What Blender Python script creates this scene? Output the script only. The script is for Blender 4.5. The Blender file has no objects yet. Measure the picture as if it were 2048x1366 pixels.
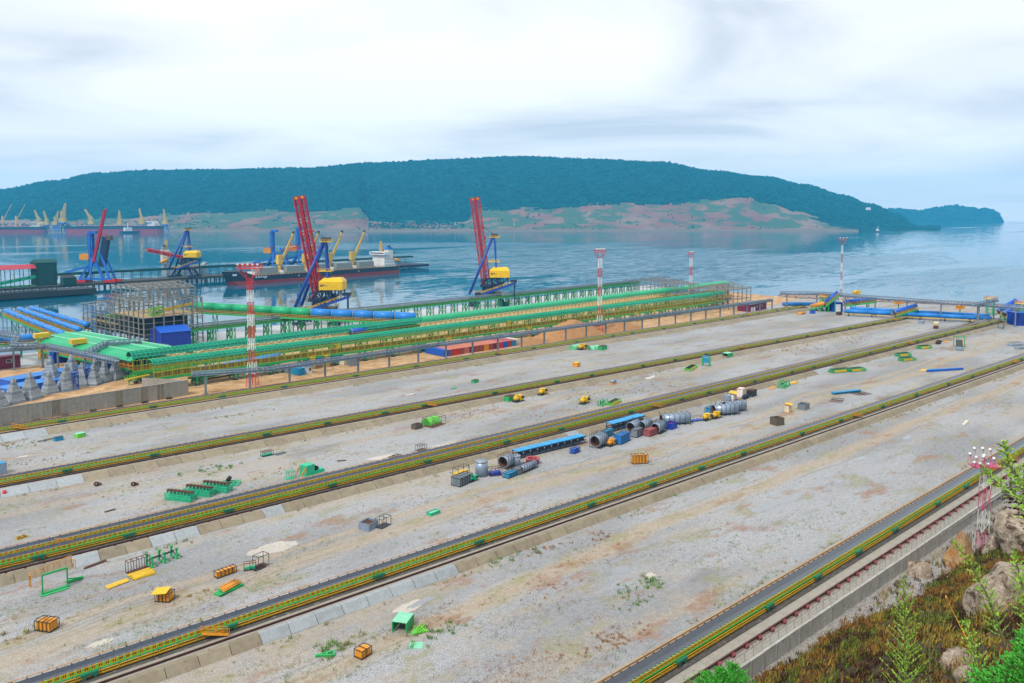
import bpy, bmesh, math, random
from mathutils import Vector, Matrix, Euler, noise as mnoise
rnd = random.Random(7)
sc = bpy.context.scene
COL = sc.collection

# ------------------------------------------------------------------ camera
F, H, PIT = 1600.0, 56.0, math.radians(4.2)       # focal length in photo pixels, eye height above the yard, pitch down
HZ = 430.0                                        # level line of the eye in the photo
CX, CY = 1024.0, HZ + F * math.tan(PIT)
A = math.atan((2840 - 1024) / F * math.cos(PIT))  # angle between the view and the yard's long axis (world X)
cp, sp, SA, CA = math.cos(PIT), math.sin(PIT), math.sin(A), math.cos(A)
YAW = A - math.pi / 2
cam = bpy.data.cameras.new("camera")
camo = bpy.data.objects.new("camera", cam); COL.objects.link(camo)
cam.sensor_width = 36.0; cam.lens = 36.0 * F / 2048.0
cam.shift_y = (CY - 683.0) / 2048.0
cam.clip_start = 0.5; cam.clip_end = 60000.0
camo.location = (0, 0, H); camo.rotation_euler = (math.pi / 2 - PIT, 0, YAW)
sc.camera = camo

def ray(px, py):
    x = (px - CX) / F; y = -(py - CY) / F
    return x, cp + y * sp, -sp + y * cp
def G(px, py, z=0.0):
    "world point at height z seen at a photo pixel (used once, to survey where things stand)"
    r, f, zz = ray(px, py); t = (z - H) / zz; r *= t; f *= t
    return Vector((SA * r + CA * f, -CA * r + SA * f, z))
def RF(r, f, z=0.0):
    "camera-right / camera-forward metres to world"
    return Vector((SA * r + CA * f, -CA * r + SA * f, z))
def SC(px, py, z=0.0):
    return F * ray(px, py)[2] / (z - H)

# ------------------------------------------------------------------ world, sun, exposure
W = bpy.data.worlds.new("World"); sc.world = W; W.use_nodes = True
SUN_EL, SUN_AZ = math.radians(52), math.radians(200)
def build_world():
    nt = W.node_tree; nt.nodes.clear(); N = nt.nodes.new; L = nt.links.new
    out = N("ShaderNodeOutputWorld"); bg = N("ShaderNodeBackground"); bg.inputs[1].default_value = 0.10
    sky = N("ShaderNodeTexSky"); sky.sky_type = 'NISHITA'; sky.sun_disc = False
    sky.sun_elevation = SUN_EL; sky.sun_rotation = SUN_AZ; sky.air_density = 1.0; sky.dust_density = 2.0
    tc = N("ShaderNodeTexCoord"); sep = N("ShaderNodeSeparateXYZ"); L(tc.outputs["Generated"], sep.inputs[0])
    # overcast deck: noise on the plane of the cloud base, seen in perspective
    zz = N("ShaderNodeMath"); zz.operation = 'ABSOLUTE'; L(sep.outputs[2], zz.inputs[0])
    za = N("ShaderNodeMath"); za.operation = 'ADD'; L(zz.outputs[0], za.inputs[0]); za.inputs[1].default_value = 0.10
    dv = N("ShaderNodeVectorMath"); dv.operation = 'DIVIDE'; L(tc.outputs["Generated"], dv.inputs[0])
    cb = N("ShaderNodeCombineXYZ"); L(za.outputs[0], cb.inputs[0]); L(za.outputs[0], cb.inputs[1]); L(za.outputs[0], cb.inputs[2]); L(cb.outputs[0], dv.inputs[1])
    mp = N("ShaderNodeMapping"); mp.inputs["Location"].default_value = (3.1, 1.7, 0); mp.inputs["Scale"].default_value = (1, 1, 0.35); mp.inputs["Rotation"].default_value = (0, 0, 0.6); L(dv.outputs[0], mp.inputs[0])
    n1 = N("ShaderNodeTexNoise"); n1.inputs["Scale"].default_value = 0.55; n1.inputs["Detail"].default_value = 7; n1.inputs["Roughness"].default_value = 0.52; n1.inputs["Distortion"].default_value = 0.5; L(mp.outputs[0], n1.inputs["Vector"])
    rp = N("ShaderNodeValToRGB"); e = rp.color_ramp.elements
    e[0].position = 0.33; e[0].color = (3.75, 3.95, 4.4, 1); e[1].position = 0.60; e[1].color = (6.4, 6.4, 6.35, 1)
    m = rp.color_ramp.elements.new(0.45); m.color = (5.35, 5.4, 5.55, 1)
    L(n1.outputs["Fac"], rp.inputs[0])
    # thin bright air near the horizon
    hz = N("ShaderNodeMapRange"); L(zz.outputs[0], hz.inputs[0]); hz.inputs[1].default_value = 0.0; hz.inputs[2].default_value = 0.12; hz.inputs[3].default_value = 0.75; hz.inputs[4].default_value = 0.0
    mh = N("ShaderNodeMixRGB"); L(hz.outputs[0], mh.inputs[0]); L(rp.outputs[0], mh.inputs[1]); mh.inputs[2].default_value = (7.4, 7.0, 6.7, 1)
    mx = N("ShaderNodeMixRGB"); mx.inputs[0].default_value = 0.94; L(sky.outputs[0], mx.inputs[1]); L(mh.outputs[0], mx.inputs[2])
    L(mx.outputs[0], bg.inputs[0]); L(bg.outputs[0], out.inputs[0])
build_world()
sl = bpy.data.lights.new("sun", 'SUN'); sl.energy = 1.5; sl.angle = math.radians(10); sl.color = (1, 0.95, 0.86)
slo = bpy.data.objects.new("sun", sl); COL.objects.link(slo)
# the light comes from behind the camera and to its left, high up
_d = RF(-0.55, -0.75); _d.normalize()
slo.rotation_euler = Vector((_d.x * math.cos(SUN_EL), _d.y * math.cos(SUN_EL), math.sin(SUN_EL))).to_track_quat('Z', 'Y').to_euler()
for n_ in W.node_tree.nodes:
    if n_.type == 'TEX_SKY': n_.sun_rotation = math.atan2(_d.x, _d.y)
sc.view_settings.view_transform = 'Standard'; sc.view_settings.look = 'None'
sc.view_settings.exposure = 0.97; sc.view_settings.gamma = 1.0; sc.view_settings.use_curve_mapping = False
sc.render.engine = 'CYCLES'
cy = sc.cycles
cy.use_denoising = True
cy.max_bounces = 5; cy.diffuse_bounces = 2; cy.glossy_bounces = 2; cy.transmission_bounces = 2; cy.volume_bounces = 1; cy.transparent_max_bounces = 6
cy.caustics_reflective = False; cy.caustics_refractive = False

# ------------------------------------------------------------------ materials
MATS = {}
def _nodes(name):
    m = bpy.data.materials.new(name); m.use_nodes = True; nt = m.node_tree
    b = nt.nodes["Principled BSDF"]
    return m, nt, b
def mat(name, col, rough=0.6, metal=0.0, var=0.18, scale=0.7, rust=0.0, spec=0.35, rustcol=(0.16, 0.07, 0.03)):
    if name in MATS: return MATS[name]
    m, nt, b = _nodes(name); N = nt.nodes.new; L = nt.links.new
    g = N("ShaderNodeNewGeometry"); oi = N("ShaderNodeObjectInfo")
    n = N("ShaderNodeTexNoise"); n.inputs["Scale"].default_value = scale; n.inputs["Detail"].default_value = 6; n.inputs["Roughness"].default_value = 0.65
    L(g.outputs["Position"], n.inputs["Vector"])
    ad = N("ShaderNodeMath"); ad.operation = 'MULTIPLY_ADD'; L(oi.outputs["Random"], ad.inputs[0]); ad.inputs[1].default_value = 0.22; L(n.outputs["Fac"], ad.inputs[2])
    r = N("ShaderNodeMapRange"); L(ad.outputs[0], r.inputs[0]); r.inputs[1].default_value = 0.35; r.inputs[2].default_value = 1.0
    mx = N("ShaderNodeMixRGB"); L(r.outputs[0], mx.inputs[0])
    mx.inputs[1].default_value = (*[c * (1 - var) for c in col], 1); mx.inputs[2].default_value = (*[min(1, c * (1 + var)) for c in col], 1)
    src = mx.outputs[0]
    if rust:
        n2 = N("ShaderNodeTexNoise"); n2.inputs["Scale"].default_value = scale * 2.3; n2.inputs["Detail"].default_value = 8; L(g.outputs["Position"], n2.inputs["Vector"])
        r2 = N("ShaderNodeMapRange"); L(n2.outputs["Fac"], r2.inputs[0]); r2.inputs[1].default_value = 0.72 - rust * 0.3; r2.inputs[2].default_value = 0.82 - rust * 0.2
        m2 = N("ShaderNodeMixRGB"); L(r2.outputs[0], m2.inputs[0]); L(src, m2.inputs[1]); m2.inputs[2].default_value = (*rustcol, 1); src = m2.outputs[0]
    n3 = N("ShaderNodeTexNoise"); n3.inputs["Scale"].default_value = 1.7; n3.inputs["Detail"].default_value = 7; n3.inputs["Roughness"].default_value = 0.75
    mp = N("ShaderNodeMapping"); mp.inputs["Scale"].default_value = (1, 1, 0.45); mp.inputs["Location"].default_value = (5, 2, 8); L(g.outputs["Position"], mp.inputs[0]); L(mp.outputs[0], n3.inputs["Vector"])
    r3 = N("ShaderNodeMapRange"); L(n3.outputs["Fac"], r3.inputs[0]); r3.inputs[1].default_value = 0.42; r3.inputs[2].default_value = 0.70; r3.inputs[3].default_value = 0.0; r3.inputs[4].default_value = 0.24
    m3 = N("ShaderNodeMixRGB"); L(r3.outputs[0], m3.inputs[0]); L(src, m3.inputs[1]); m3.inputs[2].default_value = (0.13, 0.105, 0.08, 1); src = m3.outputs[0]
    L(src, b.inputs["Base Color"]); b.inputs["Roughness"].default_value = rough; b.inputs["Metallic"].default_value = metal
    b.inputs["Specular IOR Level"].default_value = spec
    MATS[name] = m; return m
P = dict(
    yellow=mat("yellow paint", (0.74, 0.46, 0.012), 0.5, rust=0.1), orange=mat("orange yellow paint", (0.75, 0.30, 0.012), 0.5, rust=0.12),
    amber=mat("amber wire mesh", (0.23, 0.125, 0.006), 0.6, var=0.5, scale=2.5), green=mat("green paint", (0.02, 0.40, 0.11), 0.5, rust=0.1),
    lime=mat("bright green paint", (0.16, 0.62, 0.05), 0.5), teal=mat("teal green paint", (0.016, 0.48, 0.25), 0.5, rust=0.2),
    mint=mat("pale green sheet", (0.24, 0.66, 0.42), 0.5, rust=0.15), blue=mat("blue paint", (0.006, 0.10, 0.55), 0.45), deep=mat("deep blue sheet", (0.005, 0.045, 0.42), 0.45),
    sky=mat("bright blue sheet", (0.012, 0.22, 0.68), 0.4), cyan=mat("blue green paint", (0.015, 0.26, 0.50), 0.5, rust=0.15),
    navy=mat("navy paint", (0.008, 0.022, 0.075), 0.5, rust=0.1), crane=mat("crane blue paint", (0.012, 0.06, 0.36), 0.45),
    red=mat("red paint", (0.62, 0.015, 0.02), 0.5), crimson=mat("crimson paint", (0.42, 0.006, 0.035), 0.5), maroon=mat("maroon sheet", (0.17, 0.006, 0.045), 0.5),
    white=mat("white paint", (0.8, 0.8, 0.8), 0.5, rust=0.08), cream=mat("cream paint", (0.72, 0.66, 0.5), 0.5, rust=0.15), grey=mat("grey steel", (0.30, 0.33, 0.38), 0.45, 0.3),
    pyr=mat("pyramid plate steel", (0.36, 0.40, 0.45), 0.5, 0.2, var=0.4, scale=1.2), silver=mat("galvanised steel", (0.30, 0.38, 0.50), 0.4, 0.35, rust=0.1), zinc=mat("weathered grey steel", (0.20, 0.24, 0.28), 0.55, 0.2, rust=0.1), dark=mat("dark steel", (0.025, 0.03, 0.035), 0.6, rust=0.2),
    brown=mat("rusty steel", (0.10, 0.035, 0.018), 0.8, var=0.35, scale=2), rail=mat("rail steel", (0.075, 0.022, 0.016), 0.7, var=0.3), wood=mat("grey brown timber", (0.13, 0.10, 0.07), 0.85, var=0.3, scale=3),
    belt=mat("conveyor belt rubber", (0.012, 0.022, 0.040), 0.13, var=0.25, scale=0.5, spec=1.0), lime2=mat("grass green paint", (0.06, 0.55, 0.12), 0.5), ygreen=mat("yellow green paint", (0.42, 0.50, 0.02), 0.5), bare=mat("bare steel frame", (0.26, 0.25, 0.23), 0.7, rust=0.15), pinks=mat("pink primer", (0.42, 0.10, 0.11), 0.7),
    black=mat("black rubber", (0.012, 0.012, 0.013), 0.7), tan=mat("old concrete", (0.27, 0.225, 0.155), 0.9, var=0.3, scale=0.7, rust=0.35, rustcol=(0.16, 0.12, 0.06)), conc=mat("concrete", (0.33, 0.305, 0.26), 0.9, var=0.2, scale=0.8, rust=0.3, rustcol=(0.19, 0.16, 0.11)),
    newc=mat("new concrete", (0.33, 0.36, 0.38), 0.85, var=0.2, scale=1.1), contr=mat("salmon roof sheet", (0.55, 0.17, 0.11), 0.6, rust=0.2), brick=mat("brick red sheet", (0.34, 0.06, 0.04), 0.6, rust=0.2),
    glass=mat("dark window glass", (0.03, 0.04, 0.05), 0.1, spec=0.6), hullblack=mat("ship hull black", (0.010, 0.022, 0.04), 0.5), hullred=mat("ship antifouling red", (0.33, 0.03, 0.035), 0.6, rust=0.2),
    shipgrey=mat("ship hatch grey green", (0.26, 0.31, 0.30), 0.6), lampglass=mat("floodlight glass", (0.8, 0.82, 0.85), 0.15), darkgreen=mat("dark green sheet", (0.008, 0.075, 0.065), 0.6), roofred=mat("red roof sheet", (0.45, 0.035, 0.06), 0.55),
    navyship=mat("naval grey", (0.26, 0.32, 0.36), 0.6), canvas=mat("tan dusty panel", (0.45, 0.33, 0.16), 0.8), farcrane=mat("old yellow crane paint", (0.60, 0.40, 0.05), 0.6),
)

# ------------------------------------------------------------------ mesh helpers
class MB:
    def __init__(s): s.v = []; s.f = []; s.m = []; s.k = 0
    def add(s, vs, fs):
        o = len(s.v); s.v += [tuple(p) for p in vs]
        for q in fs: s.f.append(tuple(i + o for i in q)); s.m.append(s.k)
        return s
    def box(s, c, d, rz=0.0):
        x, y, z = d[0] / 2, d[1] / 2, d[2] / 2; cs, sn = math.cos(rz), math.sin(rz)
        vs = []
        for dz in (-z, z):
            for dx, dy in ((-x, -y), (x, -y), (x, y), (-x, y)):
                vs.append((c[0] + dx * cs - dy * sn, c[1] + dx * sn + dy * cs, c[2] + dz))
        return s.add(vs, [(3, 2, 1, 0), (4, 5, 6, 7), (0, 1, 5, 4), (1, 2, 6, 5), (2, 3, 7, 6), (3, 0, 4, 7)])
    def bb(s, x0, x1, y0, y1, z0, z1): return s.box(((x0 + x1) / 2, (y0 + y1) / 2, (z0 + z1) / 2), (x1 - x0, y1 - y0, z1 - z0))
    def bar(s, p, q, w, h=None):
        p, q = Vector(p), Vector(q); d = q - p
        if d.length < 1e-6: return s
        d.normalize(); h = h or w
        up = Vector((0, 0, 1)) if abs(d.z) < 0.95 else Vector((1, 0, 0))
        a = d.cross(up).normalized() * (w / 2); b = a.cross(d).normalized() * (h / 2)
        vs = [p - a - b, p + a - b, p + a + b, p - a + b, q - a - b, q + a - b, q + a + b, q - a + b]
        return s.add(vs, [(0, 1, 2, 3), (7, 6, 5, 4), (0, 4, 5, 1), (1, 5, 6, 2), (2, 6, 7, 3), (3, 7, 4, 0)])
    def cyl(s, p, q, r, n=10, r2=None, caps=True):
        p, q = Vector(p), Vector(q); d = (q - p).normalized(); r2 = r if r2 is None else r2
        up = Vector((0, 0, 1)) if abs(d.z) < 0.95 else Vector((1, 0, 0))
        a = d.cross(up).normalized(); b = a.cross(d).normalized(); vs = []
        for c, rr in ((p, r), (q, r2)):
            for i in range(n):
                t = 2 * math.pi * i / n; vs.append(c + (a * math.cos(t) + b * math.sin(t)) * rr)
        fs = [(i, (i + 1) % n, n + (i + 1) % n, n + i) for i in range(n)]
        if caps: fs += [tuple(range(n - 1, -1, -1)), tuple(range(n, 2 * n))]
        return s.add(vs, fs)
    def pipe(s, p, q, r, t=0.06, n=16):
        "open ended tube with wall thickness"
        p, q = Vector(p), Vector(q); d = (q - p).normalized()
        up = Vector((0, 0, 1)) if abs(d.z) < 0.95 else Vector((1, 0, 0)); a = d.cross(up).normalized(); b = a.cross(d).normalized(); vs = []
        for c, rr in ((p, r), (q, r), (q, r - t), (p, r - t)):
            for i in range(n):
                w = 2 * math.pi * i / n; vs.append(c + (a * math.cos(w) + b * math.sin(w)) * rr)
        return s.add(vs, [(k * n + i, k * n + (i + 1) % n, ((k + 1) % 4) * n + (i + 1) % n, ((k + 1) % 4) * n + i) for k in range(4) for i in range(n)])
    def prism(s, prof, x0, x1):
        "profile of (y, z) points extruded along x"
        n = len(prof); vs = [(x0, y, z) for y, z in prof] + [(x1, y, z) for y, z in prof]
        return s.add(vs, [(i, (i + 1) % n, n + (i + 1) % n, n + i) for i in range(n)] + [tuple(range(n - 1, -1, -1)), tuple(range(n, 2 * n))])
    def lattice(s, p0, p1, w0, w1, n, t, leg=None, axis=None):
        "square lattice mast or boom between two points"
        p0, p1 = Vector(p0), Vector(p1); d = (p1 - p0).normalized()
        up = Vector(axis) if axis else (Vector((0, 0, 1)) if abs(d.z) < 0.95 else Vector((0, 1, 0)))
        a = d.cross(up).normalized(); b = a.cross(d).normalized(); leg = leg or t * 1.6
        if not isinstance(w0, tuple): w0 = (w0, w0)
        if not isinstance(w1, tuple): w1 = (w1, w1)
        rings = []
        for i in range(n + 1):
            k = i / n; c = p0.lerp(p1, k); wa = (w0[0] + (w1[0] - w0[0]) * k) / 2; wb = (w0[1] + (w1[1] - w0[1]) * k) / 2
            rings.append([c - a * wa - b * wb, c + a * wa - b * wb, c + a * wa + b * wb, c - a * wa + b * wb])
        for j in range(4):
            s.bar(rings[0][j], rings[-1][j], leg)
            for i in range(n):
                s.bar(rings[i][j], rings[i][(j + 1) % 4], t)
                s.bar(rings[i][j], rings[i + 1][(j + 1) % 4], t) if (i + j) % 2 else s.bar(rings[i][(j + 1) % 4], rings[i + 1][j], t)
            s.bar(rings[n][j], rings[n][(j + 1) % 4], t)
        return s
    def rail(s, pts, h, t=0.05, step=2.0, mid=True):
        "handrail along a path"
        pts = [Vector(p) for p in pts]; u = Vector((0, 0, h))
        for a, b in zip(pts, pts[1:]):
            s.bar(a + u, b + u, t)
            if mid: s.bar(a + u * 0.5, b + u * 0.5, t * 0.8)
            n = max(1, int((b - a).length / step))
            for i in range(n + 1):
                q = a.lerp(b, i / n); s.bar(q, q + u, t)
        return s
    def tile(s, n, dx):
        v0, f0, m0 = list(s.v), list(s.f), list(s.m); k = len(v0)
        s.v = []; s.f = []; s.m = []
        for i in range(n):
            o = i * dx; s.v += [(x + o, y, z) for x, y, z in v0]; s.f += [tuple(j + i * k for j in q) for q in f0]; s.m += m0
        return s
    def mesh(s, name, mats, smooth=False):
        me = bpy.data.meshes.new(name); me.from_pydata(s.v, [], s.f)
        for m in (mats if isinstance(mats, (list, tuple)) else [mats]): me.materials.append(P[m] if isinstance(m, str) else m)
        if any(s.m): me.polygons.foreach_set("material_index", s.m)
        if smooth: me.polygons.foreach_set("use_smooth", [True] * len(me.polygons))
        me.update(); return me
    def build(s, name, mats, parent=None, smooth=False, loc=None, rz=0.0, kind=None):
        return put(name, s.mesh(name, mats, smooth), parent, loc, rz, kind)
def put(name, me, parent=None, loc=None, rz=0.0, kind=None, scale=None, rot=None):
    o = bpy.data.objects.new(name, me); COL.objects.link(o)
    if parent: o.parent = parent
    if loc is not None: o.location = loc
    o.rotation_euler = rot if rot else (0, 0, rz)
    if scale: o.scale = scale if isinstance(scale, (tuple, list)) else (scale,) * 3
    if kind: o["kind"] = kind
    return o
def thing(name, label, cat, loc=(0, 0, 0), rz=0.0, group=None):
    o = bpy.data.objects.new(name, None); COL.objects.link(o); o.location = loc; o.rotation_euler = (0, 0, rz); o.empty_display_size = 0.5
    return tag(o, label, cat, group)
def tag(o, label, cat=None, group=None, kind=None):
    if label: o["label"] = label
    if cat: o["category"] = cat
    if group: o["group"] = group
    if kind: o["kind"] = kind
    return o
def frame(p0, p1):
    d = p1 - p0; return Vector((p0.x, p0.y, 0)), math.atan2(d.y, d.x), math.hypot(d.x, d.y)
def fbm(x, y, z=0.0, o=4): return mnoise.fractal(Vector((x, y, z)), 0.9, 2.1, o)
# ------------------------------------------------------------------ setting: sea, ground, quay, far hills
def vnode(nt, op, a, b=None, c=None):
    n = nt.nodes.new("ShaderNodeMath"); n.operation = op
    for i, x in enumerate((a, b, c)):
        if x is None: continue
        if isinstance(x, (int, float)): n.inputs[i].default_value = x
        else: nt.links.new(x, n.inputs[i])
    return n.outputs[0]
def nnode(nt, vec, scale, detail=4, rough=0.55, stretch=None, dist=0.0, loc=(0, 0, 0), out="Fac", rot=0.0):
    if stretch or rot or any(loc):
        mp = nt.nodes.new("ShaderNodeMapping"); mp.inputs["Scale"].default_value = stretch or (1, 1, 1); mp.inputs["Location"].default_value = loc; mp.inputs["Rotation"].default_value = (0, 0, rot)
        nt.links.new(vec, mp.inputs[0]); vec = mp.outputs[0]
    n = nt.nodes.new("ShaderNodeTexNoise"); n.inputs["Scale"].default_value = scale; n.inputs["Detail"].default_value = detail; n.inputs["Roughness"].default_value = rough; n.inputs["Distortion"].default_value = dist
    nt.links.new(vec, n.inputs["Vector"]); return n.outputs[out]
def rng(nt, x, a, b, c=0.0, d=1.0):
    n = nt.nodes.new("ShaderNodeMapRange"); n.interpolation_type = 'SMOOTHSTEP'; nt.links.new(x, n.inputs[0])
    for i, q in enumerate((a, b, c, d)): n.inputs[1 + i].default_value = q
    return n.outputs[0]
def mixc(nt, f, a, b, mode='MIX'):
    n = nt.nodes.new("ShaderNodeMixRGB"); n.blend_type = mode
    for i, x in enumerate((f, a, b)):
        if isinstance(x, (int, float)): n.inputs[i].default_value = x
        elif isinstance(x, tuple): n.inputs[i].default_value = (*x, 1) if len(x) == 3 else x
        else: nt.links.new(x, n.inputs[i])
    return n.outputs[0]

SEA = -5.0
def sea_material():
    m, nt, b = _nodes("sea water"); N = nt.nodes.new; L = nt.links.new
    g = N("ShaderNodeNewGeometry").outputs["Position"]
    rot = -(A - math.pi / 2)
    # ruffled and calm patches drawn out across the bay
    big = nnode(nt, g, 0.0042, 4, 0.6, (0.30, 1.35, 1), 0.6, (2.3, 0.9, 0), rot=rot)
    mid = nnode(nt, g, 0.016, 3, 0.6, (0.22, 1.6, 1), 0.4, (1, 5, 0), rot=rot)
    patch = vnode(nt, 'MULTIPLY_ADD', mid, 0.35, big)
    rel = N("ShaderNodeVectorMath"); rel.operation = 'SUBTRACT'; L(g, rel.inputs[0]); wc = G(1080, 505, SEA); rel.inputs[1].default_value = tuple(wc)
    mpr = N("ShaderNodeMapping"); mpr.inputs["Rotation"].default_value = (0, 0, rot); mpr.inputs["Scale"].default_value = (1 / 520.0, 1 / 900.0, 0); L(rel.outputs[0], mpr.inputs[0])
    ln = N("ShaderNodeVectorMath"); ln.operation = 'LENGTH'; L(mpr.outputs[0], ln.inputs[0])
    wind = rng(nt, ln.outputs["Value"], 0.3, 1.2, 0.09, -0.13)
    ruf = rng(nt, vnode(nt, 'ADD', patch, wind), 0.58, 0.78)
    w1 = nnode(nt, g, 0.33, 3, 0.6, (0.5, 1.5, 1), out="Color", rot=rot)
    w2 = nnode(nt, g, 0.09, 3, 0.55, (0.45, 1.6, 1), out="Color", rot=rot)
    s = N("ShaderNodeVectorMath"); s.operation = 'ADD'; L(w1, s.inputs[0]); L(w2, s.inputs[1])
    c = N("ShaderNodeVectorMath"); c.operation = 'SUBTRACT'; L(s.outputs[0], c.inputs[0]); c.inputs[1].default_value = (1.0, 1.0, 1.0)
    amp = vnode(nt, 'MULTIPLY_ADD', ruf, 0.34, 0.05)
    sc_ = N("ShaderNodeVectorMath"); sc_.operation = 'SCALE'; L(c.outputs[0], sc_.inputs[0]); L(amp, sc_.inputs["Scale"])
    fl = N("ShaderNodeVectorMath"); fl.operation = 'MULTIPLY'; L(sc_.outputs[0], fl.inputs[0]); fl.inputs[1].default_value = (1, 1, 0)
    ad = N("ShaderNodeVectorMath"); ad.operation = 'ADD'; L(fl.outputs[0], ad.inputs[0]); ad.inputs[1].default_value = (0, 0, 1)
    nm = N("ShaderNodeVectorMath"); nm.operation = 'NORMALIZE'; L(ad.outputs[0], nm.inputs[0])
    L(nm.outputs[0], b.inputs["Normal"])
    b.inputs["Base Color"].default_value = (0.001, 0.105, 0.18, 1)
    L(vnode(nt, 'MULTIPLY_ADD', ruf, 0.12, 0.06), b.inputs["Roughness"]); b.inputs["IOR"].default_value = 1.33
    return m
def build_sea():
    vs = [(0, 0, SEA)]; fs = []; radii = [60, 200, 600, 1500, 3000, 6000, 9000]; n = 96
    for r in radii:
        for i in range(n): t = 2 * math.pi * i / n; vs.append((r * math.cos(t), r * math.sin(t), SEA))
    for i in range(n): fs.append((0, 1 + i, 1 + (i + 1) % n))
    for k in range(len(radii) - 1):
        for i in range(n): a = 1 + k * n; fs.append((a + i, a + n + i, a + n + (i + 1) % n, a + (i + 1) % n))
    mb = MB(); mb.add(vs, fs); mb.build("sea", sea_material(), kind="structure")
build_sea()

def ground_material(sand=False):
    m, nt, b = _nodes("sandy ground" if sand else "gravel yard"); N = nt.nodes.new; L = nt.links.new
    g = N("ShaderNodeNewGeometry").outputs["Position"]
    sep = N("ShaderNodeSeparateXYZ"); L(g, sep.inputs[0])
    fine = nnode(nt, g, 4.6, 5, 0.8); grit = nnode(nt, g, 13.0, 2, 0.6); midn = nnode(nt, g, 0.22, 5, 0.6, dist=0.5); big = nnode(nt, g, 0.035, 4, 0.55, (0.5, 1.3, 1))
    vor = N("ShaderNodeTexVoronoi"); vor.inputs["Scale"].default_value = 4.5; L(g, vor.inputs["Vector"])
    sp_ = vnode(nt, 'MULTIPLY_ADD', grit, 0.45, vnode(nt, 'MULTIPLY', fine, 0.75))
    if not sand:
        gravel = mixc(nt, rng(nt, sp_, 0.47, 0.71), (0.070, 0.074, 0.082), (0.53, 0.545, 0.57))
        gravel = mixc(nt, rng(nt, vor.outputs["Color"], 0.0, 1.0, 0.0, 0.30), gravel, (0.41, 0.42, 0.44))
        gravel = mixc(nt, rng(nt, big, 0.42, 0.62, 0, 0.5), gravel, (0.13, 0.135, 0.145))
        dirt = mixc(nt, rng(nt, fine, 0.3, 0.75), (0.31, 0.235, 0.15), (0.49, 0.40, 0.285))
        st = nnode(nt, g, 1.0, 5, 0.6, (0.010, 0.085, 1), 0.5)
        mask = rng(nt, vnode(nt, 'MULTIPLY_ADD', midn, 0.34, st), 0.66, 0.84, 0, 0.6)
        # worn haul tracks that run the length of the lanes
        wob = vnode(nt, 'MULTIPLY', vnode(nt, 'SUBTRACT', nnode(nt, g, 0.012, 2), 0.5), 16.0)
        tr = None; ruts = []
        for v0, w, k in TRACKS:
            d = vnode(nt, 'ABSOLUTE', vnode(nt, 'SUBTRACT', vnode(nt, 'ADD', sep.outputs[1], wob), v0))
            q = rng(nt, vnode(nt, 'MULTIPLY_ADD', midn, 3.0, d), w * 0.35 + 1.0, w * 0.8 + 2.2, k, 0.0)
            tr = q if tr is None else vnode(nt, 'MAXIMUM', tr, q)
            for off in (0.95, 2.9): ruts.append(rng(nt, vnode(nt, 'ABSOLUTE', vnode(nt, 'SUBTRACT', d, off)), 0.10, 0.42, 1.0, 0.0))
        col = mixc(nt, vnode(nt, 'MAXIMUM', mask, tr), gravel, dirt)
        rt = ruts[0]
        for q in ruts[1:]: rt = vnode(nt, 'MAXIMUM', rt, q)
        rt = vnode(nt, 'MULTIPLY', rt, rng(nt, nnode(nt, g, 0.09, 4, 0.6, (0.4, 1, 1), loc=(2, 8, 0)), 0.42, 0.62, 0, 0.42)); col = mixc(nt, rt, col, (0.17, 0.145, 0.12))
        rustm = rng(nt, vnode(nt, 'MULTIPLY_ADD', fine, 0.22, nnode(nt, g, 0.11, 6, 0.7, (0.6, 1.3, 1), loc=(9, 2, 0))), 0.66, 0.77, 0, 0.75)
        col = mixc(nt, rustm, col, (0.27, 0.125, 0.055))
        grn = rng(nt, vnode(nt, 'MULTIPLY_ADD', grit, 0.25, nnode(nt, g, 0.14, 6, 0.7, (0.7, 1.2, 1), loc=(31, 12, 0))), 0.66, 0.77, 0, 0.6)
        col = mixc(nt, grn, col, (0.24, 0.23, 0.075))
        mot = rng(nt, nnode(nt, g, 1.1, 6, 0.85, loc=(7, 7, 0)), 0.36, 0.64); col = mixc(nt, 0.20, col, mixc(nt, mot, (0.10, 0.098, 0.09), (0.50, 0.47, 0.43)))
        pit = rng(nt, nnode(nt, g, 8.0, 2, 0.5, loc=(3, 9, 0)), 0.60, 0.68, 0, 0.6); col = mixc(nt, pit, col, (0.07, 0.065, 0.06)); chip = rng(nt, nnode(nt, g, 9.0, 2, 0.5, loc=(13, 2, 0)), 0.63, 0.69, 0, 0.6); col = mixc(nt, chip, col, (0.70, 0.68, 0.66))
        damp = rng(nt, nnode(nt, g, 0.05, 5, 0.6, (0.5, 1.4, 1), loc=(4, 44, 0)), 0.58, 0.70, 0, 0.5)
        col = mixc(nt, damp, col, (0.115, 0.115, 0.115))
        L(vnode(nt, 'MULTIPLY_ADD', damp, -0.7, 0.92), b.inputs["Roughness"])
    else:
        col = mixc(nt, rng(nt, midn, 0.3, 0.7), (0.34, 0.19, 0.08), (0.56, 0.37, 0.20))
        col = mixc(nt, rng(nt, fine, 0.5, 0.8, 0, 0.5), col, (0.60, 0.47, 0.32))
        col = mixc(nt, rng(nt, big, 0.56, 0.66, 0, 0.55), col, (0.24, 0.15, 0.075))
        b.inputs["Roughness"].default_value = 0.95
    L(col, b.inputs["Base Color"]); b.inputs["Specular IOR Level"].default_value = 0.25
    bp = N("ShaderNodeBump"); bp.inputs["Strength"].default_value = 0.35; bp.inputs["Distance"].default_value = 0.08; L(sp_, bp.inputs["Height"]); L(bp.outputs[0], b.inputs["Normal"])
    return m
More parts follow.
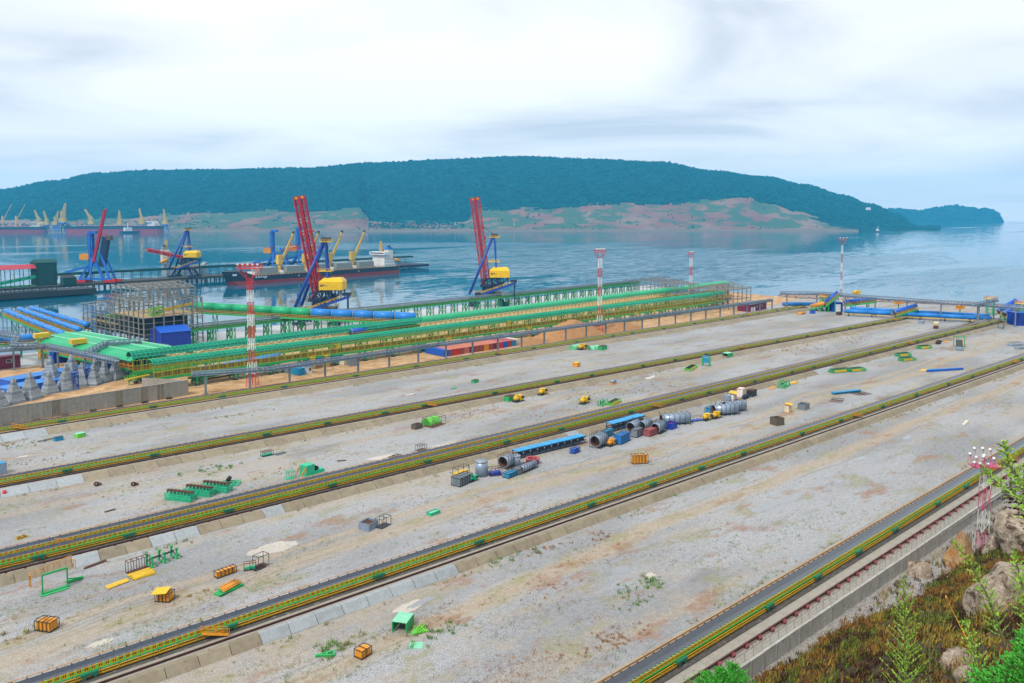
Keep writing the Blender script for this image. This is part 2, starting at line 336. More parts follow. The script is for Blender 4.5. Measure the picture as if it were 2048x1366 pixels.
# belt centre lines surveyed from two points each
LINES = dict(
    c1=(G(164, 828, 2.0), G(1300, 656, 2.0)), c2=(G(205, 918, 2.3), G(1600, 669, 2.3)), c3=(G(400, 1018, 2.6), G(1900, 660, 2.6)),
    c4=(G(164, 1327, 2.6), G(2048, 709, 2.6)), c5=(G(1263, 1366, 2.2), G(1800, 1043, 2.2)))
TRACKS = [(G(1250, 1085).y, 3.2, 0.85), (G(300, 1190).y, 1.8, 0.75), (G(1250, 925).y, 4.0, 0.75), (G(1500, 715).y, 4.0, 0.5), (G(900, 800).y - 12, 4.0, 0.45), (G(700, 850).y, 3.5, 0.5), (G(1400, 680).y, 3.0, 0.4)]
Q0, Q1 = G(400, 651, 8.0), G(1258, 563, 8.0)            # quay gallery line
QP, QR, QL = frame(Q0, Q1)
def quay(x, y, z=0.0):
    c, s = math.cos(QR), math.sin(QR); return Vector((QP.x + c * x - s * y, QP.y + s * x + c * y, z))
V1 = LINES['c1'][0].y + 8.0
SANDL = G(0, 845).y + 0.5
def build_land():
    gm, sm = ground_material(), ground_material(True)
    c5 = LINES['c5'][0].y
    ye = c5 - 4.7
    # gravel yard as one sheet
    sa, sb = G(2048, 617), G(2600, 665); sx = sa.lerp(sb, (sa.y - ye) / (sa.y - sb.y))
    pts = [Vector((-250, ye, 0)), sx, G(2048, 617), G(1800, 606), G(1600, 597)]
    up = [Vector((LINES['c1'][1].x + 60, LINES['c1'][1].y + 7, 0)), Vector((-250, V1, 0))]
    poly = pts + up
    mb = MB(); mb.add([(p.x, p.y, 0) for p in poly], [tuple(range(len(poly)))]); mb.build("ground", gm, kind="structure")
    # sandy strip between yard and quay
    p2 = [Vector((-250, V1 + 0.02, 0)), up[0] + Vector((0, 0.02, 0)), G(1600, 597) + Vector((0.02, 0.02, 0)), quay(QL + 60, -6), quay(-420, -6)]
    mb = MB(); mb.add([(p.x, p.y, -0.004) for p in p2], [tuple(range(len(p2)))]); mb.build("sand_ground", sm, kind="structure")
    # quay deck and its wall
    a, b_, c, d = quay(-420, -6), quay(QL + 60, -6), quay(QL + 60, 27), quay(-420, 27)
    def deck(name, pts, z1, z0, m):
        mb = MB(); n = len(pts)
        mb.add([(p.x, p.y, z1) for p in pts] + [(p.x, p.y, z0) for p in pts], [tuple(range(n))] + [(i, n + i, n + (i + 1) % n, (i + 1) % n) for i in range(n)])
        return mb.build(name, m, kind="structure")
    deck("quay_deck", [a, b_, c, d], 0.12, -9, mat("wet pale concrete", (0.46, 0.46, 0.47), 0.35, var=0.2, scale=0.25))
    # shore edge on the open side
    top = [quay(QL + 60, -6), G(1600, 597), G(1800, 606), G(2048, 617), sx + (sx - sa) * .3]; vs = []
    for k, p in enumerate(top):
        q = top[min(k + 1, 4)] - top[max(k - 1, 0)]; nrm = Vector((-q.y, q.x, 0)).normalized()
        if nrm.dot(RF(0, 1)) < 0: nrm = -nrm
        vs += [(p.x, p.y, -0.01), (p.x + nrm.x * 9, p.y + nrm.y * 9, SEA - 2)]
    mb = MB(); mb.add(vs, [(2 * k, 2 * k + 1, 2 * k + 3, 2 * k + 2) for k in range(4)]); mb.build("shore_bank", sm, kind="structure")
build_land()

# ---- far side of the bay
def skyline(x, tab):
    for (a, ya), (b, yb) in zip(tab, tab[1:]):
        if a <= x <= b:
            t = (x - a) / (b - a); t = t * t * (3 - 2 * t); return ya + (yb - ya) * t
    return tab[0][1] if x < tab[0][0] else tab[-1][1]
RIDGE = [(-900, 420), (-300, 400), (0, 380), (110, 362), (200, 347), (300, 341), (430, 340), (600, 337), (760, 326), (900, 319), (1040, 314), (1180, 319), (1320, 325), (1420, 342), (1520, 354), (1610, 370), (1680, 390), (1740, 408), (1790, 428), (1830, 452), (1870, 462)]
EDGE = [(-900, 424), (0, 440), (250, 438), (330, 430), (430, 424), (500, 421), (725, 421), (735, 444), (930, 444), (965, 420), (1060, 416), (1150, 412), (1350, 406), (1480, 393), (1540, 405), (1600, 424), (1690, 446), (1760, 455), (1900, 461)]
FS, FR = 2960.0, 4300.0
def hill_z(px, t):
    "height along a strip of hillside: t=0 the shore, 1 the ridge"
    zr = H + (HZ - skyline(px, RIDGE)) / F * FR
    ze = H + (HZ - skyline(px, EDGE)) / F * (FS + 0.22 * (FR - FS))
    zr = max(zr, SEA + 1); ze = min(ze, zr)
    if t < 0: return SEA - 30 * -t * 4
    if t < 0.04: return SEA + (t / 0.04) * 10
    if t < 0.22: k = (t - 0.04) / 0.18; return SEA + 10 + (ze - SEA - 10) * k ** 1.15
    if t <= 1: k = (t - 0.22) / 0.78; return ze + (zr - ze) * (0.55 * k + 0.45 * math.sin(k * math.pi / 2))
    return zr - (t - 1) * 260
def build_hill():
    m, nt, b = _nodes("forested hillside"); N = nt.nodes.new; L = nt.links.new
    g = N("ShaderNodeNewGeometry").outputs["Position"]
    at = N("ShaderNodeAttribute"); at.attribute_name = "woods"
    sep = N("ShaderNodeSeparateXYZ"); L(g, sep.inputs[0])
    n1 = nnode(nt, g, 0.02, 6, 0.65); n2 = nnode(nt, g, 0.004, 5, 0.6); n3 = nnode(nt, g, 0.10, 5, 0.7)
    forest = mixc(nt, rng(nt, n1, 0.3, 0.7), (0.001, 0.036, 0.042), (0.005, 0.085, 0.085))  # leaf colour tinted blue: part of the distance haze is painted in
    soil = mixc(nt, rng(nt, n2, 0.40, 0.60), (0.22, 0.10, 0.08), (0.28, 0.19, 0.15))
    # benches cut along the slope
    ter = N("ShaderNodeTexWave"); ter.wave_type = 'BANDS'; ter.bands_direction = 'Z'; ter.inputs["Scale"].default_value = 0.055; ter.inputs["Distortion"].default_value = 3.5; ter.inputs["Detail"].default_value = 3; ter.inputs["Detail Scale"].default_value = 0.05; L(g, ter.inputs["Vector"])
    soil = mixc(nt, rng(nt, ter.outputs["Fac"], 0.62, 0.85, 0, 0.55), soil, (0.28, 0.20, 0.16))
    soil = mixc(nt, rng(nt, n3, 0.62, 0.75, 0, 0.5), soil, (0.16, 0.10, 0.09))
    gm = rng(nt, vnode(nt, 'MULTIPLY_ADD', n1, 0.5, nnode(nt, g, 0.0075, 5, 0.6, (1, 1, 3.5), loc=(5, 3, 1))), 0.69, 0.79, 0, 0.9)
    soil = mixc(nt, gm, soil, (0.06, 0.14, 0.085))
    low = rng(nt, vnode(nt, 'MULTIPLY_ADD', n1, 26.0, sep.outputs[2]), 10.0, 22.0, 0.0, 1.0)
    soil = mixc(nt, low, (0.20, 0.165, 0.13), soil)
    col = mixc(nt, rng(nt, at.outputs["Fac"], 0.4, 0.6), soil, forest)
    L(col, b.inputs["Base Color"]); b.inputs["Roughness"].default_value = 1.0; b.inputs["Specular IOR Level"].default_value = 0.05
    bp = N("ShaderNodeBump"); bp.inputs["Strength"].default_value = 1.0; bp.inputs["Distance"].default_value = 8.0; L(n3, bp.inputs["Height"]); L(bp.outputs[0], b.inputs["Normal"])
    nx, ts = 260, [-0.06, 0, 0.02, 0.04] + [0.06 + 0.02 * i for i in range(9)] + [0.245 + 0.755 * (i / 30) for i in range(31)] + [1.1, 1.4, 1.9]
    ny = len(ts); vs = []; wood = []
    for i in range(nx + 1):
        pxx = -700 + (1880 + 700) * i / nx
        for t in ts:
            f = FS + (FR - FS) * t; tap = 0.0
            if pxx > 1690: tap = (pxx - 1690) / 190.0; f = f + tap * 260 * (1 - t)     # the coast bends away at the point
            r = (pxx - CX) / F * (FR if t > 0.7 else f + (FR - f) * max(0, t) * 0.6)
            r = (pxx - CX) / F * f
            z = hill_z(pxx, t)
            if 0.05 < t < 0.98: z += fbm(r * 0.004, f * 0.004, 2, 4) * 13 * min(1, (t - 0.05) * 5) * min(1, (1 - t) * 6)
            p = RF(r, f, z); vs.append(p)
            e = 0.22 + 0.02 * fbm(r * 0.01, 3.3, 0)
            wood.append(1.0 if t > e or pxx > 1600 + 120 * (1 - max(0, t) / 0.22) + 30 * fbm(t * 30, pxx * .03, 1) or pxx < -60 else 0.0)
    fs = [(i * ny + j, i * ny + j + 1, (i + 1) * ny + j + 1, (i + 1) * ny + j) for i in range(nx) for j in range(ny - 1)]
    fs = [q[::-1] for q in fs]
    mb = MB(); mb.add(vs, fs); me = mb.mesh("hill", m, True)
    a = me.attributes.new("woods", 'FLOAT', 'POINT'); a.data.foreach_set("value", wood)
    put("hill", me, kind="structure")
    # tree crowns over the slope: a far wood that reads as one mass
    bm = bmesh.new(); bmesh.ops.create_icosphere(bm, subdivisions=1, radius=1.0); bv = [v.co.copy() for v in bm.verts]; bf = [tuple(v.index for v in f_.verts) for f_ in bm.faces]; bm.free()
    mb = MB(); R = random.Random(3)
    for _ in range(17000):
        pxx = R.uniform(-120, 1850); t = 0.215 + 0.80 * R.random() ** 1.5
        if skyline(pxx, RIDGE) > 452: continue
        f = FS + (FR - FS) * t
        if pxx > 1690: f += (pxx - 1690) / 190.0 * 260 * (1 - t)
        r = (pxx - CX) / F * f; z = hill_z(pxx, t)
        if 0.05 < t < 0.98: z += fbm(r * 0.004, f * 0.004, 2, 4) * 13 * min(1, (t - 0.05) * 5) * min(1, (1 - t) * 6)
        if t < 0.24 and fbm(r * 0.01, 9, 1) < -0.2: continue
        s = R.uniform(4.0, 7.5); c = RF(r, f, z + s * 0.15)
        sx, sy, sz = s * R.uniform(.8, 1.3), s * R.uniform(.8, 1.3), s * R.uniform(0.7, 1.15)
        mb.add([(c.x + v.x * sx, c.y + v.y * sy, c.z + v.z * sz + R.uniform(-1, 1)) for v in bv], bf)
    # scrub on the benches
    for _ in range(1500):
        pxx = R.choice([R.uniform(735, 960), R.uniform(330, 1700), R.uniform(0, 420)]); t = R.uniform(0.03, 0.21); f = FS + (FR - FS) * t; r = (pxx - CX) / F * f
        if fbm(r * 0.006, f * 0.02, 5) < 0.05 and not 735 < pxx < 930: continue
        s = R.uniform(1.6, 4); c = RF(r, f, hill_z(pxx, t) + s * 0.3)
        mb.add([(c.x + v.x * s * 1.3, c.y + v.y * s, c.z + v.z * s * .8) for v in bv], bf)
    fm, nt, b = _nodes("far foliage"); g = nt.nodes.new("ShaderNodeNewGeometry").outputs["Position"]
    nt.links.new(mixc(nt, rng(nt, nnode(nt, g, 0.03, 5, 0.7), 0.3, 0.7), (0.001, 0.038, 0.044), (0.006, 0.105, 0.095)), b.inputs["Base Color"]); b.inputs["Roughness"].default_value = 1; b.inputs["Specular IOR Level"].default_value = 0.05  # crowns share the blue haze tint put into the leaf colour
    o = mb.build("forest", fm, kind="stuff"); o["label"] = "dense blue green woods covering the long hill across the bay"
    # headland farther out
    R2 = [(1700, 424), (1780, 418), (1840, 421), (1870, 416), (1905, 411), (1945, 417), (1975, 418), (1992, 425), (2006, 444)]
    vs = []; n = 90; d0, d1 = 5900.0, 6700.0; k = 9
    for i in range(n + 1):
        pxx = 1700 + 306 * i / n; yy = skyline(pxx, R2)
        zr = H + (HZ - yy) / F * d1 + 8 * fbm(pxx * 0.1, 1, 1)
        for j in range(k + 1):
            t = j / k; f = d0 + (d1 - d0) * t; z = SEA - 2 + (zr - SEA) * (1 - (1 - t) ** 2.6) + (5 * fbm(pxx * .08, t * 6, 4) if 0 < t < 1 else 0)
            vs.append(RF((pxx - CX) / F * f, f, z if i < n else SEA - 2))
        vs.append(RF((pxx - CX) / F * (d1 + 900), d1 + 900, SEA - 3))
    k += 1
    fs = [(i * (k + 1) + j, (i + 1) * (k + 1) + j, (i + 1) * (k + 1) + j + 1, i * (k + 1) + j + 1) for i in range(n) for j in range(k)]
    mb = MB(); mb.add(vs, fs); me = mb.mesh("headland", m, True); a = me.attributes.new("woods", 'FLOAT', 'POINT'); a.data.foreach_set("value", [1.0] * len(vs))
    put("headland", me, kind="structure")
    mb = MB()
    for _ in range(700):
        i = R.randrange(n); j = R.randrange(1, k); p = Vector(vs[i * (k + 1) + j]); s = R.uniform(8, 15)
        if p.z < 8: continue
        mb.add([(p.x + v.x * s + R.uniform(-1, 1), p.y + v.y * s, p.z + v.z * s * .9) for v in bv], bf)
    o = mb.build("headland_woods", fm, kind="stuff"); o["label"] = "woods on the distant rocky headland at the bay mouth"
build_hill()
# ------------------------------------------------------------------ belt conveyors on their embankments
PITCH = 0.77
P["palec"] = mat("stained pale concrete", (0.44, 0.43, 0.40), 0.9, var=0.25, scale=0.8, rust=0.35, rustcol=(0.13, 0.11, 0.08))
P["tealbox"] = mat("dark teal box paint", (0.01, 0.17, 0.10), 0.5)
P["coal"] = mat("coal dust with painted shade", (0.075, 0.068, 0.06), 0.95, var=0.6, scale=0.6, rust=0.5, rustcol=(0.22, 0.20, 0.17))  # dust tone that also carries the shade under the belts
def guard_mesh():
    mb = MB(); w = PITCH - 0.30
    mb.k = 0
    for x in (0.0, w / 2, w): mb.bar((x, 0, 0), (x, 0, 0.46), 0.06)
    for z in (0.02, 0.44): mb.bar((0, 0, z), (w, 0, z), 0.075)
    mb.k = 1; mb.bb(0.03, w - 0.03, 0.03, 0.05, 0.03, 0.44)
    return mb
def post_mesh():
    mb = MB(); mb.bb(-0.11, 0.11, -0.05, 0.10, -0.22, 0.50); mb.bb(-0.05, 0.07, 0.10, 0.42, 0.26, 0.36); return mb
def skirt_mesh(w=2.2):
    mb = MB()
    for x in (0.0, w): mb.bar((x, 0, 0), (x, 0, 0.34), 0.06)
    for z in (0.0, 0.32): mb.bar((0, 0, z), (w, 0, z), 0.08)
    mb.k = 1; mb.bb(0.03, w - 0.03, 0.03, 0.05, 0.03, 0.30)
    return mb
def leg_mesh(h):
    mb = MB()
    for y in (-.8, .8): mb.bar((0, y, 0), (0, y, h), 0.13); mb.box((0, y, 0.06), (0.42, 0.42, 0.12))
    mb.bar((0, -.8, h), (0, .8, h), 0.12); mb.bar((0, -.8, 0.15), (0, .8, h - .1), 0.07)
    return mb
GM, PM, SM, LM = guard_mesh().mesh("guard_panel", ["yellow", "amber"]), post_mesh().mesh("idler_post", "lime"), skirt_mesh().mesh("skirt_panel", ["yellow", "amber"]), leg_mesh(0.75).mesh("leg", "green")
def conveyor(label, p0, rz, x0, x1, zb, near, bw=2.2, guard_y=-1.5, loc_y=0.0, single=True, far_rail=True, legs=True):
    """one straight belt conveyor; near = how many guard panels, counted from x0, are picked out singly. zb: height of its floor"""
    L = x1 - x0; c, s = math.cos(rz), math.sin(rz)
    t = thing("belt_conveyor", label, "conveyor", (p0.x + c * x0 - s * loc_y, p0.y + s * x0 + c * loc_y, zb), rz, "stockyard belt conveyors")
    h = bw / 2; mb = MB()
    prof = [(-h, 1.32), (-h * .72, 1.20), (h * .08, 1.18), (h, 1.44), (h, 1.40), (h * .08, 1.13), (-h * .72, 1.15), (-h, 1.28)]
    mb.prism(prof, 0, L); mb.build("belt", "belt", t)
    for y in (guard_y + 0.12, h + 0.18):
        MB().bb(0, L, y - (0.2 if y < 0 else 0.08), y + 0.08, 0.72, 0.84).build("stringer", "lime2", t)
    if far_rail:
        mb = MB(); mb.rail([(0, h + 0.4, 0.7), (L, h + 0.4, 0.7)], 0.8, 0.06, 1.54); mb.bb(0, L, h + 0.2, h + 0.45, 0.7, 0.74); mb.build("handrail", "orange", t)
        mb = MB(); mb.bb(-.06, .06, h - 0.04, h + 0.14, 0.85, 1.5); mb.tile(int(L / (PITCH * 2)), PITCH * 2); mb.build("return_roller_brackets", "dark", t, kind="stuff")
    MB().bb(0, L, guard_y - .03, guard_y + .03, 1.36, 1.42).build("top_rail", "orange", t)
    n = int(L / PITCH)
    for i in range(min(near, n)):
        put("guard_panel", GM, t, (i * PITCH + 0.16, guard_y, 0.92)); put("idler_post", PM, t, (i * PITCH, guard_y + 0.02, 0.9))
    if n > near:
        mb = MB(); g = guard_mesh(); g.tile(n - near, PITCH)
        mb.v, mb.f, mb.m = g.v, g.f, g.m; mb.build("guard_panels", ["yellow", "amber"], t, loc=(near * PITCH + 0.16, guard_y, 0.92), kind="stuff")
        g = post_mesh(); g.tile(n - near, PITCH); g.build("idler_posts", "lime", t, loc=(near * PITCH, guard_y + 0.02, 0.9), kind="stuff")
    k = int(L / 2.32); kn = min(k, near // 3)
    for i in range(kn): put("skirt_panel", SM, t, (i * 2.32, guard_y - 0.2, 0.28))
    if k > kn: skirt_mesh().tile(k - kn, 2.32).build("skirt_panels", ["yellow", "amber"], t, loc=(kn * 2.32, guard_y - 0.2, 0.28), kind="stuff")
    MB().bb(0, L, guard_y - 0.4, guard_y - 0.16, 0.2, 0.24).build("walkway", "amber", t)
    cm = MB(); cm.bb(0, 1.9, -.32, .02, 0, .34); cm.bb(.2, .5, -.36, -.32, -.35, .34); cm.bb(1.4, 1.7, -.36, -.32, -.35, .34); cme = cm.mesh("drive_box", "tealbox"); cx = rnd.uniform(6, 14)
    while cx < L - 4:
        put("drive_box", cme, t, (cx, guard_y - .22, .55 + rnd.uniform(-.05, .1))); cx += rnd.uniform(13, 27)
    sm_ = MB(); sm_.bar((0, 0, .9), (3.2, -.9, .05), .7, .06); sm_.rail([(0, -.35, .9), (3.2, -1.2, .05)], .9, .05, .7); sm_.rail([(0, .3, .9), (3.2, -.55, .05)], .9, .05, .7); sme = sm_.mesh("step_ramp", "orange"); cx = rnd.uniform(15, 40)
    while cx < L - 10:
        put("step_ramp", sme, t, (cx, guard_y - .4, .1)); cx += rnd.uniform(110, 190)
    if legs:
        for i in range(int(L / 4.64) + 1): put("leg", LM, t, (min(L - .2, i * 4.64 + 0.3), (guard_y + h + .2) / 2, 0.0))
    MB().bb(0, L, guard_y - 1.1, h + .5, 0.004, 0.02).build("coal_dust_shade", "coal", t)  # coal dust and the shade under the conveyor, painted as one dark strip
    # dark underside: the return strand of the belt
    MB().bb(0, L, guard_y + 0.35, h - 0.1, 0.30, 0.36).build("return_belt", "belt", t)
    return t
def steel_rail(label, p0, rz, x0, x1, y, z, tall=0.16, w=0.13, pedestal=0.0, step=3.0):
    c, s = math.cos(rz), math.sin(rz)
    t = thing("machine_rail", label, "rail", (p0.x + c * x0 - s * y, p0.y + s * x0 + c * y, z), rz, "stacker rails in the yard")
    L = x1 - x0
    mb = MB(); mb.bb(0, L, -w, w, pedestal, pedestal + 0.04); mb.bb(0, L, -0.04, 0.04, pedestal + 0.04, pedestal + tall); mb.bb(0, L, -w * .75, w * .75, pedestal + tall, pedestal + tall + 0.09); mb.build("rail", "rail", t)
    if pedestal:
        b = MB(); b.bb(-.24, .24, -.34, .30, 0, pedestal * .7); pm = b.mesh("foot_block", "brown")
        b = MB(); b.bb(-.16, .16, -.24, .24, pedestal * .55, pedestal - .01); b.bb(-.2, -.14, -.34, .26, pedestal * .6, pedestal * 1.7); b.bb(.14, .2, -.34, .26, pedestal * .6, pedestal * 1.7); qm = b.mesh("clamp", "pinks")
        for i in range(int(L / step)):
            put("foot_block", pm, t, (i * step + 1, 0, 0)); put("clamp", qm, t, (i * step + 1, 0, 0))
        b = MB(); b.rail([(0, -0.55, 0.02), (L, -0.55, 0.02)], 0.5, 0.03, step * .5, False); b.build("cable_guard", "pinks", t)
    elif step:
        b = MB(); b.bb(-.15, .15, -.42, .42, -.03, 0.0); pm = b.mesh("sleeper_plate", "brown")
        for i in range(int(L / step)): put("sleeper_plate", pm, t, (i * step, 0, 0))
    return t
def embankment(p0, rz, x0, x1, toe, edge, back, z, plen, new=(), tone="tan"):
    t = bpy.data.objects.new("embankment", None); COL.objects.link(t); t.location = (p0.x, p0.y, 0); t.rotation_euler = (0, 0, rz); t["kind"] = "structure"
    MB().prism([(toe + 0.15, -0.3), (edge + 0.12, z - 0.05), (back, z - 0.05), (back + z, -0.3)], x0, x1).build("fill", "conc", t)
    MB().bb(x0, x1, edge + 0.7, back - 0.3, z - 0.04, z).build("slab", "conc", t)
    w = Vector((0, edge - toe, z)); nrm = Vector((0, -z, edge - toe)).normalized() * 0.10
    a, b = Vector((0, toe, 0.0)), Vector((0, edge, z)); gap = 0.10; lip = Vector((0, 0.75, 0))
    def pm(nm, m):
        mb = MB(); q = [a, b, b + lip, b + lip + Vector((0, 0, -.12)), b + Vector((0, .1, -.12)), a + Vector((0, .12, -.1))]
        mb.prism([(v.y, v.z) for v in q], gap / 2, plen - gap / 2); return mb.mesh(nm, m)
    ma, mn = pm("concrete_panel", tone), pm("concrete_panel", "newc")
    for i in range(int((x1 - x0) / plen)):
        xx = x0 + i * plen; isn = any(u0 <= xx + plen / 2 <= u1 for u0, u1 in new)
        put("concrete_panel", mn if isn else ma, t, (xx, rnd.uniform(-.05, .03), rnd.uniform(-.03, .02) + (0.03 if isn else 0)))
    return t
def lx(line, px, py, z):
    "distance along a line for a surveyed pixel"
    p, rz, _ = frame(*LINES[line]); q = G(px, py, z) - p; return q.x * math.cos(rz) + q.y * math.sin(rz)
def build_yard():
    E_ = {}
    # nearest line, between the two gauge rails
    p, rz, _ = frame(*LINES['c5'])
    x0, x1 = -22.0, lx('c5', 2048, 911, 2.2) + 70
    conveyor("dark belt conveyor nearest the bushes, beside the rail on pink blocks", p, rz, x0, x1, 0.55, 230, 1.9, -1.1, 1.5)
    steel_rail("bare brown rail behind the conveyor nearest the bushes", p, rz, x0, x1, 3.3, 0.62, step=0, tall=0.34, w=0.3)
    steel_rail("brown rail on pink clamped blocks along the near retaining wall", p, rz, x0, x1, -2.9, 0.45, pedestal=0.34, step=3.1, tall=0.22)
    t = bpy.data.objects.new("retaining_embankment", None); COL.objects.link(t); t.location = (p.x, p.y, 0); t.rotation_euler = (0, 0, rz); t["kind"] = "structure"
    MB().bb(x0, x1, -4.8, 4.4, -3.2, 0.42).build("slab", "conc", t)
    mb = MB(); mb.bb(0, 5.9, 4.4, 5.0, -0.3, 0.62); km = mb.mesh("kerb_block", "conc")
    mb = MB(); mb.bb(0.03, 2.97, -5.1, -4.8, -2.4, 0.5); wm = mb.mesh("concrete_panel", "palec")
    mb = MB(); mb.bb(0, 0.16, -5.2, -5.0, -2.4, 0.52); bm_ = mb.mesh("buttress", "conc")
    for i in range(int((x1 - x0) / 6)): put("kerb_block", km, t, (x0 + i * 6, rnd.uniform(-.04, .04), rnd.uniform(-.03, .02)))
    for i in range(int((x1 - x0) / 3)):
        put("concrete_panel", wm, t, (x0 + i * 3, rnd.uniform(-.03, .03), 0)); put("buttress", bm_, t, (x0 + i * 3 - .08, 0, 0))
    mb = MB(); mb.rail([(x0, -4.6, 0.5), (x1, -4.6, 0.5)], 1.1, 0.035, 2.0); mb.build("wire_fence", "zinc", t)
    # line 4
    p, rz, _ = frame(*LINES['c4'])
    x0, x1 = -24.0, lx('c4', 2048, 709, 2.6) + 60
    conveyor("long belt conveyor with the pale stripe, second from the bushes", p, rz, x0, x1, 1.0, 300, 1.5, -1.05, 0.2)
    n0, n1 = lx('c4', 505, 1290, 0.5), lx('c4', 930, 1140, 0.5)
    embankment(p, rz, x0, x1, -5.5, -4.4, 3.0, 1.0, 4.0, [(n0, n1)])
    steel_rail("single brown rail in front of the second conveyor from the bushes", p, rz, x0, x1, -3.1, 1.0, step=0)
    # line 3: two belts side by side
    p, rz, _ = frame(*LINES['c3'])
    x0, x1 = -62.0, lx('c3', 2005, 636, 2.6)
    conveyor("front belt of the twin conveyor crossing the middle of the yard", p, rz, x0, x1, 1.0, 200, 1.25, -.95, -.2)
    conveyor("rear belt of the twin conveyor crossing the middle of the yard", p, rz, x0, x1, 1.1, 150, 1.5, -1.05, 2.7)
    new = [(lx('c3', a, 1030, 0.5), lx('c3', b, 1030, 0.5)) for a, b in ((70, 104),)] + [(lx('c3', 315, 1080, .5), lx('c3', 418, 1055, .5)), (lx('c3', 540, 1020, .5), lx('c3', 560, 1015, .5)), (lx('c3', 1130, 875, .5), lx('c3', 1150, 870, .5)), (lx('c3', 1620, 745, .5), lx('c3', 1660, 735, .5))]
    embankment(p, rz, x0, x1, -5.6, -4.0, 6.0, 1.0, 4.0, new)
    steel_rail("brown rail on sleepers in front of the twin conveyor", p, rz, x0, x1, -2.9, 1.0, step=2.6)
    # line 2
    p, rz, _ = frame(*LINES['c2'])
    x0, x1 = -45.0, lx('c2', 1795, 632, 2.3)
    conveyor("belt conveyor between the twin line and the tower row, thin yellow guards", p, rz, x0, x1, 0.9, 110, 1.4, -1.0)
    embankment(p, rz, x0, x1, -7.0, -4.2, 3.0, 0.9, 5.0, [(-60, lx('c2', 165, 955, .5))])
    steel_rail("brown rail in front of the second farthest conveyor", p, rz, x0, x1, -2.7, 0.9, step=2.6)
    # line 1
    p, rz, _ = frame(*LINES['c1'])
    x0, x1 = -55.0, lx('c1', 1625, 612, 2.0)
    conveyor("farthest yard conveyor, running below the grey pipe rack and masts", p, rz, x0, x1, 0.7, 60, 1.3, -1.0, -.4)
    embankment(p, rz, x0, x1, -9.5, -5.4, 3.0, 0.9, 5.0, [(-60, lx('c1', 95, 875, .5))])
    steel_rail("brown rail in front of the farthest yard conveyor", p, rz, x0, x1, -3.6, 0.9, step=2.6)
build_yard()
# ------------------------------------------------------------------ conveyor galleries between the yard and the quay
def gal_side(w, h, rows=2):
    mb = MB()
    for x in (0.05, w - 0.05): mb.bar((x, 0, 0), (x, 0, h), 0.12)
    for i in range(rows + 1): mb.bar((0, 0, h * i / rows), (w, 0, h * i / rows), 0.16)
    for i in range(3): mb.bar((w * (i + .5) / 3, 0, 0), (w * (i + .5) / 3, 0, h), 0.09)
    mb.k = 1; mb.bb(0.1, w - 0.1, 0.08, 0.12, 0.05, h * 0.42)
    return mb
P["tealsheet"] = mat("teal cover sheet", (0.015, 0.27, 0.20), 0.5, var=0.6, scale=1.6)
def trestle(w, h, deep=0.0):
    mb = MB()
    for y in (-w / 2, w / 2):
        mb.bar((0, y * 1.15, 0), (0, y, h), 0.42)
        if deep: mb.bar((deep, y * 1.15, 0), (deep, y, h), 0.36); mb.bar((0, y * 1.1, 0.3), (deep, y, h - .3), 0.2); mb.bar((deep, y * 1.1, 0.3), (0, y, h - .3), 0.2)
    mb.bar((0, -w / 2, h - .2), (0, w / 2, h - .2), 0.4); mb.bar((0, -w * .55, 0.3), (0, w / 2, h - .3), 0.22); mb.bar((0, w * .55, 0.3), (0, -w / 2, h - .3), 0.22)
    return mb
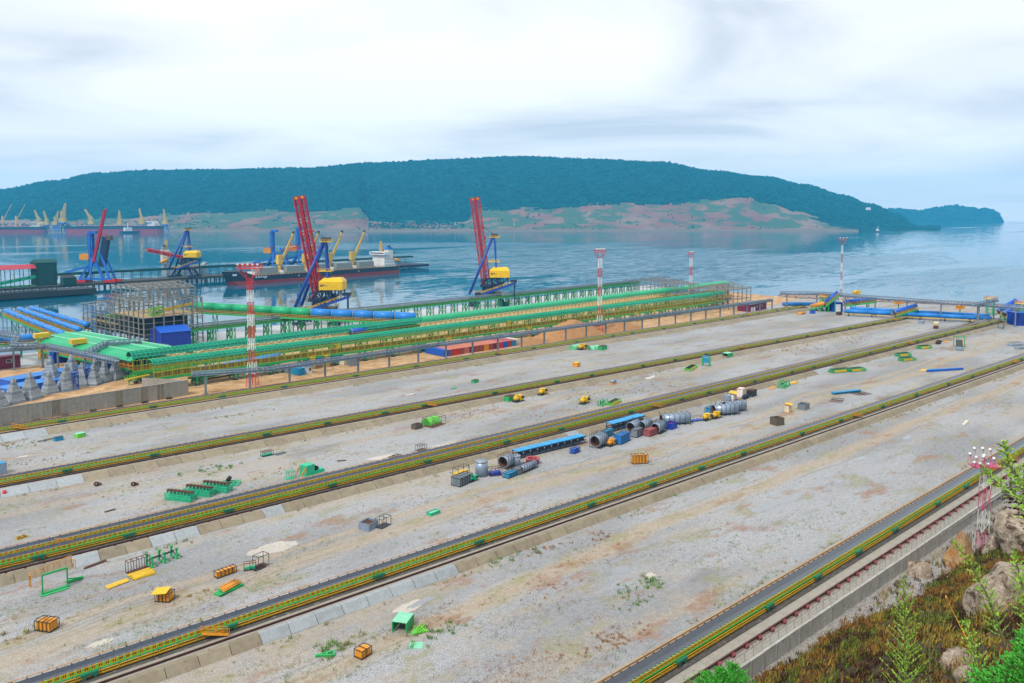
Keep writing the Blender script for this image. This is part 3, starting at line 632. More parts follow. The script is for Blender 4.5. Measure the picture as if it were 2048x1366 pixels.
def gallery(label, p0, p1, zb, zt, w=4.6, rise=2.0, roof=None, step=13.0, tall=0.0, stair=(), side="ygreen", truss="teal", roofmat="mint2", z0=0.0, belt=True, deep=3.2, group="covered conveyor galleries"):
    p, rz, L = frame(p0, p1)
    t = thing("conveyor_gallery", label, "gallery", (p.x, p.y, z0), rz, group)
    h = zt - zb; n = int(L / 3.0); w3 = L / n; ph = h * 0.74
    gm = gal_side(w3, ph).mesh("side_panel", [side, "amber"])
    for i in range(n): put("side_panel", gm, t, (i * w3, -w / 2, zb + 0.3))
    mb = MB()
    for y in (-w / 2 - .12, w / 2): mb.bb(0, L, y - 0.16, y + 0.16, zb - 0.55, zb + 0.12)
    mb.build("chord", "green", t)
    MB().bb(0, L, -w / 2 + .1, w / 2 - .1, zb + 0.12, zb + 0.2).build("walkway", "darkgreen", t)
    if belt: MB().prism([(-1.0, zb + 1.2), (-.6, zb + 1.0), (.6, zb + 1.0), (1.0, zb + 1.2), (1.0, zb + 1.15), (-1.0, zb + 1.15)], 0, L).build("belt", "belt", t)
    mb = MB()
    for y in (-w / 2, w / 2):
        mb.bb(0, L, y - .13, y + .13, zt - .2, zt)
        for i in range(n): mb.bar((i * w3, y, zb + 0.3 + ph), ((i + .5) * w3, y, zt - .1), 0.2); mb.bar(((i + .5) * w3, y, zt - .1), ((i + 1) * w3, y, zb + 0.3 + ph), 0.2)
    mb.build("truss", truss, t)
    arc = [(-w / 2 * math.cos(math.pi * i / 6), zt + rise * math.sin(math.pi * i / 6)) for i in range(7)]
    mb = MB(); [mb.bar((0, *arc[i]), (0, *arc[i + 1]), 0.16) for i in range(6)]; mb.bar((0, *arc[1]), (w3 / 2, *arc[2]), 0.12); mb.bar((0, *arc[4]), (w3 / 2, *arc[5]), 0.12); mb.tile(n * 2, w3 / 2)
    for y, z in arc[1:6]: mb.bb(0, L, y - .13, y + .13, z - .1, z + .1)
    mb.build("roof_purlins", truss, t, kind="stuff")
    if rise > 1 and truss == "teal":
        u0 = roof[1] if roof and roof[0] == 0 else (roof[0] if roof else L); cn = int(u0 / 6)
        if cn and not (roof and roof[0] == 0):
            cwid = u0 / cn; mb = MB(); mb.prism([(y * .97, zt + (z - zt) * .93) for y, z in arc] + [(y * .94, zt + (z - zt) * .9) for y, z in arc[::-1]], 0.05, cwid - 0.05); cmm = mb.mesh("cover_sheet", "tealsheet")
            for i in range(cn): put("cover_sheet", cmm, t, (i * cwid, 0, 0))
    if roof:
        a, b = roof; rn = max(1, int((b - a) / 6)); rw = (b - a) / rn
        mb = MB(); mb.prism([(y * 1.07, zt + (z - zt) * 1.08 + .12) for y, z in arc] + [(y * 1.03, zt + (z - zt) * 1.03) for y, z in arc[::-1]], 0.03, rw - 0.03); rm = mb.mesh("roof_sheet", roofmat)
        for i in range(rn): put("roof_sheet", rm, t, (a + i * rw, 0, rnd.uniform(0, .03)))
    if step:
        tm = trestle(w * 0.8, zb - .5, deep).mesh("trestle", "green"); fm = MB().bb(-.6, .6, -.6, .6, 0, .5).mesh("footing", "dark")
        k = int(L / step)
        for i in range(k + 1):
            x = min(L - 4, 1 + i * step); q = put("trestle", tm, t, (x, 0, 0.02))
            put("footing", fm, q, (0, -w * .46, 0))
    sm = MB()
    for z in (0.0, 0.33, 0.66, 1.0): sm.bb(-.8, .8, -.7, .7, zb * z, zb * z + .1)
    for x in (-.8, .8):
        for y in (-.7, .7): sm.bar((x, y, 0), (x, y, zb + 1), .16)
    for z in range(8): sm.bar((-.8, -.75, z * zb / 8), (.8, -.75, z * zb / 8), .14)
    smm = sm.mesh("stair_tower", "yellow")
    for x in stair: put("stair_tower", smm, t, (x, -w / 2 - .9, 0))
    return t
P["mint2"] = mat("green roof sheet", (0.012, 0.40, 0.17), 0.45, rust=0.0)
G1a, G1b, G2a, G2b = G(380, 700, 8.5), G(1450, 568, 8.5), G(300, 729, 8.5), G(1446, 587, 8.5)
G1a = G1a + (G1a - G1b) * 0.055
gl = (G1b - G1a).length
gallery("rear green and yellow conveyor gallery with bright green roof over its far half", G1a, G1b, 3.8, 8.6, 5.0, 1.9, (gl * 0.315, gl), 13, stair=(gl * .2, gl * .45))
gallery("front green and yellow conveyor gallery, open truss top, nearest the sand", G2a, G2b, 4.2, 9.0, 5.0, 1.1, None, 13, stair=(gl * .14, gl * .155, gl * .30, gl * .42, gl * .62, gl * .66))
qe = quay(QL + 12, 0)
gallery("low green gallery on thin posts along the quay edge", quay(-6, 0), qe, 6.4, 8.2, 3.4, 0.7, None, 9, side="green", truss="zinc", deep=2.4)
# raised gallery from the transfer building down to the rear gallery: green roof, then blue hood
ga, gm_, gb = G(392, 612, 12.5), G(622, 625, 10.5), G(832, 634, 8.8)
def sloped_hood(label, pts, width, mats, sides="yellow", name="covered_conveyor", legs=3, group="hooded conveyors", hr=None):
    """conveyor under a barrel hood, on a mesh-sided truss that follows the points (real heights in z)"""
    o = pts[0]; t = thing(name, label, "conveyor", (o.x, o.y, 0), 0, group)
    hr = hr or width * 0.5
    for i, (a, b) in enumerate(zip(pts, pts[1:])):
        a, b = a - Vector((o.x, o.y, 0)), b - Vector((o.x, o.y, 0)); d = b - a; L = d.length; k = max(1, int(L / 9)); m = mats[i % len(mats)]
        side = Vector((d.y, -d.x, 0)).normalized()
        for j in range(k):
            s, e = a.lerp(b, j / k + 0.004), a.lerp(b, (j + 1) / k - 0.004)
            mb = MB(); mb.cyl(s, e, hr, 14); mb.build("hood_segment", m, t, True)
            mb = MB(); mb.cyl(s, s + d.normalized() * .3, hr * 1.05, 14); mb.build("hood_band", "grey" if m != "mint2" else m, t, True)
            for sg in (-1, 1):
                off = side * (sg * width * .5)
                mb = MB()
                for hgt in (-.3, .35, 1.0): mb.bar(s + off + Vector((0, 0, -hr * 1.1 + hgt)), e + off + Vector((0, 0, -hr * 1.1 + hgt)), 0.12)
                q = max(2, int((e - s).length / 1.5))
                for w_ in range(q + 1): c = s.lerp(e, w_ / q) + off; mb.bar(c + Vector((0, 0, -hr * 1.1 - .3)), c + Vector((0, 0, -hr * 1.1 + 1.0)), 0.1)
                mb.build("guard_rail", sides, t)
        mb = MB()
        for sg in (-1, 1): off = side * (sg * width * .5); mb.bar(a + off + Vector((0, 0, -hr * 1.1 - .7)), b + off + Vector((0, 0, -hr * 1.1 - .7)), 0.25, 0.8)
        mb.build("girder", "green", t)
        mb = MB(); mb.bar(a + Vector((0, 0, -hr * 1.1 - .35)), b + Vector((0, 0, -hr * 1.1 - .35)), width * .95, 0.12); mb.build("deck", "amber", t)
        for j in range(legs):
            c = a.lerp(b, (j + .5) / legs); zt = c.z - hr * 1.1 - 1.0
            if zt > 1.2:
                mb = MB()
                for sg in (-1, 1):
                    off = side * (sg * width * .42); mb.bar(Vector((c.x, c.y, 0)) + off, Vector((c.x, c.y, zt)) + off, .35)
                q = side * (width * .42); mb.bar(Vector((c.x, c.y, .3)) - q, Vector((c.x, c.y, zt)) + q, .18); mb.bar(Vector((c.x, c.y, .3)) + q, Vector((c.x, c.y, zt)) - q, .18); mb.bar(Vector((c.x, c.y, zt)) - q, Vector((c.x, c.y, zt)) + q, .3)
                mb.build("support_frame", "green", t)
    return t
sloped_hood("raised conveyor in front of the loader, green roof turning into a blue tube", [ga, gm_, gb], 4.6, ["mint2", "sky"], legs=3, hr=2.0)
sloped_hood("blue tube conveyor joining the rear gallery from the left at roof height", [G(700, 664, 8.2), G(835, 641, 8.6)], 3.0, ["blue"], legs=0, hr=1.3)

# ---- left-hand tubes and the green-roofed cross gallery
for a, b, w_ in (((12, 622), (128, 668), "front"), ((38, 618), (160, 660), "middle"), ((62, 616), (176, 650), "rear")):
    sloped_hood(f"{w_} one of the three sloping blue tube conveyors by the water", [G(*a, 11.0), G(*b, 8.0)], 3.4, ["sky"], legs=3, hr=1.25, group="three blue tube conveyors")
ra, rb = G(72, 683, 6.6), G(266, 722, 6.6); rn_ = Vector((-(rb - ra).y, (rb - ra).x, 0)).normalized() * 11.0
if rn_.dot(RF(0, 1)) < 0: rn_ = -rn_
if (rb - ra).cross(rn_).z < 0: ra, rb = rb, ra
cg = gallery("wide cross gallery with long bright green roof beside the unfinished frame", ra + rn_, rb + rn_, 3.4, 6.4, 22.0, 2.2, (0, (rb - ra).length), 14, belt=False, side="orange")
for y in (-6.5, 0, 6.5): MB().bb(0, (rb - ra).length, y - .35, y + .35, 6.4 + 2.2 * math.sqrt(1 - (y / 11) ** 2) + .25, 6.4 + 2.2 * math.sqrt(1 - (y / 11) ** 2) + .6).build("roof_ridge", "mint", cg)
for x, y in ((85, 692), (158, 706)):
    t = thing("yellow_stair", ["yellow ladder tower at the left end of the green roof", "yellow ladder tower in front of the middle of the green roof"][x > 100], "stair", G(x, y + 26), .1); MB().lattice((0, 0, 0), (0, 0, 8.5), 2.0, 2.0, 5, .2, .3).build("frame", "yellow", t); MB().bb(-2.6, 2.6, -1.6, 1.6, 8.5, 10.2).build("head_box", "yellow", t)
sloped_hood("blue tube conveyor leaving the green roofed cross gallery at the frame edge", [G(-60, 682, 7.5), G(74, 675, 7.5)], 3.2, ["sky"], legs=2, hr=1.5)

P["rack"] = mat("blue grey steel", (0.20, 0.26, 0.33), 0.5, 0.2)
# ---- grey pipe rack on posts
def pipe_rack(label, pts, h, w, posts, step=13.0, mats=("rack", "silver")):
    o = pts[0]; t = thing("pipe_rack", label, "pipe rack", (o.x, o.y, 0), 0, "grey pipe racks")
    pm = MB(); pm.bar((0, 0, 0), (0, 0, 1), .55, .55); pm.box((0, 0, 0.03), (1.1, 1.1, .06)); pmm = pm.mesh("post", "zinc")
    carry = 4.0
    for a, b in zip(pts, pts[1:]):
        a, b = a - Vector((o.x, o.y, 0)), b - Vector((o.x, o.y, 0)); d = b - a; L = d.length; sd = Vector((d.y, -d.x, 0)).normalized() * (w / 2); up = Vector((0, 0, h))
        mb = MB()
        for s_ in (-1, 1):
            mb.bar(a + sd * s_, b + sd * s_, .22); mb.bar(a + sd * s_ + up, b + sd * s_ + up, .22)
            n = max(1, int(L / 1.6)); [mb.bar(a.lerp(b, i / n) - sd + up, a.lerp(b, i / n) + sd + up, .12) for i in range(n)] if s_ > 0 else 0
            for i in range(n): mb.bar(a.lerp(b, i / n) + sd * s_, a.lerp(b, (i + .5) / n) + sd * s_ + up, .14); mb.bar(a.lerp(b, (i + .5) / n) + sd * s_ + up, a.lerp(b, (i + 1) / n) + sd * s_, .14)
        mb.build("truss", mats[0], t)
        MB().bar(a + up * .1, b + up * .1, w * .35, .12).build("tray", mats[0], t)
        for k, r in ((-.28, .30), (.2, .36)):
            mb = MB(); mb.cyl(a + sd * (2 * k) + up * .45, b + sd * (2 * k) + up * .4, r * h * .55, 10); mb.build("pipe", mats[1], t, True)
        if posts:
            x = carry
            while x < L:
                c = a.lerp(b, x / L); put("post", pmm, t, (c.x, c.y, 0), scale=(1, 1, c.z)); x += step
            carry = x - L
    return t
pipe_rack("long grey pipe rack on slender posts behind the farthest yard conveyor", [G(383, 752, 6.0), G(536, 742, 6.0), G(880, 692, 6.0), G(1360, 627, 6.0), G(1545, 602, 6.0)], 1.3, 1.1, True, 13.2)
pipe_rack("grey pipe rack with a kink above the maroon cabin", [G(-60, 708, 7.0), G(93, 697, 7.0), G(235, 727, 6.0)], 1.8, 1.8, True, 9.0)
pipe_rack("grey branch pipe climbing to the blue shed", [G(172, 710, 7.0), G(213, 690, 9.0), G(284, 686, 9.0)], 1.6, 1.6, True, 12.0)
pipe_rack("short zigzag grey pipe rack left of the green roof", [G(72, 694, 8.5), G(26, 694, 8.5), G(37, 678, 9.5), G(-30, 668, 9.5)], 1.6, 1.6, False)
pipe_rack("low grey cable duct beside the blue shed", [G(283, 690, 5), G(335, 694, 5)], .8, 1.8, True, 6.0)
pipe_rack("thin grey pipe bridge along the shore on tall posts behind the end towers", [G(1560, 589, 9.0), G(1640, 590, 9.0), G(1850, 606, 9.0), G(1950, 612, 9.0), G(2120, 624, 9.0)], 1.9, 1.7, True, 17.0)
pipe_rack("kinked grey pipe riser by the green tower at the far corner", [G(1945, 613, 9.2), G(1990, 603, 11.5), G(1996, 603, 11.5)], 1.5, 1.5, True, 9.0)

# ------------------------------------------------------------------ lighting masts
def mast(label, base, h, w0, w1, nsec, head=True, cols=("red", "white"), lamps=8, hw=5.5, first=0):
    t = thing("lighting_mast", label, "mast", base, YAW, "lattice lighting masts")
    z = 0.0
    for i in range(nsec):
        z2 = h * (i + 1) / nsec; a = (w0 + (w1 - w0) * min(1, (z / h) * 2.2) ** .6); b = w0 + (w1 - w0) * min(1, (z2 / h) * 2.2) ** .6
        n = max(2, int((z2 - z) / 1.7)); mb = MB(); mb.lattice((0, 0, z), (0, 0, z2), a, b, n, 0.07 if w0 > 1.8 else .04, 0.17 if w0 > 1.8 else .085); mb.bar((0, 0, z), (0, 0, z2), .22 if w0 > 1.8 else .07)
        for j in range(n): mb.box((0, 0, z + (z2 - z) * j / n), (a * .4, .06, .06))
        mb.build("lattice_section", cols[(i + first) % 2], t); z = z2
    if head:
        mb = MB()
        for s in (-1, 1):
            for y in (-1, 1): mb.bar((s * w1 / 2, y * w1 / 2, h), (s * hw, y * hw * .4, h + 3.0), .14); mb.bar((s * w1 / 2, y * w1 / 2, h), (s * hw * .5, y * hw * .4, h + 3.0), .12)
        mb.build("head_brackets", cols[0], t)
        MB().bb(-hw, hw, -hw * .45, hw * .45, h + 3.0, h + 3.2).build("platform", cols[0], t)
        mb = MB(); y = hw * .45; mb.rail([(-hw, -y, h + 3.2), (hw, -y, h + 3.2), (hw, y, h + 3.2), (-hw, y, h + 3.2), (-hw, -y, h + 3.2)], 1.3, .14, 1.4); mb.build("guard_rail", cols[0], t)
        lm = MB(); lm.cyl((0, 0, 0), (0, -.35, -.12), .22, 10, .42); lmm = lm.mesh("floodlight", "white", True)
        for i in range(lamps): put("floodlight", lmm, t, (-hw + .6 + i * (2 * hw - 1.2) / max(1, lamps - 1), -y, h + 4.6))
    return t
mast("red and white lattice mast standing beside the pipe rack, left of the loaders", G(505, 771), 35.5, 3.2, 1.6, 9, first=0, lamps=5, hw=3.8)
mast("red and white lattice mast rising in front of the sand heap", G(1199, 667), 35.5, 3.0, 1.6, 8, lamps=7, hw=2.6)
mast("slender pale pink and white aerial mast at the end of the far conveyor", G(1681, 612), 37.5, 1.5, .8, 7, cols=("pinks", "white"), lamps=3, hw=2.6, first=1)
mast("small red and white mast out behind the far steel frame", G(1381, 585), 25.0, 2.2, 1.6, 4, lamps=5, hw=2.0, first=0)

# ------------------------------------------------------------------ unfinished steel-framed transfer buildings
def steel_frame(label, origin, rz, blocks, col="bare", name="steel_skeleton", group="unfinished steel frames", beam=.30, cw=.42):
    """blocks: (x0,x1,nx, y0,y1,ny, z levels, ridge height or 0)"""
    t = thing(name, label, "building", origin, rz, group)
    for x0, x1, nx, y0, y1, ny, zs, ridge in blocks:
        cm = MB().bar((0, 0, zs[0]), (0, 0, zs[-1]), cw).mesh("column", col)
        xb, yb = MB().bar((x0, 0, 0), (x1, 0, 0), beam).mesh("beam", col), MB().bar((0, y0, 0), (0, y1, 0), beam).mesh("beam", col)
        X = [x0 + (x1 - x0) * i / nx for i in range(nx + 1)]; Y = [y0 + (y1 - y0) * i / ny for i in range(ny + 1)]
        for i, x in enumerate(X):
            for j, y in enumerate(Y):
                if i in (0, nx) or j in (0, ny) or (i % 2 == 0 and j % 2 == 0): put("column", cm, t, (x, y, 0))
        for z in zs[1:]:
            for y in (Y[0], Y[-1], Y[len(Y) // 2]): put("beam", xb, t, (0, y, z))
            for x in X[::1 if z == zs[-1] else 2]: put("beam", yb, t, (x, 0, z))
        for a_, b_ in zip(zs, zs[1:]):
            for k in (1, 2):
                z = a_ + (b_ - a_) * k / 3
                g = MB().bar((x0, 0, 0), (x1, 0, 0), .16).mesh("girt", col); put("girt", g, t, (0, y0 - .2, z)); g2 = MB().bar((0, y0, 0), (0, y1, 0), .16).mesh("girt", col); put("girt", g2, t, (x0 - .2, 0, z)); put("girt", g2, t, (x1 + .2, 0, z))
        if ridge:
            zt = zs[-1]; ym = (y0 + y1) / 2; mb = MB()
            mb.bar((0, y0, zt), (0, ym, zt + ridge), beam); mb.bar((0, ym, zt + ridge), (0, y1, zt), beam); mb.bar((0, ym, zt), (0, ym, zt + ridge), beam * .7); mb.bar((0, (y0 + ym) / 2, zt), (0, (y0 + ym) / 2, zt + ridge / 2), beam * .7); rm = mb.mesh("rafter", col)
            for x in X: put("rafter", rm, t, (x, 0, 0))
            for k in range(7):
                y = y0 + (y1 - y0) * k / 6; z = zt + ridge * (1 - abs(k - 3) / 3) + .2; put("purlin", MB().bar((x0, y, z), (x1, y, z), .2).mesh("purlin", col), t)
    return t
BN = G(289, 699); BRZ = math.radians(8)
fr = steel_frame("large bare steel skeleton of a two tier building beside the blue shed", BN, BRZ, [
    (0, 26, 6, 0, 32, 7, [0, 6, 13, 20], 0), (1, 25, 6, 4, 32, 6, [20, 24.5], 1.8), (2, 24, 4, 32.5, 66, 7, [0, 5, 10, 14.5], 2.2)])
def fl(x0, x1, y0, y1, z, m, n): MB().bb(x0, x1, y0, y1, z, z + .25).build(n, m, fr)
fl(1, 25, 1, 31, 12.9, "canvas", "floor_slab"); fl(3, 23, 34, 62, 7.0, "canvas", "floor_slab")
MB().bb(8, 22, 6, 30, 2.0, 11.5).build("machine_block", "dark", fr)
MB().bb(5, 14, 20, 60, 3.0, 8.8).build("machine_block", "dark", fr)
cst = "short yellow and green conveyor drive inside the big steel skeleton, "
for nm, (x0, x1, y, z, dz) in (("upper deck", (6, 24, 5, 14.0, 2.5)), ("rear deck", (5, 20, 46, 8.2, 1.6))):
    c, s = math.cos(BRZ), math.sin(BRZ); t = thing("conveyor_drive", cst + nm, "conveyor", (BN.x + c * x0 - s * y, BN.y + s * x0 + c * y, z), BRZ, "conveyor drives in the skeleton")
    L = x1 - x0; mb = MB(); mb.bar((2, 0, .4), (L, 0, .4 + dz), 2.2, .3); mb.build("belt", "belt", t)
    mb = MB()
    for yy in (-1.3, 1.3): mb.bar((2, yy, .5), (L, yy, .5 + dz), .2, .5)
    mb.lattice((-1, 0, .6), (4, 0, 1.6), 2.6, 2.6, 3, .2); mb.build("frame", "lime", t)
    n = int(L / 2); pmx = MB().bb(0.05, 1.9, -1.5, -1.42, 0, 1.2).mesh("guard_panel", "yellow")
    for i in range(2, n): put("guard_panel", pmx, t, (i * 2, 0, .4 + dz * i / n))
    mb = MB(); mb.bar((0, -1, -1), (0, -1, .6), .3); mb.bar((L - 1, -1, -1), (L - 1, -1, dz), .3); mb.build("leg", "green", t)
# far frames on the right
steel_frame("low dark steel frame behind the green roof, far side of the bay end", G(1325, 592), QR, [(0, 24, 5, 0, 26, 4, [0, 5, 9.5], 2.0)], col="zinc", cw=.4)
f2 = steel_frame("long tapering steel frame where the green galleries end", G(1448, 621), math.radians(2), [(0, 30, 6, 0, 24, 4, [0, 5.5, 11.5], 2.6), (0, 10, 2, 24.5, 46, 4, [0, 5.5, 13.5], 1.5)], col="bare", cw=.38)
mbt = MB(); mbt.bb(2, 22, 8, 11.5, 4.5, 5.0); mbt.build("deck", "darkgreen", f2); MB().bb(4, 26, 14, 18, 3.0, 4.5).build("deck", "teal", f2)
for k in range(7): MB().bb(3 + k * 2.6, 5.4 + k * 2.6, 7.4, 7.5, 5.2 + .15 * k, 6.8 + .15 * k).build("guard_panel", "orange", f2)
for x in (12, 18, 24): MB().bb(x, x + .9, 12, 12.9, 0, 13).build("brick_pier", "brick", f2)

# ------------------------------------------------------------------ sheds, cabins, containers
def shed(label, o, rz, lx_, ly, h, wall, roof, ridge=0.0, lean=0.0, wins=(), doors=(), name="shed", roof_along='x', cat="shed", over=.3, wincol="glass"):
    t = thing(name, label, cat, o, rz)
    rib = .35
    def wallmesh(L, nm):
        mb = MB(); mb.bb(0, L, 0, .12, 0, h); n = int(L / .9)
        for i in range(n): mb.bb(i * .9 + .2, i * .9 + .45, -.05, 0, 0, h - .02)
        return mb.mesh(nm, wall)
    put("wall", wallmesh(lx_, "wall"), t, (0, 0, 0)); put("wall", wallmesh(lx_, "wall"), t, (lx_, ly, 0), math.pi)
    put("wall", wallmesh(ly, "wall"), t, (0, ly, 0), -math.pi / 2); put("wall", wallmesh(ly, "wall"), t, (lx_, 0, 0), math.pi / 2)
    mb = MB()
    if roof_along == 'x': mb.prism([(-over, h), (ly / 2, h + ridge), (ly + over, h + lean), (ly + over, h + lean + .12), (ly / 2, h + ridge + .12), (-over, h + .12)], -over, lx_ + over); gab = [((0, 0, h), (0, ly, h), (0, ly / 2, h + ridge)), ((lx_, 0, h), (lx_, ly, h), (lx_, ly / 2, h + ridge))]
    else:
        m2 = MB(); m2.prism([(-over, h), (lx_ / 2, h + ridge), (lx_ + over, h + lean), (lx_ + over, h + lean + .12), (lx_ / 2, h + ridge + .12), (-over, h + .12)], -over, ly + over); mb.add([(y, x, z) for x, y, z in m2.v], [f[::-1] for f in m2.f]); gab = [((0, 0, h), (lx_, 0, h), (lx_ / 2, 0, h + ridge)), ((0, ly, h), (lx_, ly, h), (lx_ / 2, ly, h + ridge))]
    mb.build("roof", roof, t)
    if ridge:
        g = MB()
        for q in gab: g.add(q, [(0, 1, 2)])
        g.build("gable", wall, t)
    for sd, x, z, w, hh in wins:
        mb = MB()
        if sd == 'x': mb.bb(x, x + w, -.1, -.06, z, z + hh)
        else: mb.bb(-.1, -.06, x, x + w, z, z + hh)
        q = mb.build("window", wincol, t); mb = MB()
        for k in (z - .06, z + hh):
            (mb.bb(x - .06, x + w + .06, -.14, -.05, k, k + .08) if sd == 'x' else mb.bb(-.14, -.05, x - .06, x + w + .06, k, k + .08))
        for k in (x - .06, x + w): (mb.bb(k, k + .08, -.14, -.05, z, z + hh) if sd == 'x' else mb.bb(-.14, -.05, k, k + .08, z, z + hh))
        mb.build("frame", "white", q)
    for x, w, hh, m in doors: MB().bb(x, x + w, -.12, -.05, 0.05, hh).build("door", m, t)
    return t
shed("tall plain royal blue shed with pitched roof in front of the steel skeleton", G(323, 701), math.radians(-2), 12.0, 16, 7.2, "deep", "blue", 1.8, name="blue_shed", roof_along='x')
shed("maroon cabin with small white windows under the grey pipe rack", G(43, 736) - Vector((16, 0, 0)), math.radians(4), 16, 3.5, 4.6, "maroon", "maroon", 0, wins=(('x', 3, 2.4, 1.4, 1), ('x', 5.5, 2.4, 1.4, 1), ('x', 11.5, 2.4, 1.6, 1.1)), name="maroon_cabin", cat="cabin")
shed("long maroon shed with pale flat roof and white windows by the far frame", G(1500, 624), math.radians(4), 20, 8, 4.2, "maroon", "grey", 0, .4, wins=(('x', 8, 2, 1, 1), ('x', 11, 2, 1, 1), ('x', 14, 2, 1, 1)), doors=((1, 2, 2.6, "white"), (4, 2, 2.6, "white")), name="maroon_shed")
shed("blue shed with white door under the first end tower", G(1668, 624), math.radians(-25), 6, 8, 5.4, "deep", "blue", 0, .3, doors=((1.0, 3.4, 4.4, "white"),), name="blue_shed")
shed("small maroon hut with pale roof beside the twin blue pipes", G(1836, 634), math.radians(-20), 4, 4, 3.3, "maroon", "cream", 0, doors=((1, 1.2, 2.2, "dark"),), name="maroon_hut", cat="hut")
shed("deep blue shed at the foot of the end tower, cut by the frame edge", G(2036, 652), math.radians(-30), 9, 7, 6.5, "deep", "blue", 0, name="blue_shed")
shed("blue shed half hidden below the grey rack behind the maroon cabin", G(108, 728), math.radians(8), 6.5, 4, 4.4, "deep", "sky", 0, name="blue_shed")
shed("flat blue roofed shed between the green roof and the far frame", G(1355, 588, 0), QR, 14, 8, 5, "sky", "sky", 0.6, name="blue_shed")
shed("second flat blue shed just right of the green roof end", G(1400, 596, 0), QR, 11, 9, 4.5, "blue", "sky", .5, name="blue_shed")
shed("white kiosk cabin with blue roof under the pipe rack", G(612, 748), math.radians(3), 2.6, 2.6, 2.6, "white", "sky", .3, wins=(('x', 1.2, .9, .9, 1.2),), name="kiosk", cat="cabin")
def container(label, o, rz, L, m, top=None, group="site containers", W_=2.44, h=2.6):
    t = thing("shipping_container", label, "container", o, rz, group)
    mb = MB(); mb.bb(0, W_, 0, .12, .1, h - .1); [mb.bb(.15 + i * .35, .3 + i * .35, -.05, 0, .15, h - .15) for i in range(6)]; mb.build("end_door", m, t)
    for x in (0, W_ - .1):
        mb = MB(); mb.bb(x, x + .1, .1, L, .1, h - .1); n = int(L / .6)
        for i in range(n): mb.bb(x - .03 if x == 0 else x + .1, x if x == 0 else x + .13, .2 + i * .6, .5 + i * .6, .15, h - .15)
        mb.build("side_wall", m, t)
    MB().bb(-.03, W_ + .03, 0, L, h - .1, h).build("roof", top or m, t)
    mb = MB(); [mb.bb(x, x + .16, y, y + .16, 0, h - .02) for x in (-.05, W_ - .11) for y in (-.05, L - .1)]; mb.bb(-.05, W_ + .05, -.04, .1, 0, .14); mb.build("corner_posts", m, t)
    return t
cb, ce = G(888, 714), G(1024, 693); dv = (ce - cb) / 14.0; crz = math.atan2(dv.y, dv.x)
ccol = ["blue", "brick", "red", "brick", "contr", "maroon", "brick", "brick", "orange", "brick", "maroon", "red", "blue", "brick", "cyan"]
cw = ["bright blue", "dull red", "vivid red", "dark brick", "salmon", "maroon", "rusty red", "brick brown", "orange", "reddish brown", "dark maroon", "scarlet", "mid blue", "brick red", "teal blue"]
for i in range(15):
    p_ = cb + dv * i; container(f"{cw[i]} container, number {i + 1} from the left in the long row under the pipe rack" if i else "bright blue container at the left end of the long row under the pipe rack", p_, crz, 12.2, ccol[i], "blue" if i == 0 else ("contr" if i < 12 else "pinks"), "row of containers under the pipe rack")
container("cream container standing alone right of the container row", G(1033, 691), crz + .1, 9, "cream", "cream")
container("pale blue container beside the cream one", G(1022, 684) + Vector((0, 3, 0)), crz, 6, "sky", "white")
for i, (x, y, m, lb) in enumerate(((598, 752, "cyan", "grey blue site container behind the other near the kiosk"), (585, 749, "zinc", "dark grey site container partly hidden near the kiosk"), (700, 733, "zinc", "dull grey site container under the pipe rack, middle of the sand"), (688, 731, "cream", "pale end of a cream container beside the dull grey one"))):
    container(lb, G(x, y), 0.15 if i != 2 else -0.2, 6, m)
for i, (x, y) in enumerate(((606, 727), (632, 722), (660, 719), (684, 722))):
    container(["dark blue container with a white square mark, leftmost of four below the front gallery", "dark blue container, second of four below the front gallery", "dark blue container, third of four below the front gallery", "dark blue container, rightmost of four below the front gallery"][i], G(x, y), -0.5 if i < 2 else .9, 6, "deep", "deep", "dark blue containers under the gallery") if i else [MB().bb(-.1, -.04, 2.4, 3.3, 1.1, 1.9).build("mark", "white", q_) for q_ in [container("dark blue container with a white square mark, leftmost of four below the front gallery", G(x, y), -0.5, 6, "deep", "deep", "dark blue containers under the gallery")]]
container("long blue container at the left end behind the row, in shadow of the rack", G(862, 706), crz, 8, "blue", "deep")
# ---- concrete wall and the grey pyramids behind it
def left_wall():
    a, b = G(-60, 862), G(376, 790); p, rz, L = frame(a, b)
    t = thing("concrete_wall", "weathered panelled concrete wall in front of the grey pyramids", "wall", (p.x, p.y, 0), rz)
    n = int(L / 2.4); w = L / n; pm = MB().bb(.03, w - .03, 0, .3, 0, 4.6).mesh("concrete_panel", "tan"); pn = MB().bb(.03, w - .03, 0, .3, 0, 4.6).mesh("concrete_panel", "conc"); rb = MB().bb(-.09, .09, -.14, 0, 0, 4.66).mesh("rib", "conc"); fo = MB().bb(0, 1.6, -1.6, -.9, 0, .55).mesh("footing_block", "dark")
    for i in range(n):
        put("concrete_panel", (pm, pn, pn)[rnd.randrange(3)], t, (i * w, rnd.uniform(-.04, .04), rnd.uniform(-.06, .06))); put("rib", rb, t, (i * w, 0, 0)); put("rib", rb, t, (i * w + w / 2, .04, 0), scale=(.5, 1, 1))
        if i % 3 == 0: put("footing_block", fo, t, (i * w, 0, 0))
    MB().bb(0, L, -.1, .4, 4.66, 4.8).build("coping", "conc", t)
    e = thing("concrete_wall", "short return of the concrete wall running back beside the galleries", "wall", b, rz + math.radians(118))
    for i in range(7): put("concrete_panel", pn, e, (i * w, 0, 0)); put("rib", rb, e, (i * w, 0, 0))
left_wall()
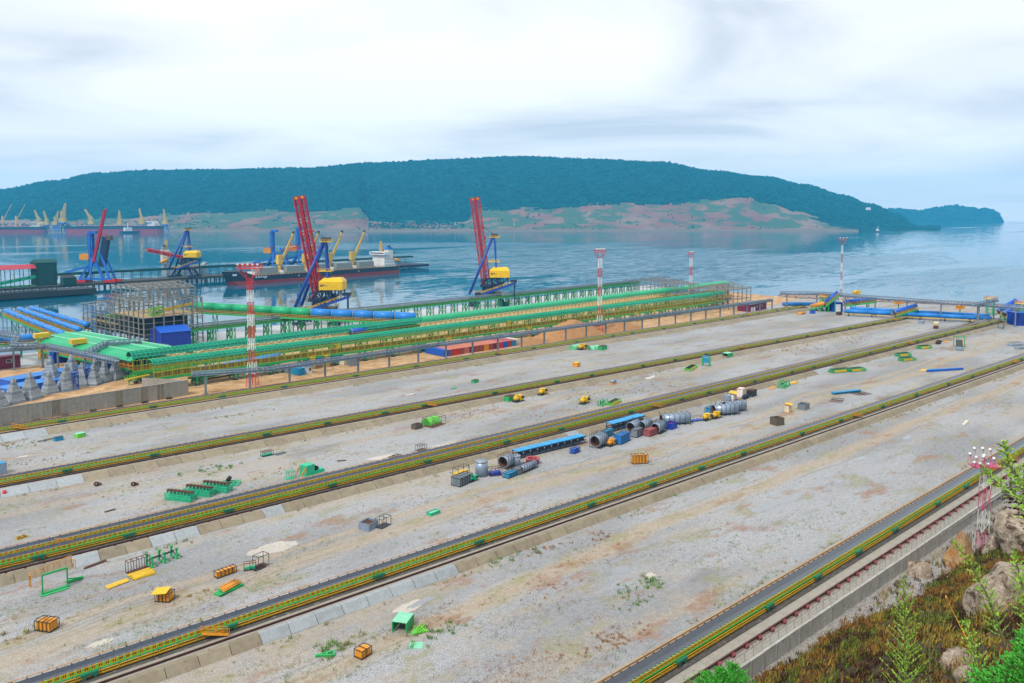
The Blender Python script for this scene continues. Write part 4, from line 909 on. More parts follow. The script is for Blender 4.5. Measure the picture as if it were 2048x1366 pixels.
def pyramids():
    spots = [(36, 812, 1.0), (69, 804, 1.1), (108, 792, .9), (110, 775, 1.25), (143, 786, 1.15), (152, 768, 1.2), (174, 776, 1.0), (197, 775, .85), (200, 764, .95), (218, 769, .9), (224, 757, .9), (241, 764, .95), (252, 753, .95), (266, 757, .9), (4, 822, .9)]
    where = ["second from the left end of the wall", "third from the left end of the wall, with a broad base", "fourth along the wall, low and narrow", "tallest at the back, left of the centre", "fifth along the wall, with a ragged hole", "tall one at the back beside the blue posts", "in the middle of the wall row", "thin one right of the middle", "behind the thin one", "right of the blue trestles", "behind, near the yellow stair", "third from the right end", "at the back near the right end", "last at the right end of the wall", "cut by the frame edge at the far left"]
    for (x, y, s), wl in zip(spots, where):
        o = G(x, y, 0) ; o.y += 5.5; t = thing("plate_pyramid", "grey plate pyramid, " + wl, "pyramid", o, rnd.uniform(-.4, .4) + .6, "grey pyramids behind the wall")
        n = 11; b = 2.25 * s; hgt = 7.6 * s
        for i in range(n):
            w = b * (1 - i / n) + .12; mb = MB(); z = hgt * i / n
            for k in range(4): a0 = k * math.pi / 2; mb
            mb.add([(-w, -w, z), (w, -w, z), (w, w, z), (-w, w, z), (-w * .93, -w * .93, z + hgt / n * .92), (w * .93, -w * .93, z + hgt / n * .92), (w * .93, w * .93, z + hgt / n * .92), (-w * .93, w * .93, z + hgt / n * .92)], [(3, 2, 1, 0), (4, 5, 6, 7), (0, 1, 5, 4), (1, 2, 6, 5), (2, 3, 7, 6), (3, 0, 4, 7)])
            mb.build("plate", "pyr" if i % 4 else "zinc", t, rz=rnd.uniform(-.04, .04))
pyramids()
def duct(label, a, b, w, h, z=0.0, m="blue"):
    p, rz, L = frame(a, b); t = thing("blue_duct", label, "duct", (p.x, p.y, z), rz, "long blue ducts")
    MB().bb(0, L, 0, w, 0, h).build("body", "blue", t); MB().bb(-.1, L + .1, -.15, w + .15, h, h + .15).build("lid", "sky", t)
    fm = MB().bb(-.12, .12, -.1, 0, 0, h).mesh("rib", "deep")
    for i in range(int(L / 4)): put("rib", fm, t, (i * 4 + 1, 0, 0))
duct("longer deep blue covered duct lying on the sand behind the pyramids", G(20, 778), G(206, 744), 6.5, 2.6)
duct("nearer deep blue covered duct lying on the sand behind the pyramids", G(14, 794), G(228, 753), 6.0, 2.4)
for i, (x, y) in enumerate(((165, 790), (190, 780), (240, 762))):
    t = thing("blue_trestle", ["blue lattice trestle in the middle of the grey pyramids", "blue lattice trestle right of the middle pyramids", "blue lattice trestle near the yellow stair"][i], "trestle", G(x, y) + Vector((0, 10, 0)), .2, "blue trestles among the pyramids")
    mb = MB(); mb.lattice((0, 0, 0), (0, 0, 5.6), (1.6, 2.4), (1.6, 2.4), 4, .16); mb.build("frame", "crane", t); MB().bb(-.9, .9, -1.3, 1.3, 5.6, 5.8).build("cap", "crane", t)
for lb, x, y, r_, L_, az in (("white steel pipe lying on the sand at the left edge", -8, 806, 1.0, 9.0, .25), ("short white pipe stub on the sand beside the long one", 14, 798, .9, 3.4, .9)):
    t = thing("steel_pipe", lb, "pipe", G(x, y) + Vector((0, 8, 0)), az); MB().pipe((0, 0, r_), (L_, 0, r_), r_, .1).build("tube", "silver", t, True); MB().bb(L_ * .45, L_ * .55, -r_ * 1.05, r_ * 1.05, 0, .2).build("cradle", "dark", t)
t = thing("yellow_walkway", "yellow handrailed walkway in front of the galleries' left end", "walkway", G(206, 752) , .25)
mb = MB(); mb.rail([(0, 0, 4.0), (16, 0, 6.0), (24, 0, 5.5)], 1.1, .1, 1.2); mb.rail([(0, 1.4, 4.0), (16, 1.4, 6.0), (24, 1.4, 5.5)], 1.1, .1, 1.2); mb.build("handrail", "yellow", t)
mb = MB(); mb.bar((0, .7, 4), (16, .7, 6), 1.4, .15); mb.bar((16, .7, 6), (24, .7, 5.5), 1.4, .15); mb.build("deck", "amber", t); mb = MB(); [mb.bar((x, .7, 0), (x, .7, 4 + x * .11), .25) for x in (1, 8, 15, 23)]; mb.build("leg", "green", t)
t = thing("green_walkway", "low green and yellow conveyor stub behind the end of the concrete wall", "walkway", G(255, 772), .18)
mb = MB(); mb.rail([(0, 0, 2), (26, 0, 3.4)], 1.0, .1, 1.0); mb.rail([(0, 1.8, 2), (26, 1.8, 3.4)], 1.0, .1, 1.0); mb.build("handrail", "lime", t); mb = MB(); mb.bar((0, .9, 2), (26, .9, 3.4), 1.8, .3); mb.build("deck", "yellow", t); mb = MB(); [mb.bar((x, .9, 0), (x, .9, 2 + x * .05), .3) for x in (1, 9, 17, 25)]; mb.build("leg", "green", t)
sloped_hood("blue tube conveyor under the front gallery near the concrete wall", [G(380, 745, 3.2), G(560, 712, 4.0)], 3.0, ["sky"], legs=2, hr=1.3)
# ---- sand heap
def heap(name, label, c, rx, ry, h, m, seed):
    n = 40; vs = []; fs = []; R = random.Random(seed)
    for i in range(n + 1):
        for j in range(n + 1):
            x, y = (i / n * 2 - 1), (j / n * 2 - 1); d = math.hypot(x, y); z = max(0, 1 - d) ** .9 * h
            z = z * (1 + .25 * fbm(x * 2.2 + seed, y * 2.2)) + (.35 * fbm(x * 9, y * 9, seed) if d < .98 else 0)
            vs.append((x * rx, y * ry, z if d < 1 else -.1))
    fs = [(i * (n + 1) + j, (i + 1) * (n + 1) + j, (i + 1) * (n + 1) + j + 1, i * (n + 1) + j + 1) for i in range(n) for j in range(n)]
    mb = MB(); mb.add(vs, fs); o = mb.build(name, m, None, True, c); tag(o, label, "sand heap"); return o
sandm = mat("heaped sand", (0.40, 0.20, 0.075), 0.95, var=0.25, scale=0.5)
heap("sand_heap", "big orange brown sand heap behind the pipe rack", G(1130, 676) + Vector((6, 3, 0)), 25, 9, 7.4, sandm, 3)
heap("sand_heap", "lower sand heap to the right of the red and white mast", G(1228, 662) + Vector((4, 3, 0)), 19, 8, 4.0, sandm, 5)
heap("sand_heap", "small low spoil heap in front of the big sand heap", G(1075, 688) + Vector((0, 5, 0)), 12, 6, 2.0, sandm, 8)
# ---- ends of the yard lines: blue hooded rises, towers, twin blue pipes
def end_tower(label, o, h, rz=0.0, col="green"):
    t = thing("end_tower", label, "tower", o, rz, "green end towers"); mb = MB(); mb.lattice((0, 0, 0), (0, 0, h), 3.4, 3.4, 3, .2, .38); mb.build("frame", col, t)
    MB().bb(-2.4, 2.4, -2.4, 2.4, h, h + .2).build("platform", "yellow", t); mb = MB(); mb.rail([(-2.4, -2.4, h + .2), (2.4, -2.4, h + .2), (2.4, 2.4, h + .2), (-2.4, 2.4, h + .2), (-2.4, -2.4, h + .2)], 1.2, .12, 1.2); mb.build("handrail", "orange", t)
e1 = G(1630, 612, 2.4)
sloped_hood("rising blue hooded end of the farthest yard conveyor", [G(1622, 612, 2.5), G(1650, 606, 5.0), G(1676, 584, 11.5)], 3.6, ["orange", "blue"], legs=2, hr=1.15, group="rising conveyor ends")
end_tower("green and yellow tower under the rising end of the farthest conveyor", G(1648, 622), 8.5)
sloped_hood("rising blue hooded end of the second farthest conveyor", [G(1788, 624, 4.0), G(1832, 611, 7.0)], 3.6, ["blue"], legs=2, hr=1.2, group="rising conveyor ends")
sloped_hood("blue tube with yellow rails below the pipe bridge", [G(1688, 604, 6.0), G(1752, 597, 8.0)], 3.4, ["blue"], legs=2, hr=1.15, group="rising conveyor ends")
sloped_hood("rising front blue hooded end of the twin conveyor", [G(2008, 627, 4.0), G(2040, 606, 9.0)], 3.4, ["blue"], legs=2, hr=1.25, group="rising conveyor ends")
sloped_hood("rising rear blue hooded end of the twin conveyor", [G(1996, 622, 4.5), G(2032, 601, 10.0)], 3.4, ["blue"], legs=2, hr=1.25, group="rising conveyor ends")
end_tower("green tower by the kinked pipe riser", G(1980, 630), 9.0)
end_tower("green tower at the very end of the twin conveyor", G(2040, 648), 10.5)
for lb, a, b, z in (("upper of the twin blue pipes at the yard end", (1700, 617), (1980, 632), 3.4), ("lower of the twin blue pipes at the yard end", (1690, 622), (1984, 637), 2.6), ("thick bright blue pipe right of the maroon shed", (1565, 608), (1640, 608), 3.0)):
    pa, pb = G(*a, z), G(*b, z); p, rz, L = frame(pa, pb); t = thing("blue_pipe", lb, "pipe", (p.x, p.y, 0), rz, "blue pipes at the yard end")
    k = int(L / 12) + 1; sg = MB().cyl((.06, 0, z), (L / k - .06, 0, z), 1.1, 14).mesh("pipe_segment", "sky", True); st = MB().bb(-.3, .3, -1.4, 1.4, 0, z - .9).mesh("saddle", "dark"); gr = MB().bar((-1, -1.7, z - 1.3), (L / k - 1, -1.7, z - 1.3), .2, .3).mesh("edge_beam", "yellow")
    for i in range(k): put("pipe_segment", sg, t, (i * L / k, 0, 0)); put("saddle", st, t, (i * L / k + 2, 0, 0)); put("edge_beam", gr, t, (i * L / k + 1, 0, 0))
for i, (x, y, m) in enumerate(((1712, 590, "yellow"), (1797, 608, "orange"), (1920, 618, "orange"))):
    t = thing("drive_unit", ["yellow drive unit on the pipe bridge", "orange drive unit beside the second farthest conveyor end", "orange drive unit above the twin blue pipes"][i], "machine", G(x, y, 8 - 2 * i), -.4); MB().bb(-2.6, 2.6, -1, 1, 0, 1.0).build("base", m, t); MB().cyl((-2, 0, 1.8), (0.2, 0, 1.8), 1.0, 12).build("motor", m, t, True); MB().bb(.8, 2.6, -1, 1, 1, 2.8).build("gearbox", m, t); MB().bar((0, 0, -(8 - 2 * i)), (0, 0, 0), .4).build("leg", "green", t)
# rubble along the open shore
R = random.Random(12); mb = MB(); bmr = bmesh.new(); bmesh.ops.create_icosphere(bmr, subdivisions=1, radius=1); rv = [v.co.copy() for v in bmr.verts]; rf = [tuple(v.index for v in f.verts) for f in bmr.faces]; bmr.free()
for _ in range(900):
    k = R.random(); x = 1560 + 520 * k; o = G(x, 592 + 25 * k + R.uniform(-3.5, 2.0), -.2); s = R.uniform(.5, 1.5)
    mb.add([(o.x + v.x * s * R.uniform(.8, 1.3), o.y + v.y * s * R.uniform(.8, 1.3), o.z + v.z * s * .8) for v in rv], rf)
o = mb.build("rubble", mat("shore rubble", (0.42, 0.30, 0.25), .9, var=.5, scale=.6), kind="stuff"); o["label"] = "pinkish rock rubble along the shore behind the yard end"

# litter on the sand
R = random.Random(31); mb = MB()
for _ in range(420):
    px = R.uniform(380, 1500); o = G(px, 760 - (px - 400) * .123 + R.uniform(-16, 14), 0)
    if o.y < LINES['c1'][0].y + 9 and px < 1300: o.y += 10
    mb.box((o.x, o.y, .1), (R.uniform(.2, 1.3), R.uniform(.1, .6), R.uniform(.05, .3)), R.uniform(0, 3))
o = mb.build("litter", mat("pale site litter", (0.52, 0.47, 0.40), .9, var=.6, scale=.5), kind="stuff"); o["label"] = "pale scraps and offcuts strewn over the sandy strip"
# ------------------------------------------------------------------ pier across the basin
PA, PB = G(150, 569), G(846, 527)
PA = PA + (PA - PB) * 0.33
PP, PR, PL = frame(PA, PB)
def pier(x, y, z=0.0):
    c, s = math.cos(PR), math.sin(PR); return Vector((PP.x + c * x - s * y, PP.y + s * x + c * y, z))
def pier_x(px, py, z=0.0):
    q = G(px, py, z) - PP; return q.x * math.cos(PR) + q.y * math.sin(PR)
def build_pier():
    t = thing("pier", "dark piled coal pier reaching out across the bay", "pier", (PP.x, PP.y, 0), PR)
    MB().bb(0, PL, 0, 24, -1.8, 0).build("deck", "dark", t)
    MB().bb(0, PL, -.4, 0, -1.5, -.9).build("fender_beam", "wood", t)
    pm = MB().cyl((0, 0, -9), (0, 0, -1.8), .55, 8).mesh("pile", "navy")
    for i in range(int(PL / 9)):
        for y in (1.5, 12, 22): put("pile", pm, t, (i * 9 + 3, y, 0))
    MB().bb(PL - 60, PL + 4, -6, 20, -3.2, -.2).build("pier_head", "navy", t)
    mb = MB(); mb.rail([(PL * .3, .3, 0), (PL * .62, .3, 0)], 1.1, .12, 2.5); mb.build("handrail", "canvas", t)
    t = thing("pier_gallery", "long low dark gallery on posts along the coal pier", "gallery", (pier(0, 19).x, pier(0, 19).y, 0), PR)
    L0, L1 = pier_x(110, 575), pier_x(795, 524)
    MB().bb(L0, L1, -2, 2, 6.6, 7.0).build("deck", "dark", t); MB().bb(L0, L1, -2.1, -1.9, 7.0, 8.4).build("side_panel", "darkgreen", t); MB().bb(L0, L1, 1.9, 2.1, 7.0, 8.4).build("side_panel", "darkgreen", t); MB().bb(L0, L1, -1.2, 1.2, 7.3, 7.6).build("belt", "belt", t)
    pm = MB(); [pm.bar((0, y, 0), (0, y, 6.6), .35) for y in (-1.8, 1.8)]; pm.bar((0, -1.8, 3), (0, 1.8, 3), .25); pmm = pm.mesh("post", "darkgreen")
    for i in range(int((L1 - L0) / 8)): put("post", pmm, t, (L0 + 2 + i * 8, 0, 0))
build_pier()
def green_house():
    o = G(74, 583); t = thing("transfer_house", "dark green transfer house with a long red roof on the pier root", "building", o, PR)
    h = 21
    MB().bb(0, 14, 0, 12, 4.5, h).build("wall", "darkgreen", t)
    MB().prism([(-.5, h), (3, h + 2.4), (12.5, h), (12.5, h - .3), (-.5, h - .3)], -.4, 14.4).build("roof", "darkgreen", t)
    MB().bb(13.2, 14.3, -.2, 6, 8, 14).build("window_band", "dark", t)
    MB().prism([(-1.5, 17.2), (5, 20.0), (12, 17.2), (12, 16.9), (5, 19.7), (-1.5, 16.9)], -30, 0).build("long_roof", "roofred", t)
    cm = MB().bar((0, 0, 0), (0, 0, 17), .4).mesh("column", "darkgreen")
    for x in range(-29, 15, 6):
        for y in (-.8, 11.4): put("column", cm, t, (x, y, 0))
    MB().bar((-30, 2, 6), (0, 2, 11), 3, 2.2).build("chute", "teal", t); MB().bb(-28, -1, -.2, .2, 4.2, 5.2).build("handrail", "green", t); MB().bb(-30, 14, 0, 11.5, 3.9, 4.4).build("floor_slab", "dark", t)
    mb = MB(); mb.bb(-60, 40, -4, 16, -4, .1); q = mb.build("deck", "dark", t)
green_house()
shed("small dark hut with sloping roof on the pier beside the first loader", G(127, 571), PR, 10, 7, 6, "darkgreen", "dark", 0, 1.6, name="pier_hut", cat="hut")

# ------------------------------------------------------------------ ship loaders
def loader(label, o, boom_top, boom_foot=(-2, 0, 17), rz=YAW, sc_=1.0, legw=9, bogie="navy", base_h=8.0, group="ship loaders"):
    """local x: to the right as seen from the yard, y: away, z up"""
    t = thing("ship_loader", label, "ship loader", o, rz, group); t.scale = (sc_,) * 3
    for x in (-legw, legw):
        for y in (-7, 7):
            MB().bar((x, y, 1.6), (x * .62, y * .7, base_h), 1.5).build("portal_leg", "navy", t)
            mb = MB(); mb.bb(x - 3.2, x + 3.2, y - .7, y + .7, .7, 1.9); [mb.cyl((x - 2.5 + k * 1.65, y - .5, .55), (x - 2.5 + k * 1.65, y + .5, .55), .55, 10) for k in range(4)]; mb.build("bogie", bogie, t)
    MB().bb(-8, 8, -6, 6, base_h - 1, base_h + .8).build("portal_deck", "navy", t)
    mb = MB(); mb.rail([(-8.5, -6.3, base_h + .8), (8.5, -6.3, base_h + .8), (8.5, 6.3, base_h + .8)], 1.2, .16, 2); mb.build("handrail", "yellow", t)
    MB().cyl((0, 0, base_h + .8), (0, 0, base_h + 4), 4.2, 20, 3.6).build("slew_ring", "navy", t)
    mb = MB(); mb.bb(-5, 9, -4, 4, base_h + 4, base_h + 5.5); mb.lattice((-4, 0, base_h + 6), (9, 0, base_h + 8.5), (7, 4), (7, 4), 4, .45, .6); mb.build("turntable_frame", "navy", t)
    # trailing conveyor up the side
    mb = MB(); mb.bar((-4, -7.5, base_h - .2), (17, -7.5, base_h + 7), 2.4, 1.3); mb.build("feeder_gallery", "crane", t)
    mb = MB(); mb.rail([(-4, -8.8, base_h + .5), (17, -8.8, base_h + 7.7)], 1.1, .18, 2); mb.build("feeder_handrail", "yellow", t)
    MB().bar((16, -7, 1), (16, -7, base_h + 6.3), .8).build("feeder_leg", "navy", t); MB().bb(13.5, 17.5, -9, -5, base_h + 7.5, base_h + 9).build("feeder_head", "navy", t)
    # machine house
    z0, z1 = 18.0, 24.0; mb = MB(); x0, x1, y0, y1 = 1.0, 13.0, -5.5, 5.5
    mb.add([(x0, y0, z0), (x1, y0, z0), (x1, y1, z0), (x0, y1, z0), (x0, y0, z1 - 1.8), (x1, y0, z1 - 1.8), (x1, y1, z1 - 1.8), (x0, y1, z1 - 1.8), (x0 + 2, y0 + 2.5, z1), (x1 - 1.5, y0 + 2.5, z1), (x1 - 1.5, y1 - 2, z1), (x0 + 2, y1 - 2, z1)],
           [(3, 2, 1, 0), (0, 1, 5, 4), (1, 2, 6, 5), (2, 3, 7, 6), (3, 0, 4, 7), (4, 5, 9, 8), (5, 6, 10, 9), (6, 7, 11, 10), (7, 4, 8, 11), (8, 9, 10, 11)])
    hs = mb.build("machine_house", P["cabyellow"], t)
    mb = MB(); mb.bb(x0 + .8, x0 + 1.6, y0 - .06, y0 - .01, z0 + 1.8, z0 + 2.8); mb.bb(x0 + 1.8, x0 + 2.1, y0 - .06, y0 - .01, z0 + 1.8, z0 + 2.8); mb.bb(x0 + 2.3, x0 + 3.0, y0 - .06, y0 - .01, z0 + 2.2, z0 + 2.8); mb.bb(x0 + 3.2, x0 + 4.2, y0 - .06, y0 - .01, z0 + 2.0, z0 + 2.3); mb.build("emblem", "navy", hs)
    mb = MB(); [mb.bar((x, y, base_h + 5), (x, y, z0), .6) for x in (2, 7, 12) for y in (-4.5, 4.5)]; [mb.bar((x, -4.5, base_h + 5), (x + 5, -4.5, z0), .35) for x in (2, 7)]; mb.build("house_frame", "navy", t)
    MB().bar((13, -4, z0), (8, -4, base_h + 5.5), .4).build("house_strut", "navy", t)
    # A-frame
    for y in (-3.5, 3.5): MB().bar((5.5, y, base_h + 5), (3.6, y * .35, 43), .9).build("mast_leg", "crane", t); MB().cyl((-11.5, y * 2, base_h), (2.9, y * .35, 43), .8, 8).build("front_stay", "crane", t, True)
    mb = MB(); [mb.bar((5.3 - .04 * k * 3, -3.3 + k * .35, 16 + k * 4), (5.3 - .04 * k * 3, 3.3 - k * .35, 16 + k * 4), .35) for k in range(7)]; [mb.bar((5.2 - .1 * k, -3.2 + k * .35, 16 + k * 4), (5.1 - .1 * k, 2.9 - k * .35, 20 + k * 4), .25) for k in range(6)]; mb.build("mast_bracing", "crane", t)
    MB().bb(1.6, 6.0, -2, 2, 43, 44.6).build("mast_head", "navy", t); MB().bb(1, 7, -2.5, 2.5, 42.2, 42.6).build("mast_platform", "yellow", t); MB().bb(0, 7, -3, 3, 27.2, 27.6).build("mast_platform", "yellow", t)
    mb = MB(); mb.rail([(1, -2.5, 42.6), (7, -2.5, 42.6), (7, 2.5, 42.6)], 1.2, .15, 1.2); mb.rail([(0, -3, 27.6), (7, -3, 27.6)], 1.2, .15, 1.2); mb.build("mast_rail", "yellow", t)
    # boom
    bt, bf = Vector(boom_top), Vector(boom_foot); d = (bt - bf).normalized(); sidev = Vector((1, 0, 0)) if abs(d.x) < .8 else Vector((0, 1, 0)); side = (sidev - d * sidev.dot(d)).normalized(); dep = d.cross(side).normalized()
    L = (bt - bf).length; n = int(L / 3.0)
    b1 = MB()
    for sg in (-1.55, 1.55): b1.lattice(bf + side * sg, bt + side * sg, 1.9, 2.4, n, .28, .62, axis=tuple(dep))
    b1.build("boom", "crimson", t)
    b2 = MB()
    for i in range(0, n, 1): c = bf.lerp(bt, (i + .5) / n); b2.bar(c - side * 1.3, c + side * 1.3, .4); b2.bar(c - side * 1.3, bf.lerp(bt, min(1, (i + 1.5) / n)) + side * 1.3, .14)
    b2.build("boom_bracing", "red", t)
    MB().bar(bf - dep * .2, bf.lerp(bt, .97) - dep * .2, 1.4, .25).build("boom_belt", "dark", t)
    mb = MB(); c = bf.lerp(bt, .985); mb.bar(c - side * 2.8, c + side * 2.8, 2.6, 1.2); mb.build("boom_head", "orange", t)
    for k, m in ((.60, "orange"), (.38, "orange"), (.10, "orange")):
        c = bf.lerp(bt, k); mb = MB(); mb.bar(c - side * 3.2, c + side * 2.6, 1.6, .4); mb.rail([c - side * 3.2 + Vector((0, 0, .2)), c + side * 2.6 + Vector((0, 0, .2))], 1.1, .16, 1.0); mb.build("boom_platform", m, t)
    c = bf.lerp(bt, .62); MB().bar(c + side * 1.5, c + side * 3.4 + Vector((0, 0, .6)), 1.7, 1.7).build("winch", "red", t); c = bf.lerp(bt, .5); MB().cyl(c + side * 2.2, c + side * 3.6, 1.1, 10).build("sheave", "red", t)
    MB().bar(bf.lerp(bt, .66) + side * 1.6, (4, 0, 44), .18).build("hoist_rope", "dark", t)
    MB().bar((-4, 0, base_h + 5), bf, 1.6).build("boom_heel", "crimson", t)
    return t
P["cabyellow"] = mat("loader house yellow", (0.80, 0.50, 0.005), 0.45)
c1, c2 = G(640, 648), G(977, 612)
loader("ship loader with tall raised red boom, nearer and left of the two", c1, (-10.5, 4, 65.5), (-1.5, 2, 17))
loader("ship loader with raised red boom standing alone against open water", c2, (-8.5, 6, 66.5), (-2.0, 2, 17))
l4 = loader("pier loader with its red boom lowered towards the water", pier(pier_x(388, 556), 9), (-35, 4, 24.5), (1, 2, 17.0), sc_=1.0, group="pier loaders")
def old_loader(label, o, s, lean, boom=True):
    t = thing("pier_loader", label, "ship loader", o, YAW, "old pier loaders"); t.scale = (s,) * 3
    for x in (-13, 13):
        for y in (-5, 5): mb = MB(); mb.bb(x - 5, x + 5, y - 1, y + 1, .4, 2.6); [mb.cyl((x - 4 + 2 * k, y - 1.2, 1), (x - 4 + 2 * k, y + 1.2, 1), 1, 8) for k in range(5)]; mb.build("bogie", "red", t)
    for a, b in (((-14, -5, 2.6), (-3, -2, 20)), ((13, -5, 2.6), (4, -2, 26)), ((-4, -6, 2.6), (-3, -2, 22)), ((8, -6, 2.6), (-1, -2, 20)), ((13, 5, 2.6), (6, 2, 24)), ((-14, 5, 2.6), (-3, 2, 20))): MB().bar(a, b, 1.5).build("portal_leg", "crane2", t)
    MB().bb(-14, 14, -6, -4, 2.6, 4.4).build("portal_beam", "crane2", t); MB().bar((-26, -3, 9), (0, -2, 16), 2.4, 1.8).build("feeder", "crane2", t)
    MB().bar((-5, -2, 16), (-5, -2, 44), 1.6).build("mast_leg", "crane2", t); MB().bar((-4, 2, 16), (-4, 2, 44), 1.6).build("mast_leg", "crane2", t); MB().bb(-5.6, 1, -3, 3, 42.5, 45).build("mast_head", "crane2", t)
    mb = MB(); mb.lattice((-5, 0, 18), (-5, 0, 43), 3.6, 3.6, 6, .3); mb.build("mast_bracing", "crane2", t)
    MB().bb(-14, -6, -3, 3, 20, 25).build("machine_house", "orange", t)
    if boom:
        MB().bar((-2, -2.4, 18), (6 + lean, -2.4, 64), 2.2).build("boom", "crimson", t); MB().bar((4, 0, 14), (9, 0, 40), 5.5, 5).build("chute", "navy", t)
        MB().bar((2, -2, 42), (11, -2, 42), 1).build("boom_arm", "red", t); MB().bb(10, 14, -3, 1, 37, 41).build("counterweight", "wood", t)
    else:
        mb = MB(); mb.lattice((4, 0, 22), (26, 0, 26), 3, 3, 6, .3); mb.build("boom", "crimson", t); mb = MB(); mb.rail([(-14, -3, 25), (-4, -3, 25)], 2, .25, 1.5); mb.build("handrail", "crimson", t)
P["crane2"] = mat("bright blue crane paint", (0.01, 0.15, 0.58), .45)
old_loader("blue legged pier loader with upright red boom and red wheels", pier(pier_x(207, 566), 9), .95, 4)
old_loader("blue loader half hidden behind the moored ship", pier(pier_x(578, 545), 9), .92, 4, False)
old_loader("farther blue loader partly hidden behind the tall red boom", pier(pier_x(632, 542), 9), .98, 0, False)

# ------------------------------------------------------------------ ships
def ship(label, stern, bow, beam, side, fb=7.2, bowh=12.0, hull="hullblack", boot="hullred", hatches=5, cranes=4, house="white", funnel="sky", boot_h=3.0, name="cargo_ship", jib=True, craneh=1.0, hk=1.0, hatchmat="shipgrey"):
    """side=+1: the near side lies on the stern-bow line"""
    d = bow - stern; L = math.hypot(d.x, d.y); rz = math.atan2(d.y, d.x)
    t = thing(name, label, "ship", (stern.x, stern.y, SEA), rz, "moored ships")
    hb = beam / 2; k = L / 190.0
    st = [(0, .55), (.02, .8), (.06, .95), (.12, 1), (.80, 1), (.88, .86), (.94, .58), (.98, .25), (1.0, .03)]
    def shell(z0, z1, m, nm, flare0=1.0, flare1=1.0, extend=0.0):
        vs = []; fs = []
        for x, w in st:
            zt = z1 if isinstance(z1, (int, float)) else z1(x)
            xx = x * L; e0 = 0 if x < .9 else (x - .9) * 10 * extend
            for sgn in (1, -1):
                vs += [(xx - (3 * k if x > .95 else 0) * (1 if z0 < 1 else 0), -hb + sgn * hb * w * flare0, z0), (xx + e0, -hb + sgn * hb * w * flare1, zt)]
        n = len(st)
        for i in range(n - 1):
            a, b = i * 4, (i + 1) * 4; fs += [(a, b, b + 1, a + 1), (a + 2, a + 3, b + 3, b + 2), (a + 1, b + 1, b + 3, a + 3), (a, a + 2, b + 2, b)]
        fs += [(0, 1, 3, 2), ((n - 1) * 4, (n - 1) * 4 + 2, (n - 1) * 4 + 3, (n - 1) * 4 + 1)]
        if side < 0: vs = [(x, y + beam, z) for x, y, z in vs]
        mb = MB(); mb.add(vs, fs); return mb.build(nm, m, t)
    yo = -hb if side > 0 else hb
    sheer = lambda x: fb if x < .90 else bowh
    shell(-2.0, boot_h, boot, "boot_topping"); shell(boot_h, sheer, hull, "hull", extend=4 * k)
    MB().bb(L * .02, L * .9, yo - hb * .92, yo + hb * .92, fb, fb + .12).build("deck", "brick", t)
    mb = MB(); s_ = yo + (hb if side > 0 else -hb) * .97; mb.rail([(L * .1, s_, fb), (L * .9, s_, fb)], 1.6, .3, 4, True); mb.build("bulwark_rail", "mint", t)
    x0, x1 = L * .17, L * .89; w = (x1 - x0) / max(1, hatches)
    for i in range(hatches):
        MB().bb(x0 + i * w + w * .04, x0 + i * w + w * .80, yo - hb * .62, yo + hb * .62, fb + .1, fb + 1.6).build("coaming", "brick", t)
        MB().bb(x0 + i * w + w * .08, x0 + i * w + w * .76, yo - hb * .58, yo + hb * .58, fb + 1.6, fb + 6.6 * hk).build("hatch_cover", hatchmat, t)
        MB().bb(x0 + i * w + w * .84, x0 + i * w + w * .90, yo - hb * .5, yo + hb * .5, fb + .1, fb + 3).build("winch_house", "white", t)
    for i in range(cranes):
        cx = x0 + (i + 1) * w - w * .13 if cranes < hatches else x0 + i * w; z0 = fb
        q = MB(); q.cyl((cx, yo, z0), (cx, yo, z0 + 9 * craneh), 1.5, 12); q.bb(cx - 2.2, cx + 2.2, yo - 2, yo + 2, z0 + 8.5 * craneh, z0 + 17 * craneh); qo = q.build("crane_tower", "cabyellow2", t)
        if jib:
            mb = MB(); mb.lattice((cx - 2, yo, z0 + 10 * craneh), (cx - 15 * craneh, yo + 2, z0 + 37 * craneh), 1.6, .8, 6, .3, .5); mb.build("jib", "cabyellow2", qo); MB().bb(cx - 15.6 * craneh, cx - 14.2 * craneh, yo + 1, yo + 3, z0 + 36.5 * craneh, z0 + 38.5 * craneh).build("jib_head", "dark", qo); MB().bar((cx, yo, z0 + 17 * craneh), (cx - 15 * craneh, yo + 2, z0 + 37 * craneh), .2).build("rope", "dark", qo)
    # accommodation
    hx = L * .045; hl = 15 * k
    for i in range(4): MB().bb(hx + i * .9, hx + hl - i * .5, yo - hb * (.85 - .05 * i), yo + hb * (.85 - .05 * i), fb + i * 3.1, fb + (i + 1) * 3.1 - .12).build("deckhouse", house, t)
    wz = fb + 12.4; MB().bb(hx + hl * .5, hx + hl + 1.2, yo - hb * .98, yo + hb * .98, wz, wz + 3).build("bridge", house, t); MB().bb(hx + hl + 1.2, hx + hl + 1.3, yo - hb * .9, yo + hb * .9, wz + 1.2, wz + 2.3).build("bridge_windows", "glass", t)
    sy = yo + (hb if side > 0 else -hb)
    for i in range(4):
        for j in range(3): MB().bb(hx + 3 + i * hl * .2, hx + 4.2 + i * hl * .2, yo + side * hb * (.85 - .05 * j) - .05, yo + side * hb * (.85 - .05 * j) + .05, fb + j * 3.1 + 1.2, fb + j * 3.1 + 2.2).build("window", "glass", t)
    MB().bb(hx - 3, hx + 4, yo - 3, yo + 3, fb + 3, fb + 17).build("funnel_casing", "cream", t); MB().bb(hx - 2.6, hx + 3.4, yo - 2.4, yo + 2.4, fb + 17, fb + 20).build("funnel", funnel, t); MB().bb(hx - 1, hx + 1.5, yo - 1, yo + 1, fb + 20, fb + 21.6).build("exhaust", "dark", t)
